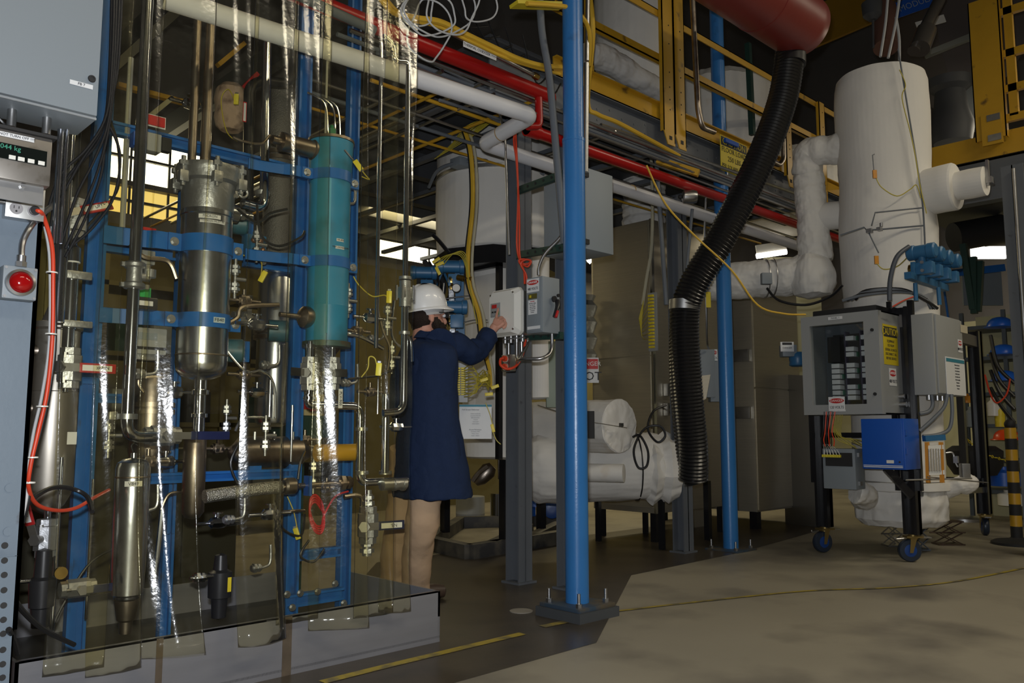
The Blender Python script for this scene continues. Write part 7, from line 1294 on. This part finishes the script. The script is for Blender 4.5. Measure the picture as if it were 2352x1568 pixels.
for py in (626, 767, 933, 1050, 1108): q = at({626: 119, 767: 117, 933: 97, 1050: 74, 1108: 67}[py], py, Y=oy_ + .05); S('cable_tie', MB().lathe(q, [(-.002, .016), (.002, .016), (.002, .014), (-.002, .014)], axis=ZA, n=14), WPLAS, 'white cable tie round the cord bundle on the left post', 'cable tie', 'white cable ties on the cord bundle')
S('black_loop_cable', MB().tube([at(48, 1180, Y=2.75), at(75, 1145, Y=2.8), at(120, 1120, Y=2.9), at(165, 1122, Y=3.0), at(200, 1140, Y=2.98), at(212, 1175, Y=2.9)], .0075, n=8), BLACK, 'thick black cable arching across the orange cord low at left', 'cable')
S('black_hose', MB().tube([at(25, 1360, Y=2.75), at(50, 1400, Y=2.8), at(100, 1445, Y=2.9), at(170, 1480, Y=3.02)], .008, n=8), BLACK, 'black air hose curving down into the tray at bottom left', 'hose')
S('black_hose', MB().tube([at(20, 1445, Y=2.6), at(32, 1470, Y=2.65), at(40, 1500, Y=2.7)], .008, n=8), BLACK, 'short black hose beside the perforated angle at bottom left', 'hose')
bun = [[(262, -20), (258, 120), (245, 260), (200, 340), (140, 400), (110, 480), (90, 540)], [(268, -20), (262, 140), (248, 280), (215, 370), (175, 450), (140, 560)], [(275, -20), (266, 150), (250, 290), (225, 390), (190, 480), (150, 570)], [(256, 0), (250, 180), (236, 290), (180, 380), (130, 480), (118, 560)], [(280, -10), (270, 160), (246, 280), (232, 400), (196, 500), (158, 575)], [(240, 270), (275, 350), (262, 450), (215, 520), (165, 565), (150, 590)], [(250, 250), (222, 330), (160, 400), (125, 470), (112, 560)]]
for i, p in enumerate(bun): S('black_cable', MB().tube([at(a, b_, Y=2.80 + .012 * i) for a, b_ in p], .0045, n=7), BLACK, 'black cable of the bundle falling from behind the big grey enclosure', 'cable', 'black cables falling behind the enclosure')
# enclosure
ya = 2.54; br_ = at(226, 272, Y=ya); zb_ = br_.z; xe = br_.x
en = T('wall_enclosure', 'big grey enclosure marked FB 7 at the top left corner', 'enclosure', (xe - .3, ya + .1, zb_))
P('cabinet_body', MB().box2((xe - .75, ya + .02, zb_), (xe, ya + .20, zb_ + 1.1), bev=.004), GRAY, en)
do = P('door', MB().box2((xe - .75, ya, zb_ + .006), (xe - .004, ya + .018, zb_ + 1.1), bev=.003), GRAY, en)
lk = at(211, 181, Y=ya - .003); P('latch', MB().lathe(lk, [(0, .011), (.004, .010), (.004, .006), (.002, .006), (.002, 0)], axis=-YA, n=24), BFLAT, do, 'black latch'); 
lc = at(187, 194, Y=ya - .002); le = P('name_label', MB().box(lc, (.062, .001, .013)), WHT, do); text(le, 'FB 7', lc - YA * .0012, XA, ZA, .008, INK)
P('gasket_lip', MB().box2((xe - .75, ya + .018, zb_ + .0), (xe, ya + .022, zb_ + .006)), GRAYL, en)
for dx in (-.11, -.20, -.62): P('conduit_nipple', MB().cyl((xe + dx + .0, ya + .1, zb_), (xe + dx, ya + .1, zb_ - .05), .012, n=14), GALV, en)
for k, px in enumerate((132, 147)): vtube(px, 296, 560, 2.66, .009 if k == 0 else .005, STB, ['polished conduit dropping from the grey enclosure, left one', 'polished conduit dropping from the grey enclosure, right one'][k])
# scale display
ys_ = 2.44; s0, s1 = at(-60, 375, Y=ys_), at(118, 375, Y=ys_)
sc_ = T('scale_display', 'stained steel weighing display reading 0.0044 kg at far left', 'display', ((s0.x + s1.x) / 2, ys_, at(100, 425, Y=ys_).z))
zt_, zb2 = at(110, 318, Y=ys_).z, at(110, 428, Y=ys_).z
P('case', MB().box2((s0.x, ys_, zb2), (s1.x, ys_ + .12, zt_), bev=.004), mat('stained scale steel', (.28, .26, .235), .4, .85, var=.2, vscale=14, dirt=(.12, .10, .07), dscale=14, dlo=.5, dhi=.7), sc_)
P('lid_edge', MB().box2((s0.x, ys_ - .01, zt_), (s1.x + .008, ys_ + .13, zt_ + .008)), BFLAT, sc_)
zc = zt_ - (zt_ - zb2) * .42; scr = P('display_window', MB().box2((s0.x, ys_ - .002, zc - .024), (s1.x - .012, ys_, zc + .018)), mat('black display glass', (.006, .008, .007), .15), sc_)
dl = P('warning_label', MB().box2((s0.x, ys_ - .002, zt_ - .020), (at(78, 330, Y=ys_).x, ys_, zt_ - .008)), WHT, sc_); text(dl, 'DO NOT TURN OFF !!!!!', Vector((at(30, 330, Y=ys_).x, ys_ - .0025, zt_ - .014)), XA, ZA, .007, INK)
LED = mat('dim green digits', (.03, .22, .14), .5, emit=.25)
text(scr, '0.0044 kg', Vector((at(12, 350, Y=ys_).x, ys_ - .003, zc + .008)), XA, ZA, .013, LED)
for px in (27, 48, 71, 95): q = at(px, 376, Y=ys_ - .003); P('button', MB().box((q.x, ys_ - .003, zc - .017), (.016, .003, .011), bev=.001), WPLAS, sc_, 'white button')
P('mount_plate', MB().box2((s0.x, ys_ + .02, zb2 - .05), (s1.x - .01, ys_ + .024, zb2)), GALV, sc_); P('plate_bolt', MB().hexbolt(at(52, 428, Y=ys_ + .018), -YA, .007, .006), GALV, sc_)
S('cable_tray_wire', MB().tube([at(-10, 262, Y=2.6), at(15, 290, Y=2.6), at(40, 306, Y=2.55)], .004, n=6), BLACK, 'thin black wire between the enclosure and the scale display', 'wire')
# ================================================================ CLEAR STRIP CURTAIN
pm = bpy.data.materials.new('clear yellowed vinyl'); pm.use_nodes = True; nt = pm.node_tree; nt.nodes.clear()
N_ = nt.nodes.new; ou = N_('ShaderNodeOutputMaterial'); tr2 = N_('ShaderNodeBsdfTransparent'); gl_ = N_('ShaderNodeBsdfGlossy'); df = N_('ShaderNodeBsdfDiffuse'); m1 = N_('ShaderNodeMixShader'); m2 = N_('ShaderNodeMixShader'); fr2 = N_('ShaderNodeFresnel'); fr2.inputs[0].default_value = 1.27
tc_ = N_('ShaderNodeTexCoord'); nz = N_('ShaderNodeTexNoise'); nz.inputs['Scale'].default_value = 60; bp = N_('ShaderNodeBump'); bp.inputs['Strength'].default_value = .12; bp.inputs['Distance'].default_value = .004
nt.links.new(tc_.outputs['Object'], nz.inputs['Vector']); nt.links.new(nz.outputs[0], bp.inputs['Height']); nt.links.new(bp.outputs[0], gl_.inputs['Normal'])
nz2 = N_('ShaderNodeTexNoise'); nz2.inputs['Scale'].default_value = 9; nz2.inputs['Detail'].default_value = 8; nt.links.new(tc_.outputs['Object'], nz2.inputs['Vector']); mr = N_('ShaderNodeMapRange'); mr.inputs[1].default_value = .5; mr.inputs[2].default_value = .8; mr.inputs[3].default_value = .004; mr.inputs[4].default_value = .03; nt.links.new(nz2.outputs[0], mr.inputs[0])
tr2.inputs[0].default_value = (.975, .96, .875, 1); gl_.inputs['Roughness'].default_value = .11; gl_.inputs['Color'].default_value = (.9, .92, 1, 1); df.inputs[0].default_value = (.5, .47, .38, 1)
nt.links.new(fr2.outputs[0], m1.inputs[0]); nt.links.new(tr2.outputs[0], m1.inputs[1]); nt.links.new(gl_.outputs[0], m1.inputs[2])
nt.links.new(mr.outputs[0], m2.inputs[0]); nt.links.new(m1.outputs[0], m2.inputs[1]); nt.links.new(df.outputs[0], m2.inputs[2]); nt.links.new(m2.outputs[0], ou.inputs[0])
strips = [(128, 262, 1537, 3.035, .010, .10, 0, 'leftmost clear vinyl strip of the curtain'), (212, 335, 1533, 3.01, .018, .0, .0, 'second clear vinyl strip from the left'), (330, 452, 1490, 3.035, .010, .39, .06, 'third clear vinyl strip from the left, with the brightest glare'),
          (556, 664, 1468, 3.03, .030, .0, 0, 'fourth clear vinyl strip from the left, in front of the rear steel column'), (650, 742, 1424, 3.05, .006, .05, 0, 'fifth clear vinyl strip from the left, in front of the second blue upright'), (726, 828, 1437, 3.02, .012, .50, .03, 'sixth clear vinyl strip from the left, in front of the teal exchanger'),
          (822, 905, 1412, 3.05, .008, .10, 0, 'seventh clear vinyl strip from the left'), (872, 952, 1405, 3.02, .022, .3, .1, 'rightmost clear vinyl strip, bunched in front of the worker'), (455, 560, 950, 3.055, .005, .05, 0, 'short clear vinyl strip ending in front of the filter vessel')]
for i, (pa, pb, pyb, Y, bow, rot, wav, l) in enumerate(strips):
    xa_, xb_ = at(pa, 985, Y=Y).x, at(pb, 985, Y=Y).x; zb_ = at((pa + pb) / 2, pyb, Y=Y).z; zt_ = 3.42; W_ = xb_ - xa_; nx, nz_ = 26, 70; m = MB()
    for j in range(nz_ + 1):
        f = j / nz_; z = zb_ + (zt_ - zb_) * f; k1 = max(0, 1 - f * 1.15) ** .5; sh_ = .008 * math.sin(z * 2.3 + i) * k1; q = 1 - (.35 * k1 if i == 7 else 0)
        for k in range(nx + 1):
            u = k / nx - .5
            y_ = 4 * bow * u * u * k1 * (1 + .25 * math.sin(z * 2.9 + i * 2)) - (rot + wav * math.sin(z * 5 + i) + wav * .7 * math.sin(z * 13)) * u * W_ * k1 + .0012 * math.sin(u * 19 + z * 7 + i) * (.15 + .85 * k1) + .004 * math.sin(u * 5 + z * 2.1 + i * 1.7) * k1
            y_ -= {2: .85, 1: .4, 3: .5, 5: .4}.get(i, .1) * max(0, 1.05 - z) ** 2 / 6
            m.v.append(Vector((xa_ + sh_ + W_ * (.5 + u * q), Y + y_, z)))
    for j in range(nz_):
        for k in range(nx): m.f.append((j * (nx + 1) + k, j * (nx + 1) + k + 1, (j + 1) * (nx + 1) + k + 1, (j + 1) * (nx + 1) + k))
    o = S('vinyl_strip', m, pm, l, 'curtain strip', sharp=80); sd = o.modifiers.new('thick', 'SOLIDIFY'); sd.thickness = .0015
S('curtain_rail', MB().box2((xl, 3.0, 3.42), (xr_, 3.07, 3.47)), GALV, 'metal rail holding the strip curtain above the skid', 'rail')
# ================================================================ crumpled surface of the blanket wrapping, baked into the meshes
tx = bpy.data.textures.new('crumple', 'CLOUDS'); tx.noise_scale = .11; tx.noise_depth = 2
tx2 = bpy.data.textures.new('soft folds', 'CLOUDS'); tx2.noise_scale = .3; tx2.noise_depth = 1
for o in [q for q in bpy.data.objects if q.type == 'MESH' and q.data.materials and q.data.materials[0] in (WRAP, WHITE) and len(q.data.vertices) > 60]:
    s_ = o.modifiers.new('dense', 'SUBSURF'); s_.subdivision_type = 'SIMPLE'; s_.levels = s_.render_levels = 2
    d_ = o.modifiers.new('crumple', 'DISPLACE'); d_.texture = tx if o.data.materials[0] is WRAP else tx2; d_.texture_coords = 'GLOBAL'; d_.strength = .035 if o.data.materials[0] is WRAP else .022; d_.mid_level = .5
